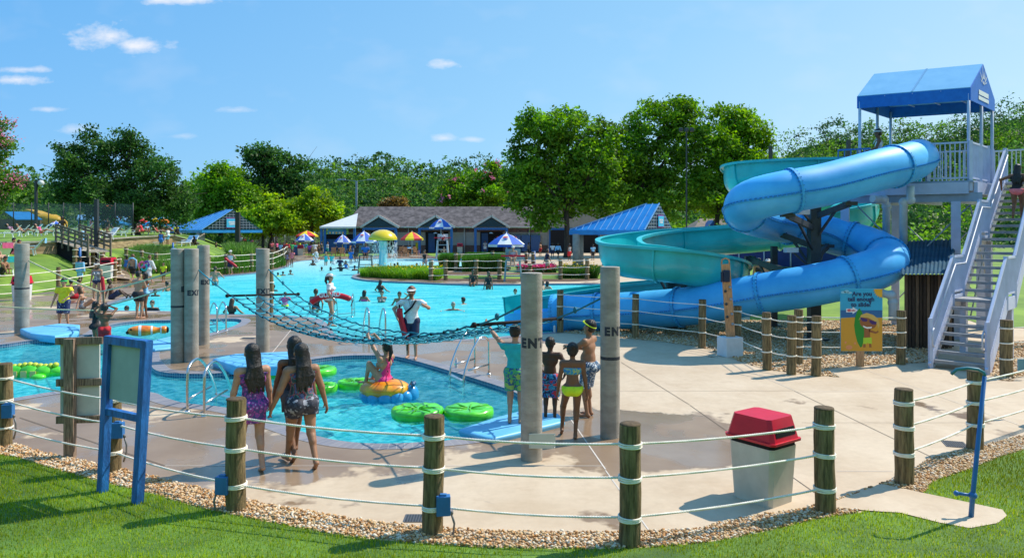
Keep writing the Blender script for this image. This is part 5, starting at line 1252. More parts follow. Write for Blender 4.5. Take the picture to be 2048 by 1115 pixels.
# ---- tower
FRc=Vector((13.16,21.55,0)); FLc=Vector((10.6,23.0,0)); BRc=Vector((15.17,23.6,0)); BLc=FLc+BRc-FRc
PZ=4.58
t=thing('slide_tower','pale lavender steel slide tower with railed platform under a blue canopy','tower',(FRc+BLc)/2)
ea=(FLc-FRc).normalized(); eb=(BRc-FRc).normalized()
def up(p,z): return Vector((p.x,p.y,z))
mb=MB(); mb.slab([up(FRc-ea*.1-eb*.1,PZ-.05),up(BRc-ea*.1+eb*.1,PZ-.05),up(BLc+ea*.1+eb*.1,PZ-.05),up(FLc+ea*.1-eb*.1,PZ-.05)],(0,0,.05)); mb.build('platform_floor',LAVD,t)
mb=MB()
for a,b in ((FRc-eb*.14,FLc-eb*.14),(FRc-ea*.14,BRc-ea*.14),(BRc+eb*.14,BLc+eb*.14),(FLc+ea*.14,BLc+ea*.14)): mb.bar(up(a,PZ-.22),up(b,PZ-.22),.10,.33)
mb.build('edge_beam',LAV,t)
mb=MB(); mid=FRc.lerp(FLc,.5)
for k in (.15,.5,.85): a=FRc.lerp(FLc,k); b=BRc.lerp(BLc,k); mb.bar(up(a,PZ-.52),up(b,PZ-.52),.12,.22)
mb.bar(up(FRc-ea*.3,PZ-.48),up(FLc+ea*.3,PZ-.48),.14,.26); mb.build('floor_beam',LAVD,t)
for k,c in enumerate((FRc.lerp(FLc,.12),FLc.lerp(FRc,.05)+ea*.5,BRc.lerp(BLc,.12),BLc.lerp(BRc,.06))):
    mb=MB(); mb.box(up(c,(PZ-.6)/2),(.24,.24,PZ-.6),-.5); mb.build('column',LAV,t)
mb=MB()
for a,b in ((FRc,BRc),(FRc,FLc),(BRc,BLc)):
    mb.tube([up(a,.6),up(b,PZ-.7)],.022,6); mb.tube([up(b,.6),up(a,PZ-.7)],.022,6)
mb.build('cross_bracing',GALV,t)
def railing(mb,a,b,z0,z1,step=.115,r=.012):
    a=Vector(a); b=Vector(b); L=(b-a).length; n=max(2,int(L/step))
    for z in (z0,z1): mb.bar(a+Vector((0,0,z)),b+Vector((0,0,z)),.05,.05)
    for k in range(n+1): p=a.lerp(b,k/n); mb.bar(p+Vector((0,0,z0)),p+Vector((0,0,z1)),2*r,2*r)
for a,b in ((FRc,FRc.lerp(FLc,.38)),(FRc,BRc.lerp(FRc,.25)),(BRc,BLc),(BLc,FLc.lerp(BLc,.2))):
    mb=MB(); a_=up(a,PZ); b_=up(b,PZ); railing(mb,a_,b_,.08,1.10); mb.build('railing',LAV,t)
for c in (FRc,FRc.lerp(FLc,.36),FRc.lerp(BRc,.38),FRc.lerp(BRc,.7)):
    mb=MB(); mb.bar(up(c,PZ-.3),up(c,PZ+1.15),.10,.10); mb.build('rail_post',LAV,t)
mb=MB(); railing(mb,up(FLc+ea*.55,PZ+.05),up(FLc-ea*.35,PZ+.05),.1,1.0,.16,.014); mb.build('railing',PBLUE2,t)
mb=MB(); mb.bar(up(FLc+ea*.1,PZ+.62),up(FRc.lerp(FLc,.4),PZ+1.0),.035,.035); mb.build('grab_bar',PBLUE2,t)
# canopy
t=thing('canopy','blue canvas gable canopy on thin posts over the slide tower platform','canopy',(FRc+BLc)/2+Vector((0,0,PZ)))
o=.06; CZ=6.88; VH=.36; RZ=8.13
A,B_,C,D=[up(p,CZ) for p in (FRc,FLc,BLc,BRc)]; v=Vector((0,0,VH)); r0=(up(FRc,RZ)+up(BRc,RZ))/2; r1=(up(FLc,RZ)+up(BLc,RZ))/2
mb=MB(); m0,m1=A.lerp(B_,.5)+v,r0.lerp(r1,.5)
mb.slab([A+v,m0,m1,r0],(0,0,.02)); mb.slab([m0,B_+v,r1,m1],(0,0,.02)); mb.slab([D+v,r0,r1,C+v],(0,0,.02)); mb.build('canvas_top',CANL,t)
mb=MB(); nn=Vector((m1-m0)).normalized(); mb.bar(m0+Vector((0,0,.03)),m1+Vector((0,0,.03)),.05,.012); mb.build('seam_strip',M('canvas_seam',(.12,.36,.62),.6),t)
mb=MB()
for a,b in ((A,B_),(B_,C),(C,D)): q=(b-a).normalized().cross(Vector((0,0,1)))*.015; mb.slab([a,b,b+v,a+v],q)
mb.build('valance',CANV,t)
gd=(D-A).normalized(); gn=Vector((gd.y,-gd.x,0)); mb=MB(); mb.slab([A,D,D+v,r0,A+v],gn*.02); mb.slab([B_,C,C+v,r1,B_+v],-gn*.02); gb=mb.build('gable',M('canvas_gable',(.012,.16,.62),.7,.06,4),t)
for p in (FRc,FLc,BLc,BRc,FRc.lerp(BRc,.52),FLc.lerp(BLc,.55)):
    mb=MB(); q=p.lerp((FRc+BLc)/2,.03); mb.cyl(up(q,PZ),up(q,CZ+.2),.045,.045,8); mb.build('canopy_post',LAV,t)
mb=MB()
for k in (.25,.5,.75):
    a,b=A.lerp(B_,k)+v*.9,D.lerp(C,k)+v*.9; mb.bar(a,b,.03,.03); mb.bar((a+b)/2,r0.lerp(r1,k)-Vector((0,0,.05)),.03,.03)
mb.build('frame',LAV,t)
# sunburst emblem with lettering on the gable
WHT=M('letter_white',(.75,.78,.82),.7)
c=A.lerp(D,.5)+Vector((0,0,.62))+gn*.034; mb=MB(); z=Vector((0,0,1))
for k in range(9):
    a=rad(-70+17.5*k); d=gd*math.sin(a)+z*math.cos(a); s=gd*math.cos(a)-z*math.sin(a); l0,l1=.20,.42+.26*(k%2)
    mb.add([c+d*l0-s*.025,c+d*l0+s*.025,c+d*l1],[(0,1,2)])
for k in range(5):
    a=rad(-60+30*k); d=gd*math.sin(a)+z*math.cos(a); mb.add([c+d*.05-gd*.05,c+d*.05+gd*.05,c+d*.14],[(0,1,2)])
mb.build('sun_emblem',WHT,gb,org=ORG[t.name])
X=Matrix((gd,z,gn)).transposed().to_4x4()
mb=MB()
for zz0,zz1,w in ((.13,.24,.21),(.28,.42,.20)):   # two worn bands of wording, too small and faded to read
    mb.slab([A.lerp(D,.5-w)+z*zz0+gn*.03,A.lerp(D,.5+w)+z*zz0+gn*.03,A.lerp(D,.5+w)+z*zz1+gn*.03,A.lerp(D,.5-w)+z*zz1+gn*.03],gn*.004)
mb.build('emblem_band',WHT,gb,org=ORG[t.name])
# ---- staircase: three flights
t=thing('tower_stairs','long grey steel staircase with lavender railings climbing to the slide tower','staircase',(10.2,17.2,0))
sd=Vector((.69,.724,0)).normalized(); sn=Vector((sd.y,-sd.x,0)); S0=Vector((9.67,17.18,0)); SW=1.02
STEP=M('stair_tread',(.30,.30,.31),.7,.2,7); NOSE=M('stair_nosing',(.42,.43,.45),.6,.1,9)
rise=PZ/25; s=0.0; prof=[(0,0)]; nl=(8,16); pts=[]
for k in range(1,26):
    z=k*rise; dpt=1.0 if k in nl else .255
    a=S0+sd*s+Vector((0,0,z)); mb=MB(); mb.slab([a,a+sn*SW,a+sn*SW+sd*(dpt+.02),a+sd*(dpt+.02)],(0,0,-.065)); tr=mb.build('tread',STEP,t)
    mb=MB(); mb.bar(a+sn*.01+Vector((0,0,.004))+sd*.02,a+sn*(SW-.01)+Vector((0,0,.004))+sd*.02,.05,.012); mb.build('nosing',NOSE,tr)
    pts.append((s,z)); 
    if k in nl: pts.append((s+dpt,z))
    s+=dpt
def smooth_line(off): return pts
for side in (0,1):
    o=S0+sn*(SW*side+(.05 if side else -.05))
    mb=MB(); fl=[(-.12,-.02),(8*.255-.3,8*rise),(8*.255+.72,8*rise)]
    nodes=[(-.10,.12),(pts[7][0],pts[7][1]+.05),(pts[8][0],pts[8][1]+.05),(pts[16][0],pts[16][1]+.05),(pts[17][0],pts[17][1]+.05),(pts[-1][0]+.25,pts[-1][1]+.05)]
    P=[o+sd*a+Vector((0,0,b)) for a,b in nodes]
    for a,b in zip(P,P[1:]): mb.bar(a-Vector((0,0,.12)),b-Vector((0,0,.12)),.06,.30)
    mb.build('stringer',LAV,t)
    mb=MB(); T1=[p+Vector((0,0,.98)) for p in P]; T0=[p+Vector((0,0,.12)) for p in P]
    for Tq,w in ((T1,.055),(T0,.045)):
        for a,b in zip(Tq,Tq[1:]): mb.bar(a,b,w,w)
    for a0,b0,a1,b1 in zip(T0,T0[1:],T1,T1[1:]):
        n=max(2,int((b0-a0).length/.085))
        for k in range(n): x,y=a0.lerp(b0,k/n),a1.lerp(b1,k/n); mb.bar(x,y,.03,.022)
    mb.build('railing',LAV,t)
    for p in P: mb=MB(); mb.bar(p-Vector((0,0,.25 if p.z>.4 else p.z)),p+Vector((0,0,1.02)),.075,.075); mb.build('rail_post',LAV,t)
    h=o+sn*(-.07 if side else .07); mb=MB(); mb.tube([h+sd*a+Vector((0,0,b+.80)) for a,b in nodes],.02,8); 
    q=h+sd*nodes[0][0]; mb.tube([q+Vector((0,0,.92)),q-sd*.12+Vector((0,0,.86)),q-sd*.10+Vector((0,0,.55)),q+Vector((0,0,.5))],.02,8); mb.build('handrail',M('rail_light',(.50,.53,.62),.4),t)
for k in (8,17):
    a=S0+sd*(pts[k][0]-.2)
    for e in (.02,SW-.02): 
        mb=MB(); q=a+sn*e; mb.box(up(q,(pts[k][1]-.1)/2),(.14,.14,pts[k][1]-.1),.7); mb.build('column',LAV,t)
top=S0+sd*(pts[-1][0]+.25); mb=MB(); mb.slab([up(top-sn*.9,PZ-.06),up(top+sn*1.1,PZ-.06),up(top+sn*1.1+sd*1.2,PZ-.06),up(top-sn*.9+sd*1.2,PZ-.06)],(0,0,.06)); mb.build('upper_landing',LAVD,t)
mb=MB(); railing(mb,up(top+sd*1.2-sn*.9,PZ),up(top+sd*1.2+sn*1.2,PZ),.08,1.1); railing(mb,up(top+sn*1.1,PZ),up(top+sn*1.1+sd*1.2,PZ),.08,1.1); mb.build('landing_railing',M('rail_white',(.60,.62,.66),.5),t)
STAIR=(S0,sd,sn,SW)
# ---- white pipework and pump shed below the tower
def pipe(px,r,label):
    P=[Q(*p) for p in px]; c=Vector((P[-1].x,P[-1].y,0)); mb=MB(); mb.tube(P,r,12); 
    t=thing('water_pipe',label,'pipe',c,0,'white water pipes'); mb.build('pipe',PVC,t); mb=MB()
    for p in P[1:-1]: mb.ball(p,r*1.22,8)
    mb.build('elbow',PVC,t)
pipe([(1821,372,21.2),(1821,400,21.2),(1807,404,21.3),(1807,488,21.3)],.105,'white plastic pipe dropping below the tower with a double elbow, right one')
pipe([(1745,397,22.0),(1768,399,22.2),(1773,412,22.3),(1773,470,22.3)],.11,'white plastic pipe bending down below the tower, left one')
pipe([(1760,585,19.9),(1782,590,19.8),(1786,605,19.8),(1786,640,19.7)],.11,'white pump pipe beside the surf sign under the tube bend')
t=thing('pump_shed','dark timber pump shed with blue corrugated roof under the tower','shed',Vector((11.6,21.2,0)))
a,b,c,d=Q(1800,548,19.6),Q(1905,548,19.6),Q(1912,478,22.6),Q(1808,482,22.6); mb=MB(); n=26
for k in range(n):
    w=.022*(1 if k%2 else -1); mb.quad(a.lerp(b,k/n)+Vector((0,0,w)),a.lerp(b,(k+1)/n)+Vector((0,0,-w)),d.lerp(c,(k+1)/n)+Vector((0,0,-w)),d.lerp(c,k/n)+Vector((0,0,w)))
mb.build('roof',CORR,t)
for i in range(13):
    f=i/13; p=Q(1812,560,20.0).lerp(Q(1908,560,20.0),f); mb=MB(); h=1.97; 
    mb.box((p.x,p.y,h/2),(.075,.025,h)); mb.build('wall_board',M('shed_board',(.05,.032,.02),.85,.4,6,stretch=(8,8,1)) if i%3 else M('shed_board2',(.17,.11,.065),.85,.3,6,stretch=(8,8,1)),t)
mb=MB(); p=Q(1812,560,20.3); q=Q(1908,560,20.3); mb.slab([(p.x,p.y,0),(q.x,q.y,0),(q.x,q.y,1.95),(p.x,p.y,1.95)],(0,.05,0)); mb.build('back_wall',BLACKP,t)
# ---- the surf sign
SG=FP(1722,733,578); g=Vector(SG[:2]+(0,)); t=thing('height_sign','Are you tall enough to slide sign, cartoon surfer and green surfboard on a post','sign',g)
Y=g.y; k=Y/F; rs=Matrix.Rotation(.02,4,'Z')
def sp(u,v,d=0): return Vector(((u-1722)*k,d,(733-v)*k))
mb=MB(); mb.box((0,.05,.36),(.16,.09,.76),0,0,.005); mb.build('post',TWOOD,t,org=(0,0,0))
mb=MB(); mb.slab([sp(1681,702),sp(1765,702),sp(1765,577),sp(1681,577)],(0,.02,0)); pn=mb.build('panel',M('sign_sky',(.03,.36,.60),.4,.06,2),t,org=(0,0,0))
def art(name,polys,mat,d):
    mb=MB()
    for P in polys: mb.slab([sp(u,v,-d) for u,v in P],(0,-.0015,0))
    return mb.build(name,mat,pn,org=(0,0,0))
def ell(cu,cv,a,b,n=20,r=0.): return [(cu+a*math.cos(q)*math.cos(r)-b*math.sin(q)*math.sin(r),cv+a*math.cos(q)*math.sin(r)+b*math.sin(q)*math.cos(r)) for q in np.linspace(0,6.283,n,endpoint=False)]
flat=lambda n,c: M('sign_'+n,c,.5)
art('sea',[[(1681.4,634),(1764.6,634),(1764.6,620),(1681.4,620)]],flat('sea',(.015,.12,.32)),.002)
art('sand',[[(1681.4,701.6),(1764.6,701.6),(1764.6,634.5),(1735,635),(1705,634),(1681.4,635.5)]],flat('sand',(.62,.30,.025)),.003)
art('sun',[[(1764.6,577.5),(1764.6,597)]+[(1764.6-(19 if i%2 else 15)*math.cos(a),577.5+(19 if i%2 else 15)*math.sin(a)) for i,a in enumerate(np.linspace(1.4,.1,11))]+[(1746,577.5)]],flat('sun',(.78,.38,.02)),.0035)
art('cloud',[ell(1686.5,584,4.8,2.6),ell(1693,582.6,5,3.2),ell(1699,585,5,2)],flat('cloud',(.25,.55,.72)),.004)
art('surfboard',[[(1719,616),(1724,624),(1728,640),(1729,660),(1727,680),(1724,693),(1720,694),(1714,682),(1710,666),(1708,650),(1710,634),(1714,622)]],flat('board',(.01,.24,.02)),.0045)
art('figure_body',[[(1728,655),(1740,655),(1740,678),(1728,678)],[(1738,658),(1752,663),(1756,660),(1757,664),(1751,667),(1738,663)],[(1727,686),(1731,686),(1731,694),(1726,694)],[(1738,686),(1742,686),(1743,694),(1738,694)]],flat('skin',(.30,.10,.03)),.005)
art('figure_shorts',[[(1726.5,675),(1743,674),(1743.5,687),(1736,686),(1735,684),(1733,687),(1726,687)]],flat('lime',(.42,.62,.03)),.0055)
art('figure_head',[ell(1736,645,17,12.5,24,.25)],flat('skin',(.30,.10,.03)),.006)
art('figure_hair',[[(1717,640),(1722,629),(1733,625),(1746,629),(1756,637),(1759,650),(1756,657),(1754,648),(1748,641),(1736,635),(1724,634)]],flat('hair',(.62,.40,.10)),.0075)
art('figure_sunglasses',[[(1720,633.5),(1735,638),(1733,642.5),(1725,642),(1721,638)],[(1738,639),(1753,643),(1752,648),(1744,648),(1739,644)]],flat('shades',(.05,.015,.14)),.009)
art('figure_smile',[[(1725,650),(1733,653.5),(1744,653),(1742,656),(1734,656.5),(1727,654)]],flat('smile',(.8,.8,.8)),.009)
art('crab',[ell(1698,694,6.5,4.6),ell(1691,684,2,2.4),ell(1710,686,2,2.4)],flat('crab',(.72,.27,.12)),.0045)
art('arrow',[[(1692,616.5),(1705,616.5),(1705,613),(1715.5,620),(1705,627.5),(1705,624),(1692,624)]],flat('arrow',(.72,.72,.76)),.0055)
def stext(s,u,v,size,mat,d=.008): return img_text(s,size,mat,'lettering',pn,Matrix.Translation(sp(u,v,-d))@Matrix.Rotation(rad(90),4,'X'),bold=.004,ext=.0006)
NV=flat('navy',(.01,.03,.12))
stext('Are you',1724,587.5,9.6*k*1.25,NV); stext('tall enough',1722,598,9.6*k*1.25,NV); stext('to slide?',1722,609,9.6*k*1.25,NV); stext('48',1697.5,620.3,6.0*k*1.2,flat('red',(.62,.02,.06))); stext('inches',1706.5,620.3,2.6*k*1.2,flat('red',(.62,.02,.06)))
# ---- wooden height gauge on a white base
g=G(1460,711); t=thing('height_gauge','leaning wooden height gauge with black brackets on a white box base','height gauge',(g.x,g.y,0)); k=g.y/F
mb=MB(); mb.box((.0,.0,.24),(.50,.40,.48),.35,0,.015); mb.build('base',WHITEP,t,org=(0,0,0))
lean=lambda z: Vector((-.13*(z-.45)/1.8+.02,0,z))
mb=MB(); mb.bar(lean(.42),lean(2.30),.22,.05,0,(0,1,0)); bd=mb.build('board',M('gauge_wood',(.50,.23,.10),.6,.2,5,(.58,.30,.14),.2,30,stretch=(8,8,1)),t,org=(0,0,0))
mb=MB(); q=lean(2.3); mb.tube([q+Vector((-.10,0,0)),q+Vector((-.09,0,.11)),q+Vector((0,0,.15)),q+Vector((.09,0,.11)),q+Vector((.10,0,0))],.02,8); mb.build('hoop',M('gauge_wood'),t,org=(0,0,0)) if False else mb.build('hoop',MATS['gauge_wood'],t,org=(0,0,0))
mb=MB(); mb.box(lean(2.0)+Vector((-.01,-.05,0)),(.17,.06,.30),0,0,.02); mb.box(lean(2.0)+Vector((-.13,-.04,-.02)),(.05,.06,.26),0,0,.02); mb.build('dark_display',M('display',(.012,.02,.07),.25),t,org=(0,0,0))
for z,s in ((1.72,1),(1.62,-1),(1.42,1),(1.30,-1),(1.05,1),(.80,1),(.98,-1)):
    mb=MB(); q=lean(z)+Vector((s*.06,-.04,0)); mb.ball(q,.035,7); mb.build('bracket',DARKM if s<0 else GALV,t,org=(0,0,0))
# ------------------------------------------------------------------ middle distance: bath house, shelters, umbrellas, lawn
SHING=M('roof_shingle',(.085,.072,.075),.9,.35,1.6,(.13,.11,.11),.4,20)
SIDING=M('pale_siding',(.42,.43,.42),.7,.08,2)
BRICKL=M('brick_band',(.20,.11,.09),.85,.3,12)
TRIM=M('trim_white',(.60,.62,.62),.6)
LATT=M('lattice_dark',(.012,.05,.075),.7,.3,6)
BPOST=M('post_blue',(.012,.13,.42),.5,.1,3)
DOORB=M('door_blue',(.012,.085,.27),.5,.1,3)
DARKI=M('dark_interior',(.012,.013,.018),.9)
METALB=M('metal_roof_blue',(.012,.24,.64),.42,.06,1.5,(.02,.29,.70),spec=.6)
METALL=M('metal_roof_light',(.22,.46,.78),.38,.1,1.5)
STUC=M('stucco',(.34,.31,.27),.85,.15,3)
LOCK=M('locker_blue',(.03,.10,.27),.45,.08,4)
def pan(name,mat,parent,u0,v0,u1,v1,Y,d=.06):
    "flat rectangular piece of a facade, standing proud by d"
    a,b=Q(u0,v1,Y),Q(u1,v0,Y); mb=MB(); mb.slab([(a.x,Y,a.z),(b.x,Y,a.z),(b.x,Y,b.z),(a.x,Y,b.z)],(0,d,0)); return mb.build(name,mat,parent)
BY=105.0
t=thing('bath_house','long bath house with dark shingle roof and three white gabled porches','building',(Q(985,505,BY).x,BY+4,0))
pan('siding',SIDING,t,697,464,1096,490,BY,.2); pan('brick_base',BRICKL,t,697,490,1096,505.2,BY-.05,.25); pan('patterned_frieze',pat('frieze',[(.22,.16,.15),(.07,.06,.09),(.16,.10,.10)],'voronoi',2.2),t,697,455.5,1096,464,BY-.03,.2)
mb=MB(); e0,e1=Q(684,453,BY-1.0),Q(1098,453,BY-1.0); r0,r1=Q(720,413,BY+4),Q(1098,413,BY+4); b0,b1=Vector((e0.x,BY+9,e0.z)),Vector((e1.x,BY+9,e1.z))
mb.add([e0,e1,r1,r0,b0,b1],[(0,1,2,3),(4,0,3),(5,4,3,2),(1,5,2)]); mb.build('roof',SHING,t)
mb=MB(); mb.bar(e0+Vector((0,-.08,-.05)),e1+Vector((0,-.08,-.05)),.15,.17); mb.build('gutter',TRIM,t)
for u in (817,929,1059): mb=MB(); a=Q(u,456,BY-.3); mb.cyl(a,(a.x,a.y,0),.09,.09,8); mb.build('downpipe',TRIM,t)
for k,(ul,uc,ur) in enumerate(((720.5,757.5,798.5),(832,871,910),(944,983,1020.5))):
    Yg=BY-2.2; a,b,c=Q(ul,454,Yg),Q(ur,454,Yg),Q(uc,431,Yg); bk=Vector((0,4.5,0)); mb=MB()
    mb.slab([a,c,c+bk,a+bk],(0,0,.12)); mb.slab([c,b,b+bk,c+bk],(0,0,.12)); p=mb.build('porch_roof',SHING,t)
    mb=MB()
    for x,y in ((a,c),(c,b)): mb.bar(x+Vector((0,-.1,-.04)),y+Vector((0,-.1,-.04)),.14,.30)
    mb.build('barge_board',TRIM,p)
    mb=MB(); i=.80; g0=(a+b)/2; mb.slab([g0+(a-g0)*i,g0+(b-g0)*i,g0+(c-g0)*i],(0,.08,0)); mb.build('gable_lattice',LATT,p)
    mb=MB(); mb.bar(a.lerp(b,.1)-Vector((0,0,.22)),a.lerp(b,.9)-Vector((0,0,.22)),.2,.3); mb.build('beam',BPOST,p)
    for f in (.09,.91): mb=MB(); q=a.lerp(b,f); mb.box((q.x,q.y,(q.z-.1)/2),(.34,.34,q.z-.1)); mb.build('porch_post',BPOST,p)
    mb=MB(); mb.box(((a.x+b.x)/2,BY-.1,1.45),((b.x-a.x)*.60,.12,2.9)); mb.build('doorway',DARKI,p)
    for f in ((.30,.12) if k<2 else (.26,.14)): 
        mb=MB(); q=a.lerp(b,f+.06); mb.box((q.x,BY-.22,1.4),(.9,.06,2.7)); mb.build('door',DOORB,p); break
    mb=MB(); q=(a+b)/2; mb.lathe([(.001,.12),(.28,.0),(.30,-.05)],(q.x,q.y-.1,2.75),10); mb.build('porch_lamp',TRIM,p)
# lockers
for k,(u0,u1) in enumerate(((1020,1041),(1043,1060),(1062,1081))):
    q=pan('locker_block',LOCK,None,u0,470,u1,503,BY-.7,.6); a=Q((u0+u1)/2,503,BY-.7); tag(q,'blue locker block, %s from the left against the bath house wall'%ORD[k],'lockers','blue lockers')
# taller block with the blue entrance and the house beyond
t=thing('bath_house_annex','tall pale block wing with blue entrance at the right of the bath house','building',(Q(1150,500,BY).x,BY+2,0))
a,b=Q(1096,416,BY-.5),Q(1203,505,BY-.5); mb=MB(); mb.box(((a.x+b.x)/2,BY+2.5,a.z/2),(b.x-a.x,6,a.z)); mb.build('wall',M('block_wall',(.36,.35,.33),.85,.1,2),t)
pan('entrance_frame',BPOST,t,1098,456,1200,506,BY-.62,.1); pan('entrance_opening',DARKI,t,1101,460,1196,505.5,BY-.72,.08); pan('window',DARKI,t,1112,430,1145,437,BY-.6,.08)
mb=MB(); e0,e1=Q(1203,457,BY-.8),Q(1290,457,BY-.8); r0,r1=Q(1203,422,BY+4),Q(1262,424,BY+4); mb.add([e0,e1,r1,r0,(e1.x,BY+9,e1.z),(e0.x,BY+9,e0.z)],[(0,1,2,3),(1,4,2),(4,5,3,2)]); mb.build('roof',M('roof_brown',(.20,.16,.13),.9,.2,2),t)
a=Q(1204,505,BY); b=Q(1288,457,BY); mb=MB(); mb.box(((a.x+b.x)/2,BY+4,b.z/2),(b.x-a.x,7,b.z)); mb.build('low_wall',M('block_wall2',(.30,.28,.25),.85,.1,2),t)
t=thing('house','far house roof with small blue gable seen between trees and slide','building',(Q(1440,470,130).x,132,0)); Y=130
a,b=Q(1390,462,Y),Q(1500,462,Y); mb=MB(); mb.box(((a.x+b.x)/2,Y+4,1.5),(b.x-a.x-.5,7,3.0)); mb.build('wall',SIDING,t)
mb=MB(); e0,e1=Q(1386,459,Y-.5),Q(1504,459,Y-.5); r0,r1=Q(1400,437,Y+4),Q(1490,437,Y+4); mb.add([e0,e1,r1,r0,(e1.x,Y+9,e1.z),(e0.x,Y+9,e0.z)],[(0,1,2,3),(4,5,3,2),(5,0,3),(1,4,2)]); mb.build('roof',M('roof_tan',(.24,.19,.15),.9,.2,2),t)
mb=MB(); a,b,c=Q(1415,456,Y-2),Q(1442,456,Y-2),Q(1428,440,Y-2); mb.slab([a,b,c],(0,4,0)); mb.build('blue_gable',DOORB,t)
# snack kiosk
t=thing('snack_kiosk','snack kiosk with white hipped roof and blue posts left of the bath house','kiosk',(Q(670,503,BY-3).x,BY-3,0))
Y=BY-5; a,b=Q(639,453,Y),Q(712,453,Y); c=Q(716,426,Y+5); mb=MB(); mb.add([a,b,c,a+Vector((1,8,0))],[(0,1,2),(0,2,3)]); mb.add([x-Vector((0,0,.25)) for x in (a,b)]+[b,a],[(0,1,2,3)]); mb.build('roof',M('roof_white',(.62,.64,.66),.5,.05,2),t)
for u in (643,650,690,709): mb=MB(); p=Q(u,460,Y+.4); mb.box((p.x,p.y,1.7),(.3,.3,3.4)); mb.build('post',BPOST,t)
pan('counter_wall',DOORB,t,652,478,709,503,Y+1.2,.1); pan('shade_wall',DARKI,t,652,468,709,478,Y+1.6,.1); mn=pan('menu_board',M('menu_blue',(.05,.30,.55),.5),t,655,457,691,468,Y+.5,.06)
for k in range(5): pan('menu_picture',M('menu_food%d'%(k%2),((.75,.45,.10),(.70,.62,.50))[k%2],.6),mn,658+6.5*k,463.5,661.5+6.5*k,467,Y+.42,.03)
# ---- shelters with blue metal roofs
def shelter(K,sdir,L,fdir,w,ze,za,label,colr,zf,sign=None,mat=METALB,seam=METALL,post=STUC):
    sdir=Vector(sdir+(0,)).normalized(); fdir=Vector(fdir+(0,)).normalized(); K=Vector(K+(0,)); c=K+sdir*L/2+fdir*w/2
    t=thing('picnic_shelter',label,'shelter',(c.x,c.y,zf)); A,B,C,D=[Vector((p.x,p.y,ze)) for p in (K,K+fdir*w,K+fdir*w+sdir*L,K+sdir*L)]; ap=(A+B)/2; ap.z=za; bk=ap+sdir*(L*.16); cc=Vector((c.x,c.y,za))
    mb=MB(); mb.add([A,B,C,D,ap,bk],[(3,0,4,5),(1,2,5,4),(2,3,5)]); rf=mb.build('roof',mat,t)
    mb=MB(); up_=Vector((0,0,.05))
    for k in range(1,12):
        f=k/12; e=A.lerp(D,f); q=ap.lerp(bk,min(1,f)) if f<.2 else D.lerp(bk,(1-f)/.8) if True else bk
        # standing seams run straight up the slope
        q=bk.lerp(D,(f-.16)/.84) if f>.16 else ap.lerp(bk,f/.16); mb.bar(e+up_,q+up_,.05,.05)
    mb.bar(A+up_,ap+up_,.09,.07); mb.bar(D+up_,bk+up_,.09,.07); mb.build('standing_seam',seam,rf)
    mb=MB(); z=Vector((0,0,.36))
    for a,b in ((A,B),(B,C),(C,D),(D,A)): mb.bar(a-z/2,b-z/2,.12,.36)
    mb.build('fascia',mat,t)
    g0=(A+B)/2; gn=-sdir; mb=MB(); mb.slab([g0+(A-g0)*.86+gn*-.05+Vector((0,0,.12)),g0+(B-g0)*.86+gn*-.05+Vector((0,0,.12)),ap-Vector((0,0,.32))+gn*-.05],gn*.03); gb=mb.build('gable',LATT,t)
    mb=MB(); H=za-ze
    for k in range(1,18):
        f=k/18; p=A.lerp(B,f); h=H*(1-abs(2*f-1)); 
        if h>.3: mb.bar(p+Vector((0,0,.1))+gn*.03,p+Vector((0,0,h-.18))+gn*.03,.035,.03)
    for k in range(1,8):
        f=k/8; a=A.lerp(ap,f); b=B.lerp(ap,f); mb.bar(a.lerp(b,.04)+gn*.03,b.lerp(a,.04)+gn*.03,.035,.03)
    mb.build('white_lattice',M('lattice_white',(.42,.50,.60),.6),gb)
    if sign:
        s0=g0+Vector((0,0,H*.34))+gn*.12; ww,hh=sign[0]/2,sign[1]/2; mb=MB(); mb.slab([s0-fdir*ww-Vector((0,0,hh)),s0+fdir*ww-Vector((0,0,hh)),s0+fdir*ww+Vector((0,0,hh)),s0-fdir*ww+Vector((0,0,hh))],gn*.05); sg=mb.build('sign',M('sign_cyan',(.06,.50,.80),.5),gb)
        mb=MB(); o2=s0+gn*.054
        for q,(zz,w) in enumerate(((.22,.72),(-.22,.60))):      # two lines of white wording, illegible at this distance
            n=7; x=-ww*w
            for j in range(n): l=ww*w*2/n*RD.uniform(.6,.9); h=hh*RD.uniform(.14,.2); mb.slab([o2+fdir*x+Vector((0,0,hh*zz-h)),o2+fdir*(x+l)+Vector((0,0,hh*zz-h)),o2+fdir*(x+l)+Vector((0,0,hh*zz+h)),o2+fdir*x+Vector((0,0,hh*zz+h))],gn*.006); x+=ww*w*2/n
        mb.build('lettering',WHT,sg); mb=MB()
        for s_ in (-1,1): mb.bar(s0-fdir*ww*1.06+Vector((0,0,s_*hh*1.06)),s0+fdir*ww*1.06+Vector((0,0,s_*hh*1.06)),.06,.09)
        mb.build('sign_border',M('sign_magenta',(.35,.03,.30),.6),sg)
    for (f,g) in ((.09,.09),(.91,.09),(.91,.91),(.09,.91),(.5,.09)):
        p=K+fdir*w*f+sdir*L*g; mb=MB(); mb.cyl((p.x,p.y,zf-.2),(p.x,p.y,ze-.3),colr,colr,12); mb.build('column',post,t)
    return t
shelter((-39.3,95),(-.8,.6),8.6,(.6,.8),8.8,3.17,5.85,'picnic shelter with blue roof and white lattice gable left of the main pool',.30,.6,(2.0,1.15))
shelter((-60,126),(-.9,.4),8,(.4,.9),7,4.1,5.6,'second blue roofed shelter half hidden behind the left picnic shelter',.25,2.2)
shelter((9.9,56),(-.8,.6),6.6,(.6,.8),4.95,3.15,5.18,'picnic shelter with bright blue seamed roof behind the teal slide',.31,.0,(.9,.8))
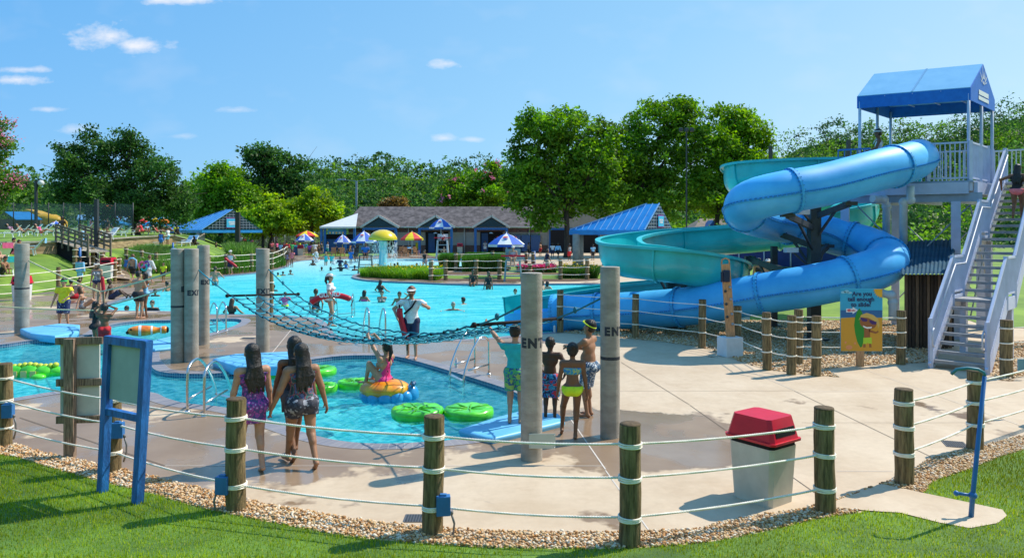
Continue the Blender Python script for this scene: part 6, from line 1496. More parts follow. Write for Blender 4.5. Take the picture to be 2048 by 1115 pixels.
# ---- umbrellas
UB=M('umbrella_blue',(.015,.10,.50),.7); UW=M('umbrella_white',(.74,.75,.78),.7); UR=M('umbrella_red',(.62,.03,.03),.7); UY=M('umbrella_yellow',(.82,.62,.01),.7); UC=M('umbrella_cyan',(.05,.45,.65),.7); UO=M('umbrella_orange',(.80,.20,.01),.7)
EMR=M('emblem_red',(.62,.02,.03),.6); EMB=M('emblem_blue',(.01,.06,.36),.6)
def umbrella(u,vt,vr,hw,Y,vb,label,m1=UB,m2=UW,emblem=True,group='patio umbrellas',rot=.3,base=None):
    top=Q(u,vt,Y); rim=Q(u,vr,Y).z; r=hw/F*Y; zb=base if base is not None else max(0,HC-(vb-HV)/F*Y); c=Vector((top.x,Y,zb)); t=thing('umbrella',label,'umbrella',c,0,group)
    mb=MB(); n=8; P=lambda a,f,z: Vector((c.x+r*f*math.cos(a),Y+r*f*math.sin(a),z)); H=top.z-rim
    for k in range(n):
        a0,a1=rot+k/n*6.2832,rot+(k+1)/n*6.2832; rows=[(0,top.z),(.35,top.z-H*.24),(.7,top.z-H*.60),(1,rim+H*.0)]
        vs=[];fs=[]
        for f,z in rows: vs+=[P(a0,f,z),P((a0+a1)/2,f*.965,z-.0),P(a1,f,z)]
        for i in range(3): fs+=[(i*3,i*3+1,i*3+4,i*3+3),(i*3+1,i*3+2,i*3+5,i*3+4)]
        mb.add(vs,fs,k%2)
        mb.add([P(a0,1,rim),P(a1,1,rim),P(a1,1.0,rim-.17),P(a0,1.0,rim-.17)],[(0,1,2,3)],1-k%2 if m1 is UB else k%2)
    cn=mb.build('canopy',[m1,m2],t); mb=MB(); mb.cyl(c,(c.x,Y,top.z+.08),.03,.03,8); mb.build('pole',TRIM,t)
    if emblem:
        for k in range(1,n,2):
            a=rot+(k+.5)/n*6.2832
            if math.sin(a)>.3: continue
            rad_=Vector((math.cos(a),math.sin(a),0)); tg=Vector((-rad_.y,rad_.x,0)); o=P(a,.58*.96,top.z-H*.46); up_=(Vector((c.x,Y,top.z))-P(a,.97,rim)).normalized(); nn=tg.cross(up_); nn=nn if nn.z>0 else -nn; o+=nn*.035; R_=r*.155
            mb=MB()
            for s,mi in ((1,0),(-1,1)):
                pts=[o+tg*R_*math.cos(q)+up_*s*(R_*.10+R_*math.sin(q)*.9) for q in np.linspace(.15,2.99,9)]; mb.add(pts,[list(range(9))],mi)
            mb.build('emblem',[EMR,EMB],cn)
    return t
umbrella(1013,466,488,38,50,520,'large blue and white umbrella with round emblems beside the red topped lifeguard chair')
umbrella(882,436,454,24,82,480,'blue and white umbrella fixed high over the tall white lifeguard chair')
umbrella(728,462,482,25,75,507,'blue and white umbrella just left of the yellow mushroom fountain')
umbrella(685,469,484,17,92,505,'small blue and white umbrella over the patio tables by the kiosk')
umbrella(609,467,480,18,95,505,'blue and white umbrella left of the kiosk beside the litter bins')
umbrella(824,463,477,23,80,508,'red and yellow umbrella right of the yellow mushroom fountain',UR,UY,False)
umbrella(614,461,471,22,106,505,'red and yellow umbrella behind the crowd left of the kiosk',UR,UY,False)
umbrella(112,442,448,12,70,455,'small blue and white umbrella in front of the yellow slide',base=3.0)
for k,(u,vt,vr,hw,m,lb) in enumerate(((297,443,450,14,METALB,'low blue umbrella right of the big tree trunk'),(327,436,442,11,UO,'orange umbrella on the far splash pad left of the shelter'),(205,441,448,15,METALL,'pale blue umbrella in the crowd beyond the dark pole'),(240,441,447,16,METALB,'wide blue umbrella left of the big tree trunk'),(310,435,441,9,UY,'yellow umbrella on the far splash pad'),(286,437,442,8,UR,'dark red umbrella on the far splash pad'))): umbrella(u,vt,vr,hw,85,462,lb,m,m,False,'splash pad umbrellas',base=2.9)
# ---- mushroom fountain
g=G(759,531); t=thing('mushroom_fountain','yellow mushroom fountain on a pale blue stem with falling water curtain','fountain',g); cx,cy=g.x+.30,g.y
mb=MB(); mb.lathe([(.42,-.1),(.36,.3),(.33,1.2),(.36,2.2)],(cx,cy,0),20); mb.build('stem',M('stem_cyan',(.25,.62,.70),.4),t)
mb=MB(); mb.lathe([(.001,3.2),(.35,3.17),(.75,3.02),(1.05,2.80),(1.24,2.52),(1.28,2.30),(1.24,2.26),(.4,2.3)],(cx,cy,0),32); mb.build('cap',M('cap_yellow',(.80,.58,.0),.25,.08,2,spec=.6,coat=.5),t)
def watermat(name,k):
    m=bpy.data.materials.new(name); m.use_nodes=True; tt=m.node_tree; b=tt.nodes['Principled BSDF']; b.inputs['Base Color'].default_value=(.8,.85,.88,1); b.inputs['Roughness'].default_value=.15
    tr=nd(tt,'ShaderNodeBsdfTransparent'); mx=nd(tt,'ShaderNodeMixShader',Fac=k); tt.links.new(tr.outputs[0],mx.inputs[1]); tt.links.new(b.outputs[0],mx.inputs[2]); tt.links.new(mx.outputs[0],tt.nodes['Material Output'].inputs[0]); return m
DROP=watermat('falling_water',.8)
mb=MB()
for k in range(900):
    a=RD.uniform(0,6.283); r=1.27+RD.uniform(-.04,.05); z1=RD.uniform(.15,2.26); l=RD.uniform(.06,.32); w=RD.uniform(.012,.028); p=Vector((cx+r*math.cos(a),cy+r*math.sin(a),z1)); s=Vector((-math.sin(a),math.cos(a),0))*w; mb.add([p-s,p+s,p+s*.4-Vector((0,0,l)),p-s*.4-Vector((0,0,l))],[(0,1,2,3)])
tag(mb.build('water_curtain',DROP,t),kind='stuff')
for k,(u,v,s) in enumerate(((632,524,1.0),(668,529,.55))):
    g=G(u,v); t=thing('water_jet','%s white water jet bubbling up in the shallow pool'%('taller','lower')[k],'water jet',g,0,'shallow pool jets'); mb=MB()
    for q in range(70): a=RD.uniform(0,6.28); r=abs(RD.gauss(0,.22))*s; mb.ball((g.x+r*math.cos(a),g.y+r*math.sin(a),RD.uniform(.0,1)**1.3*max(.1,1.15*s-r)),RD.uniform(.04,.10)*s,4)
    tag(mb.build('spray',watermat('spray%d'%k,.7),t),kind='stuff')
# ---- lifeguard chairs
def guard_chair(x,y,z0,h,s,mat,label,rz=0,arm=None):
    t=thing('lifeguard_chair',label,'lifeguard chair',(x,y,z0),rz); W2=.42*s
    for sx in (-1,1):
        for sy in (-1,1): mb=MB(); mb.bar((sx*W2*1.25,sy*.55*s,0),(sx*W2,sy*.28*s,h),.09*s,.09*s); mb.build('leg',mat,t,org=(0,0,0))
    mb=MB(); mb.box((0,0,h),(.95*s,.70*s,.06)); mb.build('seat',mat,t,org=(0,0,0)); mb=MB(); mb.box((0,.33*s,h+.42),(.95*s,.06,.6)); mb.build('backrest',mat,t,org=(0,0,0))
    for k in range(1,4): mb=MB(); f=k/4; mb.box((0,-.55*s+.27*s*f-.02,h*f),(W2*2*(1.25-.25*f),.12,.06)); mb.build('step',mat,t,org=(0,0,0))
    if arm:
        mb=MB(); mb.box((0,-.15,h+.30),(1.5*s,.16,.10)); mb.build('rescue_tube_rest',arm,t,org=(0,0,0))
    return t
GCH=M('chair_greygreen',(.16,.20,.19),.7,.15,4)
g=G(731,546); guard_chair(g.x,g.y,0,1.30,1.0,GCH,'grey wooden lifeguard chair on the tip of the planted island',.2)
g=G(885,516); guard_chair(g.x,g.y,0,2.0,1.25,M('chair_white',(.52,.60,.64),.6,.08,3),'tall white lifeguard chair with red bar under the high umbrella',0,REDP)
g=G(1026,561); guard_chair(g.x,g.y,0,1.25,1.0,M('chair_teal',(.20,.34,.36),.6,.1,3),'pale teal lifeguard chair with red bar behind the ENTER column',0,REDP)
# ---- patio furniture
def patio_chair(u,v,rz,label,mat=None):
    g=G(u,v); mat=mat or TWOOD; t=thing('patio_chair',label,'chair',g,rz,'wooden patio chairs'); 
    mb=MB(); mb.box((0,0,.42),(.55,.52,.05)); mb.build('seat',mat,t,org=(0,0,0)); mb=MB()
    for k in range(5): mb.bar((-.22+.11*k,-.24,.45),(-.22+.11*k,-.36,1.1),.08,.03)
    mb.bar((-.27,-.33,.95),(.27,-.33,.95),.04,.06); mb.build('backrest',mat,t,org=(0,0,0))
    for sx in (-1,1):
        for sy in (-1,1): mb=MB(); mb.box((sx*.24,sy*.22,.21),(.06,.06,.42)); mb.build('leg',mat,t,org=(0,0,0))
    for sx in (-1,1): mb=MB(); mb.box((sx*.31,-.02,.62),(.08,.55,.04)); mb.build('armrest',mat,t,org=(0,0,0))
for k,(u,v,rz,l) in enumerate(((667,513,.3,'wooden patio chair, leftmost at the table under the small umbrella'),(685,513,0,'wooden patio chair with its back to the pool, right of the leftmost'),(696,507,1.4,'wooden patio chair side on behind the patio table'),(800,511,.6,'wooden patio chair under the red and yellow umbrella, left one'),(812,512,-.2,'wooden patio chair under the red and yellow umbrella, middle one'),(833,511,-.6,'wooden patio chair with a yellow bag, right of the others'))): patio_chair(u,v,rz,l)
for k,(u,v,l) in enumerate(((677,508,'round patio table under the small blue and white umbrella'),(822,509,'round patio table under the red and yellow umbrella'))):
    g=G(u,v); t=thing('patio_table',l,'table',g,0,'patio tables'); mb=MB(); mb.cyl((g.x,g.y,.72),(g.x,g.y,.77),.75,.75,20); mb.build('table_top',TWOOD,t); mb=MB(); mb.cyl(g,(g.x,g.y,.72),.07,.07,10); mb.build('leg',TWOOD,t)
# ---- bins further off
for (u,v,s,rz,lb,w) in ((44,600,1.0,.2,'white litter bin with red lid beside the leftmost concrete column',True),(217,556,1.15,.1,'white litter bin with red lid beside the path up the lawn',True),(601,510,1.2,.3,'putty litter bin with red lid, right one by the kiosk crowd',False),(574,509,1.2,.1,'litter bin with red lid, left one by the kiosk crowd',False),(920,506,1.25,0,'litter bin with faded red lid against the bath house wall',False)):
    p=G(u,v) if v>565 or u>400 else GL(u,v); bin_((p.x,p.y,p.z),rz,s,lb,'distant litter bins',w)
g=G(590,509); t=thing('recycling_bin','blue recycling bin between the two red lidded bins','bin',g,.1); mb=MB(); mb.box((0,0,.5),(.75,.7,1.0),0,0,.06); mb.build('body',LOCK,t,org=(0,0,0)); mb=MB(); mb.box((0,0,1.08),(.8,.75,.2),0,0,.05); mb.build('lid',UC,t,org=(0,0,0))
# ---- mid distance rope fences
def FP2(u,vf,H): g=G(u,vf); return (g.x,g.y,0,H)
H1=1.25
fence('the island fence',[FP2(862,561,1.30),FP2(891,560,1.30),FP2(952,559.5,1.30),FP2(999,559.5,1.30),FP2(1060,558,1.0),FP2(1121,559,1.32),FP2(1174,558.5,1.32)],(.93,.60,.25),'island rope fence',.03,.13,rr=.022)
fence('the rear island fence',[FP2(912,541,1.4),FP2(985,540,1.5),FP2(1052,541,1.5),FP2(1066,543,1.5)],(.9,.55,.2),'rear island rope fence',.03,.13,rr=.022)
fence('the reed bed fence',[FP2(418,549,1.4),FP2(452,547,1.45),FP2(503,543,1.4),FP2(544,538,1.4),FP2(566,528,1.5),FP2(573,520,1.5)],(.93,.62,.30),'reed bed rope fence',.04,.13,rr=.024)
PL=[]
for u,v,H in ((-140,612,1.25),(-20,600,1.25),(117,586,1.3),(230,562,1.35)): PL.append(FP2(u,v,H))
fence('the left lawn fence',PL,(.86,.52,.20),'left lawn rope fence',.04,.10,rr=.02)
PL=[]
for u,v in ((150,540),(186,538),(204,549),(226,557),(238,556)): p=GL(u,v); PL.append((p.x,p.y,p.z,1.35))
fence('the lawn path fence',PL,(.9,.6,.3),'lawn path rope fence',.03,.12,rr=.02)
PL=[]
for u,v in ((252,520),(283,525),(312,531),(345,528)): p=GL(u,v+12); PL.append((p.x,p.y,p.z,1.35))
fence('the tall grass fence',PL,(.9,.6,.3),'tall grass rope fence',.03,.12,rr=.02)
for (u,vt,vb,Y,r,lb) in ((160,495,545,0,.07,'slim blue post rising beside the ramp foot'),(346,485,520,0,.07,'blue post among the tall grasses left of the columns'),(1068,502,541,58,.12,'thick blue post among the flowers behind the ENTER column')):
    p=GL(u,vb) if Y==0 else Q(u,vb,Y); H=(vb-vt)/F*p.y; mb=MB(); mb.cyl(p,(p.x,p.y,p.z+H),r,r,10); tag(mb.build('marker_post',BPOST,None,p),lb,'post')
# ---- poles and lamps
def pole(u,vt,vb,Y,w,label,lamp=None,mat=DARKM):
    a=Q(u,vt,Y); b=Q(u,vb,Y); t=thing('light_pole',label,'light pole',b,0); mb=MB(); mb.box((a+b)/2,(w,w,(a-b).length)); mb.build('pole',mat,t)
    if lamp=='twin':
        L_=28/F*Y
        for s in (-1,1): mb=MB(); e=a+Vector((s*L_*.8,0,.3)); mb.bar(a,e,.12,.1); mb.build('arm',mat,t); mb=MB(); mb.box(e+Vector((s*.9,0,.05)),(2.0,.8,.35),0,0,.1); mb.build('lamp_head',GALV,t)
    elif lamp=='globe': mb=MB(); mb.bar(a,a+Vector((.35,0,.1)),.06,.06); mb.build('arm',mat,t); mb=MB(); mb.ball(a+Vector((.5,0,-.2)),.3,8); mb.build('lamp_globe',TRIM,t)
    elif lamp=='box': mb=MB(); mb.box(a+Vector((.5,0,.1)),(1.3,.5,.3),0,0,.04); mb.build('lamp_head',mat,t)
    elif lamp=='flood':
        for s in (-1,0,1): mb=MB(); mb.box(a+Vector((s*.45,0,.1)),(.32,.3,.32),0,0,.08); mb.build('lamp_head',mat,t)
p=GL(193,536); pole(193,398,536,p.y,.22,'thick dark square pole standing on the left lawn path')
pole(475.5,424,508,93,.50,'dark square pole in front of the lattice gable of the left shelter')
pole(526,424,495,110,.35,'dark pole with box lamp right of the left shelter','box')
pole(713,362,450,190,.45,'twin armed car park lamp rising above the bath house roof','twin',GALV); pole(766,391,450,210,.35,'second twin armed car park lamp, lower, right of the first','twin',GALV); pole(655,432,455,200,.3,'small twin lamp beside the kiosk roof','twin',GALV)
pole(72,362,455,75,.22,'thin dark pole with white globe lamp in front of the net fence','globe'); pole(434,344,450,130,.22,'thin tall dark pole against the trees left of the shelter','box'); pole(403,380,455,125,.2,'thin dark pole with globe lamp right of the big dark tree','globe')
pole(1373,262,470,62,.10,'tall thin floodlight pole among the large right hand trees','flood'); pole(1541,292,460,70,.28,'dark pole rising left of the slide tower'); pole(1697,280,400,45,.2,'short dark pole top left of the tower platform')
# ---- retaining wall, ramp
t=thing('retaining_wall','long low timber retaining wall holding up the lounge chair lawn','wall',Lwall(50)); us=list(range(-500,398,13)); mb=MB()
A=[Lwall(u)-Vector((0,0,.3)) for u in us]; B_=[Lwtop(u)+Vector((0,0,.02)) for u in us]; dp=Vector((0,.3,0))
for i in range(len(us)-1): mb.add([A[i],A[i+1],B_[i+1],B_[i],B_[i]+dp,B_[i+1]+dp],[(0,1,2,3),(3,2,5,4)])
mb.build('wall_face',M('retaining_timber',(.28,.19,.10),.85,.35,1.2,(.36,.26,.15),.6,8,stretch=(.6,.6,6)),t); mb=MB()
for i in range(len(us)-1): mb.bar(B_[i]+Vector((0,.12,.06)),B_[i+1]+Vector((0,.12,.06)),.36,.09)
mb.build('coping',M('wall_cap',(.34,.31,.26),.85,.2,3),t)
r0,r1=Q(112,483,47.2),Q(176,505,46.6); r0b,r1b=r0+Vector((.6,1.5,0)),r1+Vector((.6,1.5,0))
t=thing('wooden_ramp','weathered wooden ramp with slatted handrails leading up to the lounge chair lawn','ramp',r1); RW=M('ramp_wood',(.15,.13,.10),.85,.3,8); mb=MB(); mb.slab([r0,r1,r1b,r0b],(0,0,.06)); mb.build('ramp_deck',M('ramp_deck',(.26,.23,.19),.85,.3,6),t)
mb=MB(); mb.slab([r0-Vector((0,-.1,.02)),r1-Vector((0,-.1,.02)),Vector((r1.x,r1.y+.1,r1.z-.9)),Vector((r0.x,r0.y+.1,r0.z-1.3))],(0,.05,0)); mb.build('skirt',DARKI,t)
for a,b in ((r0,r1),(r0b,r1b)):
    mb=MB()
    for z in (.35,.62,.90,1.08): mb.bar(a+Vector((0,0,z)),b+Vector((0,0,z)),.05,.11)
    for k in range(6): q=a.lerp(b,k/5); mb.bar(q-Vector((0,0,.3)),q+Vector((0,0,1.1)),.1,.1)
    mb.build('handrail',RW,t)
# ---- tall net fence, splash pad and buildings beyond the lawn
NETM=bpy.data.materials.new('net_mesh'); NETM.use_nodes=True; tt=NETM.node_tree; b=tt.nodes['Principled BSDF']; b.inputs['Base Color'].default_value=(.10,.12,.13,1); tr=nd(tt,'ShaderNodeBsdfTransparent'); mx=nd(tt,'ShaderNodeMixShader',Fac=.42); tt.links.new(tr.outputs[0],mx.inputs[1]); tt.links.new(b.outputs[0],mx.inputs[2]); tt.links.new(mx.outputs[0],tt.nodes['Material Output'].inputs[0])
t=thing('net_fence','tall dark mesh sports net on thin posts behind the left lawn','net fence',Q(100,455,72)); us=(-80,-30,-4,27,63,97,127,160,195,230,266); mb=MB()
for a,b in zip(us,us[1:]): mb.quad(Q(a,456,72),Q(b,456,72),Q(b,409-.0,72),Q(a,405+.02*a if a<0 else 406,72))
mb.build('net',NETM,t)
for u in us: mb=MB(); mb.cyl(Q(u,458,72),Q(u,405,72),.05,.05,8); mb.build('post',DARKM,t)
t=thing('pump_house','low brown building with blue sloping metal roof beyond the net fence','building',Q(45,455,95)); Y=95
pan('wall',M('wall_brown',(.16,.10,.07),.8,.2,2),t,-10,438,80,458,Y+2,.3); mb=MB(); mb.slab([Q(32,440,Y),Q(85,440,Y),Q(58,424.5,Y+5),Q(10,424.5,Y+5)],(0,0,.1)); mb.build('roof',METALB,t)
t=thing('play_slide','yellow humped play slide showing above the blue roof beyond the net fence','play slide',Q(90,455,100)); Y=100; P=[Q(u,v,Y) for u,v in ((34,430),(50,418),(64,421),(84,428),(92,428),(104,434),(116,443))]; mb=MB()
for a,b in zip(P,P[1:]): mb.slab([a,b,b-Vector((0,0,1.2)),a-Vector((0,0,1.2))],(0,2.2,0))
for u,v in ((90,436),(100,439),(96,444)): mb.ball(Q(u,v,Y-.5),1.0,8,sc=(1.6,1,.6))
mb.build('slide_bed',M('play_yellow',(.80,.46,.01),.4,.1,1),t); mb=MB(); mb.cyl(Q(60,430,Y+1),Q(60,455,Y+1),.2,.2,8); mb.build('support',DARKM,t)
PYL=M('spray_green',(.18,.62,.42),.4)
for k,(u0,u1,vt,lb) in enumerate(((140,177,408,'tall pale green spraying arch, left one of the splash pad'),(183,190,410,'narrow pale green spraying hoop right of the tall arch'))):
    Y=82; b=Q(u1,455,Y); t=thing('spray_arch',lb,'spray arch',b,0,'splash pad arches'); mb=MB(); mb.tube(catmull([b,Q(u1-1,432,Y),Q(u1-6,416,Y),Q((u0+u1)/2+6,vt,Y),Q(u0+10,vt+3,Y)],5,False),.10,8); mb.build('arch_pipe',PYL,t); mb=MB()
    for q in range(60): u=RD.uniform(u0-8,u1-4); v=RD.uniform(vt+3,vt+34); p=Q(u,v,Y); mb.add([p,p+Vector((.03,0,0)),p+Vector((-.08,0,-RD.uniform(.3,.9)))],[(0,1,2)])
    tag(mb.build('spray',DROP,t),kind='stuff')
Y=84; t=thing('splash_tower','green splash pad frame carrying an orange tipping bucket','play structure',Q(218,456,Y)); mb=MB()
for u in (205,227): mb.cyl(Q(u,456,Y),Q(u,420,Y),.14,.14,8)
mb.slab([Q(206,440,Y),Q(228,440,Y),Q(228,423,Y),Q(206,423,Y)],(0,.1,0)); mb.build('frame',M('play_green',(.03,.36,.05),.5),t); mb=MB(); c=Q(218,418,Y); mb.ball(c,.55,10,sc=(1,1,.85)); mb.build('bucket',UO,t)
t=thing('splash_shelter','long low blue awning behind the splash pad','awning',Q(190,452,90)); mb=MB(); mb.slab([Q(153,440,90),Q(262,442,90),Q(262,433,93),Q(156,431,93)],(0,0,.1)); mb.build('roof',METALL,t)
for u in (158,190,225,258): mb=MB(); mb.cyl(Q(u,457,91),Q(u,437,91),.1,.1,6); mb.build('post',BPOST,t)
for k,(u,v,m,lb) in enumerate(((240,433,UR,'pink red ball on a splash pad pipe left of the tree trunk'),(259,436,UY,'yellow ball on a splash pad pipe left of the tree trunk'),(295,434,UR,'upper red ball on the splash pad right of the tree trunk'),(309,441,UR,'lower red ball on the splash pad right of the tree trunk'))):
    c=Q(u,v,86); t=thing('spray_ball',lb,'spray ball',(c.x,c.y,2.8),0,'splash pad balls'); mb=MB(); mb.ball(c,.22,8); mb.build('ball',m,t); mb=MB(); mb.tube(catmull([(c.x+.4,c.y,2.8),(c.x+.4,c.y,3.5),(c.x+.25,c.y,c.z+.1),c],4,False),.07,6); mb.build('pipe',PYL,t)
# privacy fence behind the slide
t=thing('privacy_fence','dark blue windscreen fence behind the water slides','fence',Q(1560,520,46)); a,b=Q(1430,486,50),Q(1760,488,42); mb=MB(); mb.slab([(a.x,a.y,.3),(b.x,b.y,.3),b,a],(0,.04,0)); mb.build('screen',M('windscreen',(.008,.025,.12),.85,.2,2),t)
for k in range(7): mb=MB(); q=a.lerp(b,k/6); mb.cyl((q.x,q.y-.06,.2),(q.x,q.y-.06,q.z+.1),.05,.05,8); mb.build('post',GALV,t)
t=thing('mesh_fence','dark chain link fence in front of the light green trees','fence',Q(570,500,118)); a,b=Q(505,503,112),Q(648,503,122); mb=MB(); mb.quad(a,b,Q(648,462,122),Q(505,456,112)); mb.build('net',NETM,t)
for k in range(8): mb=MB(); q=a.lerp(b,k/7); mb.cyl(q,q+Vector((0,0,3.3)),.06,.06,6); mb.build('post',GALV,t)
# ---- sun loungers
LW=M('lounger_white',(.86,.87,.88),.45,.05,3)
def lounger(loc,rz,label,back=.62,mat=LW,towel=None,proto=[None],group='white sun loungers on the lawns'):
    if proto[0] is None:
        t=thing('sun_lounger',label,'sun lounger',(0,0,0)); mb=MB(); mb.box((0,-.35,.36),(.62,1.25,.05),0,0,.012)
        for k in range(7): mb.box((0,-.85+.17*k,.392),(.54,.09,.014))
        mb.build('seat',LW,t,org=(0,0,0)); mb=MB(); a,b=Vector((0,.27,.37)),Vector((0,.78,.98)); mb.bar(a,b,.62,.05)
        for k in range(4): q=a.lerp(b,.15+.23*k); mb.bar(q+Vector((-.26,-.03,.03)),q+Vector((.26,-.03,.03)),.08,.02)
        mb.build('backrest',LW,t,org=(0,0,0))
        for sx in (-1,1):
            for y in (-.85,.2): mb=MB(); mb.bar((sx*.27,y,.34),(sx*.29,y+(.06 if y>0 else -.06),0),.06,.06); mb.build('leg',LW,t,org=(0,0,0))
            mb=MB(); mb.bar((sx*.34,-.25,.56),(sx*.34,.30,.56),.06,.04); mb.build('armrest',LW,t,org=(0,0,0))
        proto[0]=t; o=t
    else: o=copy_tree(proto[0])
    o.location=loc; o.rotation_euler=(0,0,rz); tag(o,label,group=group); ORG[o.name]=Vector(loc)
    if towel:
        c=Vector(loc); mb=MB(); R_=Matrix.Rotation(rz,3,'Z'); pts=[(0,-.6,.41),(0,.0,.41),(0,.27,.43),(0,.50,.70),(0,.74,1.0),(0,.84,1.02),(0,.83,.72)]
        P=[c+R_@Vector((x,y,z)) for x,y,z in pts]; s=R_@Vector((.27,0,0))
        for a,b in zip(P,P[1:]): mb.quad(a-s,a+s,b+s,b-s)
        tag(mb.build('towel',cloth(towel),None,c),towel.replace('lblue','pale blue')+' towel on the '+' '.join(label.replace('white ','').replace('counted ','').split()[:11]),'towel')
    return o
LG=[(18,476,-1.0,'leftmost lounger of the upper lawn row, with two sunbathers near it',None),(36,474,-1.0,'second lounger from the left on the upper lawn row',None),(62,472,-.9,'lounger with turquoise towel on the upper lawn row','teal'),(76,472,-.95,'lounger right of the turquoise towelled one',None),(100,472,-.95,'white lounger left of the ramp top',None),(114,470,-1.0,'white lounger directly behind the ramp top',None),(140,468,-1.1,'white lounger right of the ramp top',None),(152,463,-1.1,'white lounger farthest back right of the ramp top',None),(226,470,-1.2,'lounger with a sunbather left of the big tree trunk','lblue'),(250,466,-1.2,'lounger in blue shade at the big tree trunk','lblue'),(313,497,-.9,'white lounger beside the tall grasses',None),(60,510,-1.2,'low white lounger at the foot of the retaining wall','lblue'),(216,495,-.5,'white lounger below the wall behind the red lidded bin',None),(330,523,-.5,'blue and white lounger left of the concrete columns','lblue'),(10,552,-2.2,'white lounger at the left edge of the lower lawn','teal'),(2,522,-2.1,'lounger with pink towel at the left edge','pink'),(372,492,-.4,'left pale blue lounger under the left shelter','lblue'),(382,491,-.4,'right pale blue lounger under the left shelter','lblue')]
for u,v,rz,lb,tw in LG: lounger(GL(u,v),rz+RD.uniform(-.08,.08),lb,towel=tw)
for k,(u,v,tw) in enumerate(((50,470,None),(88,469,None),(127,465,'lblue'),(163,466,None),(172,461,None),(236,463,'blue'),(262,471,None),(205,462,'blue'),(246,473,'navy'),(192,458,None))): lounger(GL(u,v),-1.05+RD.uniform(-.15,.15),'white sun lounger, %s of the second upper lawn row counted from the left'%ORD[k],towel=tw)
for k in range(9): u=282+k*11; lounger(GL(u,468+RD.uniform(-3,2)),-1.1+RD.uniform(-.2,.2),'%s lounger of the far row right of the big tree trunk'%ORD[k])
# ---- beds of reeds, grasses and flowers
REED=leafmat('reed_leaf',(.035,.11,.012),(.10,.24,.03),.35); BRIGHT=leafmat('bright_leaf',(.09,.24,.015),(.24,.42,.03),.4); DGREEN=leafmat('dark_leaf',(.02,.07,.01),(.07,.18,.02),.3)
blades('reeds',[p for p in LBED],6500,.6,.98,.03,REED,[],0,'tall green reeds filling the bed left of the main pool',.25,'reeds')
TG=[tuple(GL(u,v)[:2]) for u,v in ((250,530),(268,512),(300,508),(345,512),(345,545),(300,548),(262,543))]
blades('tall_grass',TG,20000,.5,1.15,.03,leafmat('grass_soft',(.06,.15,.02),(.17,.30,.07),.4),[],lambda x,y:lawn_z(x,y),'soft tall ornamental grasses left of the concrete columns',.9,'grass')
TG2=[tuple(G(u,v)[:2]) for u,v in ((452,511),(475,509),(505,510),(506,517),(455,518))]
blades('tall_grass',TG2,9000,.9,1.9,.05,leafmat('grass_soft',(.06,.15,.02),(.17,.30,.07),.4),[],0,'tall grass clump at the pole by the left shelter',.7,'grass')
IP=outl([(722,553),(740,548),(800,546),(878,546),(884,552),(876,560),(850,559),(780,557)],3)
blades('daylilies',IP,21000,.35,.68,.032,BRIGHT,[],0,'bright green daylily leaves covering the tip of the island',.8,'plants')
for pl,n,lb in (([(878,541),(917,541),(917,533),(885,533)],3600,'tall dark reeds behind the left end of the island fence'),([(925,543),(1010,543),(1012,531),(935,531)],9000,'tall dark reeds behind the middle of the island fence')):
    blades('reeds',[tuple(G(u,v)[:2]) for u,v in pl],n*3,.9,1.3,.035,REED,[],0,lb,.25,'reeds')
def flowers(name,poly,n,z0,z1,s,mat,label):
    xs=[p[0] for p in poly]; ys=[p[1] for p in poly]; X=NR.uniform(min(xs),max(xs),n*4); Y=NR.uniform(min(ys),max(ys),n*4); k=inpoly(poly,X,Y); X=X[k][:n]; Y=Y[k][:n]; Z=NR.uniform(z0,z1,len(X)); cards(name,np.c_[X,Y,Z],s,mat,label,'flowers')
def cards(name,C,s,mat,label,cat,kind='stuff',parent=None):
    n=len(C); a=NR.normal(size=(n,3)); a/=np.linalg.norm(a,axis=1)[:,None]; b=NR.normal(size=(n,3)); b-=a*(a*b).sum(1)[:,None]; b/=np.linalg.norm(b,axis=1)[:,None]; S=s*NR.uniform(.7,1.3,(n,1))
    V=np.stack([C+a*S,C+b*S*.55,C-a*S,C-b*S*.55],1).reshape(-1,3); i=np.arange(n)*4; me=np_mesh(name,V,np.c_[i,i+1,i+2,i+3],mat)
    o=mesh_obj(name,me,parent)
    if label: tag(o,label,cat,kind=kind)
    return o
flowers('daylily_flowers',IP,160,.6,.78,.07,leafmat('flower_yellow',(.75,.42,.01),(.85,.62,.02),.2),'scattered yellow daylily flowers on the island tip')
FLB=[tuple(G(u,v)[:2]) for u,v in ((1035,545),(1112,545),(1112,540),(1035,540))]
flowers('flower_bed',FLB,1500,.1,.55,.09,leafmat('flower_pink',(.70,.02,.10),(.85,.12,.35),.2),'pink and red bedding flowers behind the ENTER column'); blades('flower_leaves',FLB,4000,.2,.5,.04,DGREEN,[],0,'low green leaves among the pink bedding flowers',.8,'plants')
FB2=[tuple(G(u,v)[:2]) for u,v in ((1125,557),(1195,557),(1195,548),(1125,548))]
blades('shrub_border',FB2,9000,.3,.8,.04,DGREEN,[],0,'dark green border plants along the pool edge before the right shelter',.9,'plants'); flowers('yellow_flowers',FB2,90,.6,.9,.07,MATS['flower_yellow'],'few yellow flowers in the border before the right shelter')
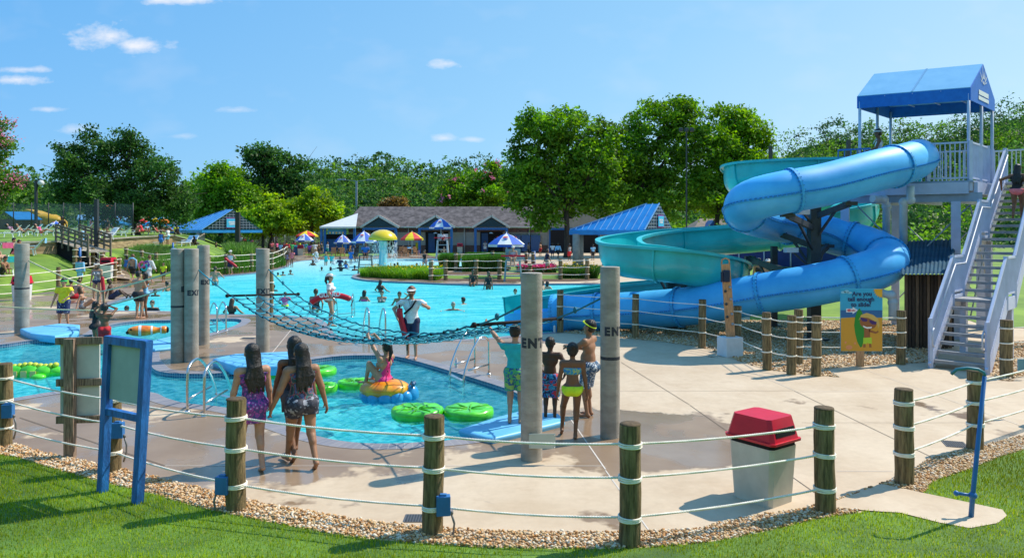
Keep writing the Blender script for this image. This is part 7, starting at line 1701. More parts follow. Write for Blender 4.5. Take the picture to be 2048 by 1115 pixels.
# ------------------------------------------------------------------ trees
def leaf_cloud(blobs,n,clump=.5,shell=.5,per=26,jit=.12):
    "leaf centres: leaves gather in clumps spread through the outer part of several ellipsoids"
    vol=np.array([(b[3]*b[4]*b[5])**.62 for b in blobs]); vol/=vol.sum(); out=[]
    for b,w in zip(blobs,vol):
        k=max(20,int(n*w)); nc=max(6,k//per)
        d=NR.normal(size=(nc,3)); d/=np.linalg.norm(d,axis=1)[:,None]
        r=(shell+(1-shell)*NR.uniform(0,1,(nc,1)))*(1+jit*NR.uniform(-1.4,1,(nc,1)))
        c=d*r*np.array(b[3:6])+np.array(b[:3])
        c=c[NR.integers(0,nc,k)]; out.append(c+NR.normal(size=(k,3))*clump*np.array([1,1,.62]))
    return np.concatenate(out)
def leaf_mesh(C,s,mat,droop=.0):
    n=len(C); nz=NR.normal(size=(n,3))*.75+np.array([0,0,.55]); nz/=np.linalg.norm(nz,axis=1)[:,None]
    a=NR.normal(size=(n,3)); a-=nz*(a*nz).sum(1)[:,None]; a/=np.linalg.norm(a,axis=1)[:,None]; b=np.cross(nz,a); S=s*NR.uniform(.6,1.35,(n,1))
    V=np.stack([C+a*S,C+b*S*.55+nz*S*.12,C-a*S,C-b*S*.55+nz*S*.12],1).reshape(-1,3); i=np.arange(n)*4
    return np_mesh('crown',V,np.c_[i,i+1,i+2,i+3],mat)
BARK=M('bark',(.055,.042,.032),.9,.4,3,None,.8,12,stretch=(2,2,.5))
LF=dict(dark=leafmat('leaf_dark',(.022,.075,.018),(.09,.20,.036),.40),mid=leafmat('leaf_mid',(.05,.15,.010),(.21,.38,.030),.48),light=leafmat('leaf_light',(.07,.19,.010),(.27,.44,.035),.48),yel=leafmat('leaf_yellow_green',(.14,.27,.010),(.38,.52,.03),.45),bronze=leafmat('leaf_bronze',(.14,.08,.02),(.30,.20,.05),.3),far=leafmat('leaf_far',(.035,.105,.022),(.13,.26,.055),.40),far2=leafmat('leaf_far_dark',(.018,.065,.020),(.075,.165,.042),.34),far3=leafmat('leaf_far_light',(.06,.15,.015),(.19,.34,.045),.42),myrtle=leafmat('leaf_myrtle',(.04,.12,.012),(.13,.25,.03),.4))
PINKF=leafmat('blossom_pink',(.62,.13,.26),(.80,.34,.46),.3)
def tree(u,vb,Y,blobs,n,leaf,mat,label,tw=.35,zb=None,group=None,flowers_=0,clump=.5,branch=5,cat='tree',name='tree'):
    b=Q(u,vb,Y) if zb is None else Vector(((u-1024)/F*Y,Y,zb)); t=thing(name,label,cat,b,0,group)
    E=[]
    for (bu,bv,rw,rh) in blobs:
        c=Q(bu,bv,Y+RD.uniform(-.5,.5)*rw/F*Y); E.append((c.x,c.y,c.z,rw/F*Y,.85*rw/F*Y,rh/F*Y))
    for e in list(E):      # smaller boughs break up the outline
        for q in range(3):
            d=Vector((RD.gauss(0,1),RD.gauss(0,.6),RD.gauss(.15,.8))).normalized(); k=RD.uniform(.30,.50); E.append((e[0]+d.x*e[3]*.95,e[1]+d.y*e[4]*.9,e[2]+d.z*e[5]*.95,e[3]*k,e[4]*k,e[5]*k*.9))
    C=leaf_cloud(E,n,clump*.85,.40,40); me=leaf_mesh(C-np.array(b),leaf,LF[mat]); mesh_obj('crown',me,t)
    top=max(E,key=lambda e:e[2]+e[5]); cz=sum(e[2] for e in E)/len(E); mb=MB()
    fork=Vector((b.x+(sum(e[0] for e in E)/len(E)-b.x)*.3,b.y,b.z+(cz-b.z)*.55))
    mb.tube([b-Vector((0,0,.4)),b+Vector((0,0,.25)),b.lerp(fork,.5)+Vector((.08,0,0)),fork],[tw*1.5,tw*1.05,tw*.9,tw*.72],10)
    for e in E[:9]:
        q=Vector(e[:3]); m_=fork.lerp(q,.5)+Vector((RD.uniform(-.4,.4),RD.uniform(-.4,.4),.3)); mb.tube([fork-Vector((0,0,.3)),m_,q],[tw*.6,tw*.36,tw*.12],7)
        for k in range(branch):
            d=Vector((RD.gauss(0,1)*e[3],RD.gauss(0,1)*e[4],abs(RD.gauss(0,1))*e[5]))*.45; mb.tube([m_.lerp(q,RD.random()),q+d],[tw*.16,tw*.04],5)
    mb.build('trunk',BARK,t)
    if flowers_:
        D=[]
        for e in E:
            k=int(flowers_/len(E)); d=NR.normal(size=(k//30+2,3)); d[:,2]=np.abs(d[:,2])*.8; d/=np.linalg.norm(d,axis=1)[:,None]; c=d*np.array(e[3:6])*1.03+np.array(e[:3]); D.append(c[NR.integers(0,len(c),k)]+NR.normal(size=(k,3))*np.array([.2,.2,.16])*max(1,leaf*3))
        cards('blossom',np.concatenate(D)-np.array(b),leaf*.7,PINKF,None,None,parent=t)
    return t
p=GL(272,469)
tree(272,470,p.y,[(185,300,42,36),(240,292,36,38),(170,360,62,56),(255,355,62,62),(320,350,42,52),(345,395,42,42),(215,405,66,44),(300,415,52,34),(140,345,36,50),(120,390,30,40),(372,420,22,32),(262,300,28,34)],30000,.17,'dark','large dark green spreading tree shading the lounge chair lawn',.42,p.z,clump=.42)
tree(-70,455,38,[(-60,330,62,90),(-8,290,30,46),(-15,370,40,42),(-40,250,40,40),(-90,290,60,80)],15000,.085,'myrtle','crape myrtle with pink blossom at the left edge of the picture',.14,2.0,flowers_=2600,clump=.22)
tree(550,470,125,[(545,325,48,34),(520,360,46,40),(580,365,42,46),(600,400,30,40),(550,400,60,44)],13000,.32,'dark','tall rounded dark tree left of the distant wooded ridge',.4,1.0,clump=.8)
tree(440,470,118,[(450,350,34,30),(430,385,40,44),(475,390,42,50),(415,420,30,34),(460,425,40,30)],11000,.30,'mid','looser mid green tree between the dark lawn tree and the shelter',.35,1.4,clump=.8)
tree(622,470,112,[(628,410,36,32),(600,425,34,28),(650,430,24,28),(630,440,40,26)],10000,.26,'yel','bright yellow green tree just left of the kiosk roof',.25,.6,clump=.6)
tree(540,475,110,[(540,425,38,30),(515,440,28,26),(570,435,34,28),(585,452,26,18),(532,455,44,20)],10000,.26,'yel','bright yellow green tree behind the left shelter pole',.25,.8,clump=.6)
tree(787,460,118,[(787,404,22,12),(775,409,14,9),(803,410,14,9)],1500,.24,'bronze','small bronze leaved tree peeping over the bath house roof',.15,2.5,clump=.4)
tree(955,470,120,[(950,375,46,34),(915,385,32,32),(985,370,32,36),(945,400,66,30),(1000,400,30,30)],12000,.28,'mid','crape myrtle with faint pink blossom behind the bath house roof',.3,1.0,flowers_=1100,clump=.6)
tree(1134,500,86,[(1080,265,54,42),(1140,255,60,40),(1195,275,44,42),(1060,330,48,50),(1125,325,70,56),(1195,335,56,54),(1045,385,40,36),(1105,390,66,46),(1180,395,56,44),(1085,425,46,26),(1215,400,36,40)],30000,.235,'mid','big leafy tree left one of the tall pair, trunk beside the bath house entrance',.36,0.2,clump=.55)
tree(1250,500,92,[(1345,225,56,32),(1238,330,48,60),(1235,400,48,46),(1290,245,52,38),(1395,240,44,36),(1270,300,62,56),(1345,300,74,62),(1410,310,44,60),(1255,370,58,50),(1330,375,76,54),(1400,380,50,50),(1300,415,76,34)],30000,.25,'mid','tallest broad tree in the centre right behind the teal slide',.42,0.2,clump=.6)
tree(1425,500,96,[(1482,240,46,30),(1515,265,32,32),(1460,280,38,40),(1490,315,48,46),(1440,345,44,46),(1475,385,50,44),(1420,400,44,40)],17000,.25,'light','sunlit tree at the right end of the tall trees, left of the slide tower',.36,0.3,clump=.6)
tree(1500,480,110,[(1535,345,40,36),(1500,400,40,36),(1550,390,40,46),(1590,400,40,40)],9000,.28,'mid','lower tree partly hidden behind the top bend of the teal slide',.3,.6,clump=.7)
# wooded ridges: read as one mass each
def woodland(sky,u0,u1,Yn,Yf,vlow,rows,r,npc,leaf,mats,label,step):
    C=[[] for _ in mats]; us=[]
    for j in range(rows):
        f=j/(rows-1); Y=Yf+(Yn-Yf)*f; u=u0+RD.uniform(0,step)
        while u<u1:
            s=lin(sky,u)[0]; v=s+(vlow-s)*f**1.1+RD.uniform(-4,11); rr=r*RD.uniform(.65,1.4); px=rr/Y*F; q=Q(u,v+px*.8,Y+RD.uniform(-4,4)); e=(q.x,q.y,q.z,rr,rr,rr*RD.uniform(.8,1.15))
            e2=(q.x+rr*.3,q.y,q.z-rr*.7,rr*1.05,rr,rr*.8)
            C[RD.choices(range(len(mats)),[4]+[2.0]*(len(mats)-1))[0]].append(leaf_cloud([e,e2],npc,rr*.11,.70,9,.10)); u+=step*RD.uniform(.7,1.3)*Yf/Y
    V=[];Fc=[];mi=[]; b=0
    for k,c in enumerate(C):
        if not c: continue
        me=leaf_mesh(np.concatenate(c),leaf,LF[mats[k]]); co=np.empty(len(me.vertices)*3,np.float32); me.vertices.foreach_get('co',co); V.append(co.reshape(-1,3)); n=len(me.polygons); Fc.append(np.arange(n*4).reshape(-1,4)+b); mi+= [k]*n; b+=n*4; bpy.data.meshes.remove(me)
    o=mesh_obj('woodland',np_mesh('woodland',np.concatenate(V),np.concatenate(Fc),[LF[m] for m in mats],mi)); tag(o,label,'woodland',kind='stuff')
    A=[Q(u,lin(sky,u)[0]+38,Yf+14) for u in range(u0,u1+1,12)]; B_=[Q(u,min(vlow+22,480),Yn+22) for u in range(u0,u1+1,12)]; B_=[Vector((p.x,p.y,min(p.z,-2.5))) for p in B_]
    loft('hills',B_,A,6,M('wood_floor',(.014,.045,.010),1.0,.4,.2,world=True,spec=0))  # backing slope, its dark green carries the shade between the crowns
woodland([(360,360),(400,352),(600,326),(650,313),(720,309),(760,306),(800,317),(860,321),(900,316),(950,319),(1020,322),(1100,335),(1500,345)],360,1500,150,250,440,8,6.2,900,.50,['far','far2','far3'],'distant wooded ridge behind the bath house',30)
woodland([(1480,345),(1545,292),(1600,258),(1660,246),(1720,240),(1800,246),(1900,240),(1985,208),(2048,198),(2500,190)],1480,2500,66,150,470,9,4.6,1500,.25,['far2','far','far3'],'wooded hillside rising behind the slide tower',34)
woodland([(-600,330),(0,336),(60,328),(100,342),(150,345),(380,356),(430,350)],-600,450,118,170,440,6,4.4,520,.40,['far','far2','far3'],'woods behind the left lawn and net fence',30)
# ------------------------------------------------------------------ the people
def foot(u,v,z=0.0): g=G(u,v,z); return (g.x,g.y,z)
RT=M('rescue_red',(.50,.008,.025),.45,.1,4)
# --- the three girls walking past the front fence
person(foot(506,936),1.65,36,'girl in purple patterned sundress with waist length black hair walking past the fence','light','walk2',('long','black'),[('dress','paisley',.14)],1.12,'f',fl=(-.05,.20,.0),fr=(.03,-.14,.01),pfr=18,hl=(-.17,.06,.46),hr=(.15,.03,.46),look=-8)
person(foot(604,930),1.63,34,'girl in tropical print top and palm shorts with long black hair, arms held out','tan','walk',('long','black'),[('tank','tropic'),('shorts','palm',.42)],1.28,'f',fl=(-.07,.16,.0),fr=(.05,-.19,.03),pfr=35,pfl=0,hl=(-.225,.05,.50),hr=(.215,.03,.47),pel=(0,0,.515),look=-14)
person(foot(590,914),1.68,28,'girl in dark top half hidden behind the girl in palm shorts','brown','walk2',('long','black'),[('tank','black'),('shorts','dgrey',.5)],.95,'f')
# --- woman sitting on the float, gripping the net above her
g=Vector((G(766,797,-.1).x,G(766,797,-.1).y,.10)); g=Vector((g.x,g.y-.02,.15))
J=person(tuple(g),1.60,62,'woman in pink and black swimsuit sitting on the caterpillar float gripping the net','light','hug',('tail','black'),[('onepiece','pinkblack')],1.12,'f',pel=(0,-.02,.075),fl=(-.07,.20,.02),fr=(.07,.21,.03),lean=-6,hl=(-.06,.17,.585),hr=(.07,.15,.575),el=(-1,.2,-.4),er=(1,.2,-.4),kl=(-.3,.2,1),kr=(.2,.2,1),gripl=.9,gripr=.9,look=10)
# --- children waiting at the net entrance
person(foot(1030,846,.09),1.55,-8,'boy in teal swim shirt reaching up to the net behind the left ENTER column','light','stand',('short','black'),[('rash','teal',1.75),('shorts','aqua',.75)],1.0,'m',hl=(-.33,.22,.98),hr=(.14,.12,.5),el=(-.6,-.6,-.6),look=12)
person(foot(1100,842,.02),1.37,-12,'shirtless boy in red and blue patterned trunks between the two ENTER columns','dark','stand',('buzz','black'),[('shorts','redblue',.95)],.98,'m',hl=(-.10,.14,.56),hr=(.17,.05,.55),er=(.9,-.6,0),el=(-.9,-.5,0),look=6)
person(foot(1145,876),1.43,-6,'girl in neon yellow bikini bottom and blue bandeau seen from behind','brown','stand',('bun','black'),[('brief','neon'),('top','bandana')],1.0,'f',fl=(-.115,.10,.03),fr=(.03,-.02,0),pfl=25,hl=(-.165,.03,.45),hr=(.155,.02,.45),kl=(-.3,1,0))
J=person(foot(1178,832),1.62,62,'shirtless boy with neon goggles on his head clapping beside the right ENTER column','tan','stand',('short','black'),[('shorts','wave',.9)],1.14,'m',hl=(-.02,.24,.72),hr=(.05,.22,.70),el=(-1,0,-.6),er=(1,-.2,-.7),extra=['goggles'],nod=10,look=-4)
# --- the male lifeguard and the woman lifeguard with rescue tubes
def rescue_tube(pts,label,r=.085,word=None,strap=None,tilt=None):
    P=catmull(pts,5,False); c=P[len(P)//2]; t=thing('rescue_tube',label,'rescue tube',c); mb=MB(); n=len(P); mb.tube(P,[r*(.55 if k in(0,n-1) else 1) for k in range(n)],12); mb.build('foam',RT,t)
    mb=MB(); e=P[-1]; mb.tube([P[0],P[0]+(P[0]-P[1]).normalized()*.08],.02,6); mb.tube([e,e+(e-P[-2]).normalized()*.08,e+Vector((.0,0,-.22))],.014,6); mb.build('clip',BLACKP,t)
    if word:
        m_=P[len(P)//2]; d=(P[len(P)//2+1]-P[len(P)//2-1]).normalized(); nn=Vector((0,-1,0)); nn=(nn-d*nn.dot(d)).normalized(); u_=nn.cross(d); X=Matrix((d,u_,nn)).transposed().to_4x4(); img_text(word,.20,WHT,'lettering',t,Matrix.Translation(nn*(r*.97)+Vector((0,0,.02)))@X,bold=.008,ext=.012)
    return t
J=person(foot(823,716),1.76,176,'bearded male lifeguard in white shirt and visor with one hand raised','light','stand',('short','red'),[('tee','white'),('shorts','navy',.9)],1.10,'m',hl=(-.22,.20,.76),el=(-1,-.4,-.8),hr=(.19,.10,.60),er=(1,-.5,-.2),extra=['visor','shades','beard'],fl=(-.07,.04,0),fr=(.06,-.05,0))
o=J['o']; S=J['S']; mb=MB(); sh=J['shl'][1]; mb.tube([Vector(sh)+Vector((-.09,-.10,.06)),Vector(sh)+Vector((-.10,.09,.04)),Vector(J['chest'])+Vector((0,.165,.02)),Vector(J['pel'])+Vector((-.17,.10,.20))],.022,6)
mb2=MB(); a=[Vector(J['shl'][0])+Vector((.07,.12,.03)),Vector(J['chest'])+Vector((-.04,.165,.0)),Vector(J['pel'])+Vector((.16,.13,.18))]; mb2.tube(a,.024,6); mb2.build('shoulder_strap',BLACKP,o,org=(0,0,0))
mb=MB(); mb.tube([Vector(J['neck'])+Vector((-.06,.07,.02)),Vector(J['chest'])+Vector((0,.165,.02)),Vector(J['neck'])+Vector((.06,.07,.02))],.007,5); mb.build('whistle_cord',BLACKP,o,org=(0,0,0))
w=wpt(J,(.25,.10,1.15)); rescue_tube([w+Vector((-.02,-.04,.10)),w+Vector((.0,-.06,-.12)),w+Vector((.08,-.06,-.42)),w+Vector((.16,-.04,-.72))],'red rescue tube tucked under the arm of the bearded male lifeguard',.075)
J=person(foot(660,652),1.72,-88,'woman lifeguard with dark ponytail and cap standing sideways holding a rescue tube','light','stand',('tail','black'),[('tee','white'),('brief','brown')],1.0,'f',hl=(-.17,.04,.47),hr=(.16,.10,.52),extra=['cap'],nod=8,fl=(-.05,-.03,0),fr=(.05,.03,0))
w=Vector((J['o'].location.x,J['o'].location.y-.17,0)); rescue_tube([w+Vector((-.60,0,.78)),w+Vector((-.30,0,.95)),w+Vector((.05,0,1.03)),w+Vector((.42,0,1.00)),w+Vector((.72,0,.90))],'red rescue tube lettered GUARD held level by the woman lifeguard',.095,'GUARD')
# --- left side of the pools
person(foot(128,653),1.58,178,'man in yellow football shirt and dark dotted shorts wearing a green headband','light','relaxed',('short','black'),[('tee','yellow'),('shorts','dots',1.0)],1.22,'m',fl=(-.09,.0,0),fr=(.09,0,0),hl=(-.15,.16,.60),el=(-1,-.3,0),hr=(.21,.06,.47),extra=['headband','eyes'])
person((Q(209,690,21.9).x,21.9,-.52),1.50,20,'shirtless boy in red shorts hanging from the left rope grips','brown','stand',('afro','black'),[('shorts','red',.7)],.98,'m',hl=(-.06,.14,.98),hr=(.06,.12,.96),el=(-1,.3,0),er=(1,.3,0),look=20)
person((Q(191,690,22.6).x,22.6,-.55),1.55,-30,'dark haired swimmer close behind the boy on the rope grips','tan','stand',('wet','black'),[('onepiece','black')],1.0,'f',hl=(-.05,.16,.92),hr=(.1,.14,.9))
person(foot(151,597),1.65,-20,'shirtless man in red shorts crouching behind the man in yellow','light','hug',('short','brown'),[('shorts','red',.8)],1.12)
person(foot(139,596),1.6,10,'dark haired boy crouching beside the man in red shorts','tan','hug',('short','black'),[('shorts','navy',.8)],.95)
person(foot(168,617),1.6,-70,'woman in black and white patterned swimsuit sitting on the deck with legs out','light','sit',('bob','brown'),[('onepiece','mono')],1.05,'f')
J=person(foot(194,604),1.74,180,'tall woman lifeguard in white and navy swimsuit with sun visor facing the camera','light','relaxed',('bob','brown'),[('onepiece','mono'),('brief','navy')],1.02,'f',fl=(-.09,.02,0),fr=(.08,.0,0),extra=['visor'])
w=wpt(J,(-.27,.08,.0)); rescue_tube([w+Vector((0,0,1.12)),w+Vector((.02,0,.9)),w+Vector((.05,0,.6)),w+Vector((.05,0,.35))],'red rescue tube hanging at the side of the visored woman lifeguard',.075)
person(foot(225,598),1.72,-75,'dark skinned man in navy trunks sitting at the pool edge leaning on his hands','dark','sit',('buzz','black'),[('shorts','navy',.9)],1.0)
person(foot(277,637),1.68,-18,'heavy shirtless man in black shorts standing with his back turned at the pool edge','light','armsx',('short','black'),[('shorts','black',.6)],1.22,look=25)
person(foot(290,634),1.62,150,'dark haired person facing the heavy man in black shorts','brown','armsx',('bob','black'),[('onepiece','lblue')],.98,'f')
def lf(u,v): p=GL(u,v); return tuple(p)
person(foot(265,565),1.72,4,'shirtless man in black trunks with a pale blue towel over his shoulders','light','walk',('short','red'),[('shorts','black',.8)],1.08)
p=foot(265,565); mb=MB(); c=Vector((p[0],p[1]-.02,1.40)); mb.tube([c+Vector((-.20,.0,-.55)),c+Vector((-.21,.02,-.05)),c+Vector((-.1,-.10,.07)),c+Vector((.1,-.10,.07)),c+Vector((.21,.02,-.05)),c+Vector((.22,.0,-.55))],.055,8); tag(mb.build('towel',cloth('lblue'),None,c),'pale blue towel round the neck of the man in black trunks','towel')
person(foot(298,566),1.68,-22,'person in a long white robe carrying pink swim floats','light','walk',('short','red'),[('robe','white',.27)],1.12,'f',hl=(-.12,.18,.58),el=(-1,-.2,0))
p=foot(292,566); c=Vector((p[0]-.12,p[1]-.1,1.05)); t=thing('swim_ring','pink and turquoise inflatable swim rings held by the person in the white robe','swim ring',c); 
for k,(o_,m) in enumerate(((Vector((-.08,0,.05)),'pink'),(Vector((.1,-.05,-.12)),'teal'),(Vector((.18,.03,.08)),'purple'))): mb=MB(); mb.tube([c+o_+Vector((.16*math.cos(a),.05*math.sin(a),.16*math.sin(a))) for a in np.linspace(0,6.283,15)[:-1]],.06,7,closed=True); mb.build('ring',cloth(m),t)
person(foot(327,563),1.15,178,'small boy in neon yellow shirt and dark shorts by the tall grasses','tan','relaxed',('short','brown'),[('tee','neon'),('shorts','navy',.9)],1.0)
person(foot(253,552),1.45,-10,'dark haired child with blue towel walking ahead of the shirtless man','tan','walk2',('bob','black'),[('dress','blue',.1)],1.0,'f')
person(foot(160,570),1.62,-8,'person wrapped in a white and blue towel by the left lawn fence','brown','relaxed',('short','black'),[('robe','lblue',.24)],1.05)
J=person(foot(461,548.5),1.72,170,'lifeguard in white vest and navy shorts standing before the reed bed','light','akimbo',('short','grey'),[('tank','white'),('shorts','navy',.9)],1.08,extra=['cap'])
w=wpt(J,(-.05,.2,.95)); rescue_tube([w+Vector((-.35,0,.25)),w+Vector((-.05,0,.0)),w+Vector((.25,0,-.2)),w+Vector((.5,0,-.42))],'dark red rescue tube slung across the lifeguard at the reed bed',.09)
person(foot(575,534),1.35,170,'girl in pink and blue swimsuit standing at the beach entry left side','brown','stand',('bob','black'),[('onepiece','plum')],1.0,'f')
person(foot(584,533.5),1.5,165,'child in coral pink shirt beside the girl at the beach entry','brown','stand',('short','black'),[('tee','coral'),('brief','coral')],1.0)
# --- swimmers: sunk in the water so that only what the photo shows stands out
def swimmer(u,vtop,vwat,label,sk='tan',hair=('short','black'),wear=(),sex='m',head=0,pose='swim',H=1.6,fat=1.0,**k):
    g=G(u,vwat,-.09); vis_=(vwat-vtop)/F*g.y; return person((g.x,g.y,-.09+vis_-H*(.965 if pose!='crawl' else .80)),H,head,label,sk,pose,hair,wear,fat,sex,group=None,**k)
SW=[(430,535,570,'broad man standing chest deep with his back turned beyond the column','light',('short','brown'),(),'m',10,{'H':1.75,'fat':1.2}),
(463,600,628,'dark wet haired woman standing waist deep behind the ladder','tan',('wet','brown'),[('onepiece','black')],'f',0,{}),
(312,580,592,'swimmer far from the near edge, nearest to the column pair','brown',('short','black'),(),'m',170,{}),
(306,603,621,'boy in dark swim shirt at the near edge of the main pool','light',('short','brown'),[('rash','black')],'m',180,{}),
(255,614,622,'swimmer whose head just shows over the main pool near edge','brown',('short','black'),(),'m',180,{}),
(336,565,582,'dark haired boy leaning on the left edge of the main pool','tan',('short','black'),(),'m',80,{}),
(556,546,552,'child in neon green swim vest, left one of a pair','brown',('short','black'),[('tee','neon')],'m',20,{'H':1.3}),
(566,544,551,'dark haired child beside the neon green vest','brown',('short','black'),(),'m',20,{'H':1.3}),
(582,541,549,'lone swimmer right of the children in the far left water','tan',('short','black'),(),'m',160,{}),
(626,521,531,'swimmer sitting by the taller white water jet','brown',('bob','black'),[('top','black')],'f',180,{}),
(652,505,531,'person in turquoise swim dress wading between the jets','light',('bob','blond'),[('dress','teal',.1)],'f',175,{'H':1.55}),
(663,508,527,'boy in teal shirt bending by the lower water jet','tan',('short','black'),[('tee','teal')],'m',190,{'H':1.4}),
(680,515,536,'child in navy and pink top standing beside the lower jet','brown',('short','black'),[('tee','navy')],'m',0,{'H':1.4}),
(692,522,536,'girl in blue swimsuit sitting right of the jets','tan',('bob','black'),[('tank','blue')],'f',170,{'H':1.4}),
(682,529,542,'dark child splashing with arms spread near the island tip','dark',('short','black'),[('tee','black')],'m',180,{'H':1.4,'hl':(-.42,.1,.72),'hr':(.42,.1,.72)}),
(643,535,541,'dark head of a swimmer left of the splashing child','dark',('short','black'),(),'m',0,{}),
(661,535,541,'dark head of a swimmer just left of the splashing child','dark',('bob','black'),(),'f',0,{}),
(710,532,541,'swimmer close beside the grey lifeguard chair','dark',('short','black'),(),'m',40,{}),
(789,528,536,'dark head behind the daylilies, left one','brown',('short','black'),(),'m',0,{}),
(795,526,536,'second head behind the daylilies with topknot','brown',('bun','black'),(),'f',0,{}),
(834,527,538,'swimmer in lime top behind the daylilies','tan',('short','brown'),[('tee','neon')],'m',170,{}),
(760,562,584,'girl with wet black hair and dark top facing the island','tan',('wet','black'),[('top','black')],'f',-20,{}),
(764,583,604,'woman in grey swimsuit with arms folded in the middle of the main pool','light',('bun','brown'),[('tank','grey')],'f',180,{'hl':(-.04,.14,.74),'hr':(.05,.14,.72)}),
(727,583,602,'dark haired girl with pink strap facing away in the main pool','tan',('bob','black'),[('top','pink')],'f',-30,{}),
(799,586,610,'boy with one arm raised just left of the male lifeguard','tan',('short','black'),(),'m',170,{'pose':'wave'}),
(929,597,608,'dark haired swimmer low in the water right of centre','tan',('short','black'),(),'m',60,{}),
(907,606,620,'bald swimmer breaststroking with shoulders out right of the lifeguard','light',('buzz','grey'),(),'m',175,{'pose':'swim','hl':(-.30,.2,.78),'hr':(.28,.2,.78)}),
(1031,580,596,'boy in the main pool just left of the ENTER column','light',('short','black'),(),'m',170,{}),
(1086,562,580,'fair girl standing in the far right water, left of a pair','fair',('bob','brown'),(),'f',60,{}),
(1094,564,578,'second girl standing in the far right water','fair',('bob','black'),(),'f',-20,{}),
(570,586,612,'child in pink float top and neon green trunks near the net','fair',('short','black'),[('tee','pink'),('shorts','neon',.5)],'m',10,{'H':1.2}),
(546,571,582,'dark head close to the right of the net column','dark',('short','black'),(),'m',0,{}),
(902,668,676,'dark haired swimmer half hidden by the right part of the net','tan',('short','brown'),(),'m',0,{})]
for u,a,b,l,sk,hr,we,sx,hd,kw in SW: swimmer(u,a,b,l,sk,hr,we,sx,hd,**kw)
person(foot(632,622),1.6,20,'person in dark swimsuit sitting on the pool edge behind the GUARD rescue tube','tan','edge',('short','brown'),[('tank','black')],1.05,z=.0)
person((G(946,569).x,G(946,569).y+.2,0),1.62,176,'woman with long dark hair sitting on the island edge with legs in the water','brown','edge',('long','black'),[('onepiece','black')],1.05,'f')
person((G(977,575).x,G(977,575).y,-.72),1.6,160,'long haired girl standing in the water beside the seated woman','brown','stand',('wet','black'),[('tank','black')],1.0,'f')
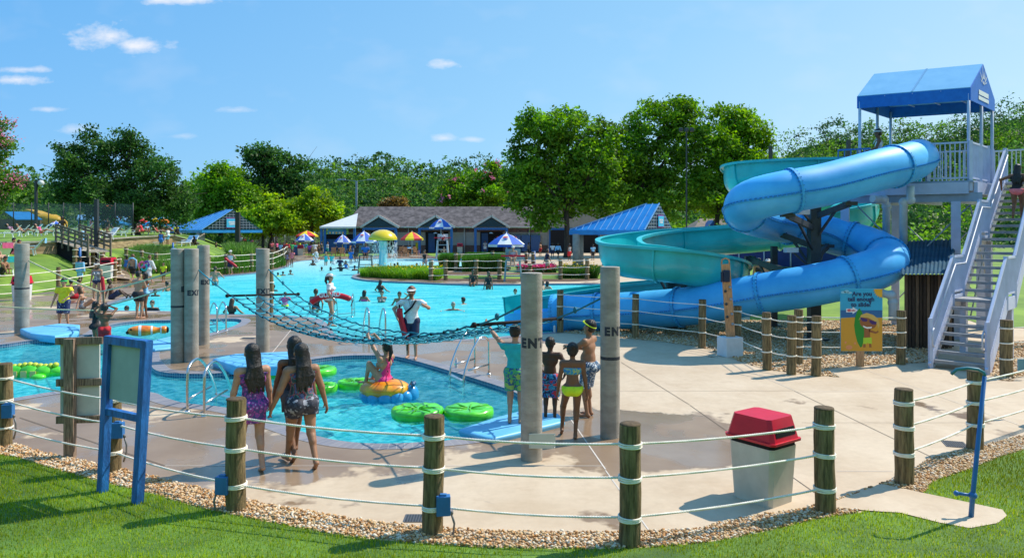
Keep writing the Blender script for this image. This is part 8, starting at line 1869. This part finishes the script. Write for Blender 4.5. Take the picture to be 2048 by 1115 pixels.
# --- guards on chairs, walkers on the island and patio
g=G(731,546); person((g.x,g.y,1.30),1.72,-170,'lifeguard in bright blue shirt sitting on the grey chair','brown','chair',('short','black'),[('tee','blue'),('shorts','navy',.8)],1.05,fl=(-.07,.27,-.2),fr=(.07,.27,-.2))
g=G(885,516); person((g.x,g.y,2.0),1.72,178,'lifeguard in white shirt sitting high on the tall white chair','dark','chair',('short','black'),[('tee','white'),('shorts','red',.8)],1.05,fl=(-.07,.27,-.2),fr=(.07,.27,-.2))
g=G(1026,561); person((g.x,g.y,1.25),1.70,176,'lifeguard in grey hat and top sitting on the pale teal chair','light','chair',('short','grey'),[('tank','grey'),('shorts','khaki',.8)],1.1,fl=(-.07,.27,-.2),fr=(.07,.27,-.2),extra=['cap'])
PP=[(1094,545,1.75,-80,'walk','man in dark navy shirt and shorts walking past the pink flowers','tan',('short','brown'),[('tee','navy'),('shorts','khaki',.9)],'m'),
(850,541,1.62,150,'walk2','woman in black top and grey skirt wading beside the island fence','light',('bun','black'),[('tank','black'),('shorts','grey',.7)],'f'),
(888,521,1.45,190,'akimbo','shirtless boy standing below the tall white lifeguard chair','light',('short','brown'),[('shorts','lblue',.8)],'m'),
(702,529,1.4,180,'relaxed','child in bright blue swimwear standing left of the grey lifeguard chair','brown',('short','black'),[('tee','blue'),('shorts','blue',.6)],'m'),
(713,523,1.7,60,'relaxed','dark clothed adult standing behind the lifeguard on the grey chair','dark',('short','black'),[('tee','black'),('shorts','dgrey',.9)],'m'),
(708,521,1.6,-60,'relaxed','adult with pink bag beside the dark clothed adult','brown',('bob','black'),[('tee','plum'),('shorts','black',.8)],'f'),
(970,506,1.7,-170,'relaxed','person in grey top and white shorts at the third porch doorway','brown',('short','black'),[('tee','grey'),('shorts','white',.8)],'m'),
(1057,515,1.75,-60,'relaxed','shirtless man in dark shorts standing before the blue lockers','tan',('short','black'),[('shorts','black',.9)],'m'),
(1081,512,1.7,60,'relaxed','shirtless person left of the man in dark navy shirt','light',('short','brown'),[('shorts','red',.8)],'m'),
(1105,516,1.7,10,'relaxed','person with white towel and dark shorts left of the bath house entrance','dark',('short','black'),[('tee','white'),('shorts','navy',.9)],'m'),
(1116,517,1.75,-30,'walk','person carrying a pale blue towel at the bath house entrance','dark',('short','black'),[('robe','lblue',.0),('shorts','black',.9)],'m'),
(1139,522,1.78,40,'relaxed','man in grey vest and red shorts beside the shelter column','dark',('short','black'),[('tank','grey'),('shorts','red',.9)],'m'),
(1186,520,1.65,20,'relaxed','person in pale blue shirt under the right shelter','brown',('short','black'),[('tee','lblue'),('shorts','black',.9)],'m'),
(432,513,1.75,-60,'relaxed','man in black shirt with backpack behind the reed bed','light',('short','black'),[('tee','black'),('shorts','dgrey',1.0)],'m'),
(450,511,1.7,20,'relaxed','man in pale patterned shirt behind the reed bed','tan',('short','black'),[('tee','mono'),('shorts','dgrey',.9)],'m'),
(483,514,1.6,-100,'relaxed','person in purple shirt behind the reed bed by the dark pole','brown',('short','black'),[('tee','purple'),('shorts','navy',.9)],'m'),
(420,513,1.4,0,'relaxed','child in coral shirt at the left end behind the reeds','brown',('short','black'),[('tee','coral'),('shorts','navy',.9)],'m'),
(440,513,1.3,30,'relaxed','child in neon green shirt between the two men behind the reeds','tan',('short','black'),[('tee','neon'),('shorts','black',.9)],'m'),
(655,511,1.7,-60,'relaxed','person in white shirt and teal shorts at the left patio table','tan',('short','black'),[('tee','white'),('shorts','teal',.8)],'m'),
(672,510,1.65,0,'chair','person in dark shirt sitting at the left patio table','brown',('short','black'),[('tee','navy'),('shorts','black',.9)],'m'),
(685,511,1.65,5,'chair','bare backed person sitting in a wooden chair at the left table','light',('bun','brown'),[('shorts','navy',.8)],'m'),
(806,511,1.6,150,'chair','person in dark top sitting under the red and yellow umbrella','light',('bob','brown'),[('tee','plum'),('shorts','black',.8)],'f'),
(818,509,1.6,190,'chair','person in lilac shirt under the red and yellow umbrella','brown',('bob','black'),[('tee','lblue'),('shorts','black',.8)],'f')]
for u,v,H,hd,po,l,sk,hr,we,sx in PP:
    f=foot(u,v); person((f[0],f[1],.42) if po=='chair' else f,H,hd,l,sk,po,hr,we,1.05,sx)
g=G(836,505); mb=MB(); mb.box((g.x,g.y,.95),(.7,.25,.9),.3,0,.08); tag(mb.build('beach_bag',UY,None,(g.x,g.y,.5)),'yellow beach bag hung on a wooden chair right of the red and yellow umbrella','bag')
# crowd waiting by the kiosk, each with an own outfit
CRW=[(544,497,'light','tan','bob'),(554,499,'pink','brown','bob'),(561,502,'lblue','dark','short'),(567,500,'black','tan','short'),(573,497,'orange','light','bob'),(579,499,'navy','tan','short'),(584,503,'green','dark','short'),(588,498,'red','light','bob'),(600,497,'neon','brown','short'),(606,500,'blue','tan','bob'),(612,499,'teal','light','short'),(619,504,'purple','brown','bob'),(624,501,'khaki','dark','short'),(630,504,'white','tan','short'),(637,502,'brown','brown','bob'),(643,500,'dgrey','light','short')]
for k,(u,v,c,sk,hr) in enumerate(CRW):
    c='coral' if c=='light' else c; nx='in the queue left of the kiosk'
    person(foot(u,v+9),1.55+.2*RD.random(),RD.uniform(0,360),'distant person in a %s top %s'%(dict(lblue='pale blue',dgrey='dark grey').get(c,c),nx),sk,'relaxed',(hr,RD.choice(['black','brown'])),[('tee',c),('shorts',RD.choice(['navy','black','dgrey','khaki']),.85)],1.05,'f' if hr=='bob' else 'm')
# --- the lawns: sunbathers, walkers
def lawn_person(u,v,label,pose,rz,sk='light',hair=('short','brown'),wear=(),sex='m',dz=0,H=1.68,**k):
    p=GL(u,v); return person((p.x,p.y,p.z+dz),H,rz,label,sk,pose,hair,wear,1.05,sex,**k)
LP=[(27,475,'woman in pale shirt reclining on the leftmost upper lounger','lounge',-70,'light',('bob','black'),[('tee','plum')],'f',.36),
(46,474,'tanned man in dark trunks reclining near the left end of the lounger row','lounge',-70,'tan',('short','brown'),[('shorts','navy',.6)],'m',.36),
(83,474,'person in pink swimsuit lying on a lounger left of the ramp','lounge',-75,'light',('bob','brown'),[('onepiece','pink')],'f',.36),
(125,482,'dark skinned man walking at the top of the wooden ramp','walk',170,'dark',('buzz','black'),[('shorts','dgrey',.9)],'m',.05),
(167,503,'elderly person in pale blue clothes standing on the ramp foot','relaxed',-90,'light',('short','grey'),[('tee','lblue'),('shorts','lblue',.8)],'m',.1),
(182,459,'woman in floral dress standing on the upper lawn beside the dark pole','relaxed',180,'light',('short','brown'),[('dress','pink',.14)],'f',0),
(201,474,'child in white shirt sitting on the lawn right of the dark pole','hug',180,'light',('short','black'),[('tee','white')],'m',0),
(208,466,'person in blue shirt standing left of the tree, near the pole','relaxed',170,'tan',('short','black'),[('tee','blue'),('shorts','navy',.9)],'m',0),
(215,471,'person in dark shirt standing on the lawn left of the tree trunk','relaxed',160,'light',('short','black'),[('tee','black'),('shorts','black',.7)],'m',0),
(232,470,'pink skinned person lying on a blue towelled lounger left of the tree trunk','lounge',-70,'light',('bob','brown'),[('onepiece','orange')],'f',.36),
(218,494,'shirtless person sitting below the retaining wall behind the red lidded bin','hug',150,'tan',('bun','brown'),[('shorts','navy',.8)],'m',.1),
(284,489,'person in red shirt sitting at the end of the retaining wall','hug',100,'tan',('short','black'),[('tee','red')],'m',.5),
(322,498,'woman in blue dress standing near the white lounger by the tall grasses','relaxed',10,'brown',('short','black'),[('dress','blue',.18)],'f',0),
(336,489,'person in white shirt standing at the corner of the left shelter','relaxed',90,'light',('short','brown'),[('tee','white'),('shorts','lblue',.9)],'m',0),
(20,520,'shirtless man in navy trunks sitting at the left edge of the lower lawn','hug',-80,'light',('short','black'),[('shorts','navy',.8)],'m',.36),
(30,522,'child sitting beside the shirtless man at the left edge','hug',-60,'light',('short','brown'),[('tee','coral')],'m',.3),
(13,542,'person lying on a towelled lounger at the left edge of the picture','lounge',-100,'light',('short','brown'),[('shorts','teal',.8)],'m',.36),
(3,560,'person with tattooed shoulder sitting at the very left edge','hug',-90,'tan',('short','brown'),[('shorts','black',.7)],'m',.3),
(357,480,'dark clothed person seated under the left shelter','hug',150,'dark',('short','black'),[('tee','dgrey')],'m',.3),
(391,497,'dark haired person in black sitting right of the pale blue loungers','hug',160,'dark',('bob','black'),[('tee','black')],'f',.3)]
for u,v,l,po,rz,sk,hr,we,sx,dz in LP: lawn_person(u,v,l,po,rz,sk,hr,we,sx,dz)
for k in range(14):
    u=278+k*7.5+RD.uniform(-2,2); c=['coral','white','lblue','pink','navy','red','black','orange','teal','purple','yellow','blue','grey','green'][k]
    lawn_person(u,470+RD.uniform(-4,3),'tiny sunbather in %s on the far lawn right of the big tree trunk'%dict(lblue='pale blue').get(c,c),RD.choice(['lounge','hug','hug']),RD.uniform(-120,200),RD.choice(['light','tan','brown']),('bob' if k%2 else 'short',RD.choice(['black','brown'])),[('tank' if k%2 else 'tee',c)],'f' if k%2 else 'm',.36)
for k,(u,v,c) in enumerate(((482,493,'white'),(489,497,'red'),(497,497,'green'),(503,499,'pink'))):
    q=Q(u,v,112); person((q.x,q.y,max(0,q.z)),1.65,170,'far person in %s standing between the left shelter columns'%c,'light','relaxed',('short','brown'),[('tee',c),('shorts','navy',.8)],1.05)
# --- stairs, tower and behind the slide
S0,sd,sn,SWd=STAIR; s_=(pts[19][0]+pts[20][0])/2; zz=pts[19][1]
c=S0+sd*(pts[20][0]+.12)+sn*.55
person((c.x,c.y,pts[20][1]),1.55,-43,'girl in dark top and coral bikini bottom climbing the tower stairs','brown','walk2',('long','black'),[('tank','black'),('brief','coral')],1.15,'f',hl=(-.27,.12,.60),el=(-1,-.2,0),fr=(.05,.10,0),fl=(-.05,-.10,.02),h=.016)
c=FLc.lerp(FRc,.10)+eb*.9; person((c.x,c.y,PZ),1.72,70,'lifeguard in white vest and visor at the top of the slide tower','brown','relaxed',('short','black'),[('tank','white'),('shorts','navy',.9)],1.1,extra=['visor'],hl=(-.12,.2,.6),h=.02)
c=FLc.lerp(FRc,.30)+eb*1.1; person((c.x,c.y,PZ+.02),1.35,60,'dark haired rider sitting at the mouth of the blue tube','dark','hug',('afro','black'),[('tee','dgrey')],1.05,pel=(0,0,.40),fl=(-.07,.2,0),fr=(.07,.2,0),h=.02)
person((Q(1517,560,32).x,32,.25),1.7,20,'shirtless man with black bun seen over the blue tube','tan','relaxed',('bun','black'),[('tank','black')],1.1,h=.024)
person((Q(1536,560,33).x,33,.2),1.68,160,'bearded man in black cap seen over the blue tube','light','relaxed',('short','black'),[('shorts','navy',.9)],1.1,extra=['cap'],h=.024)
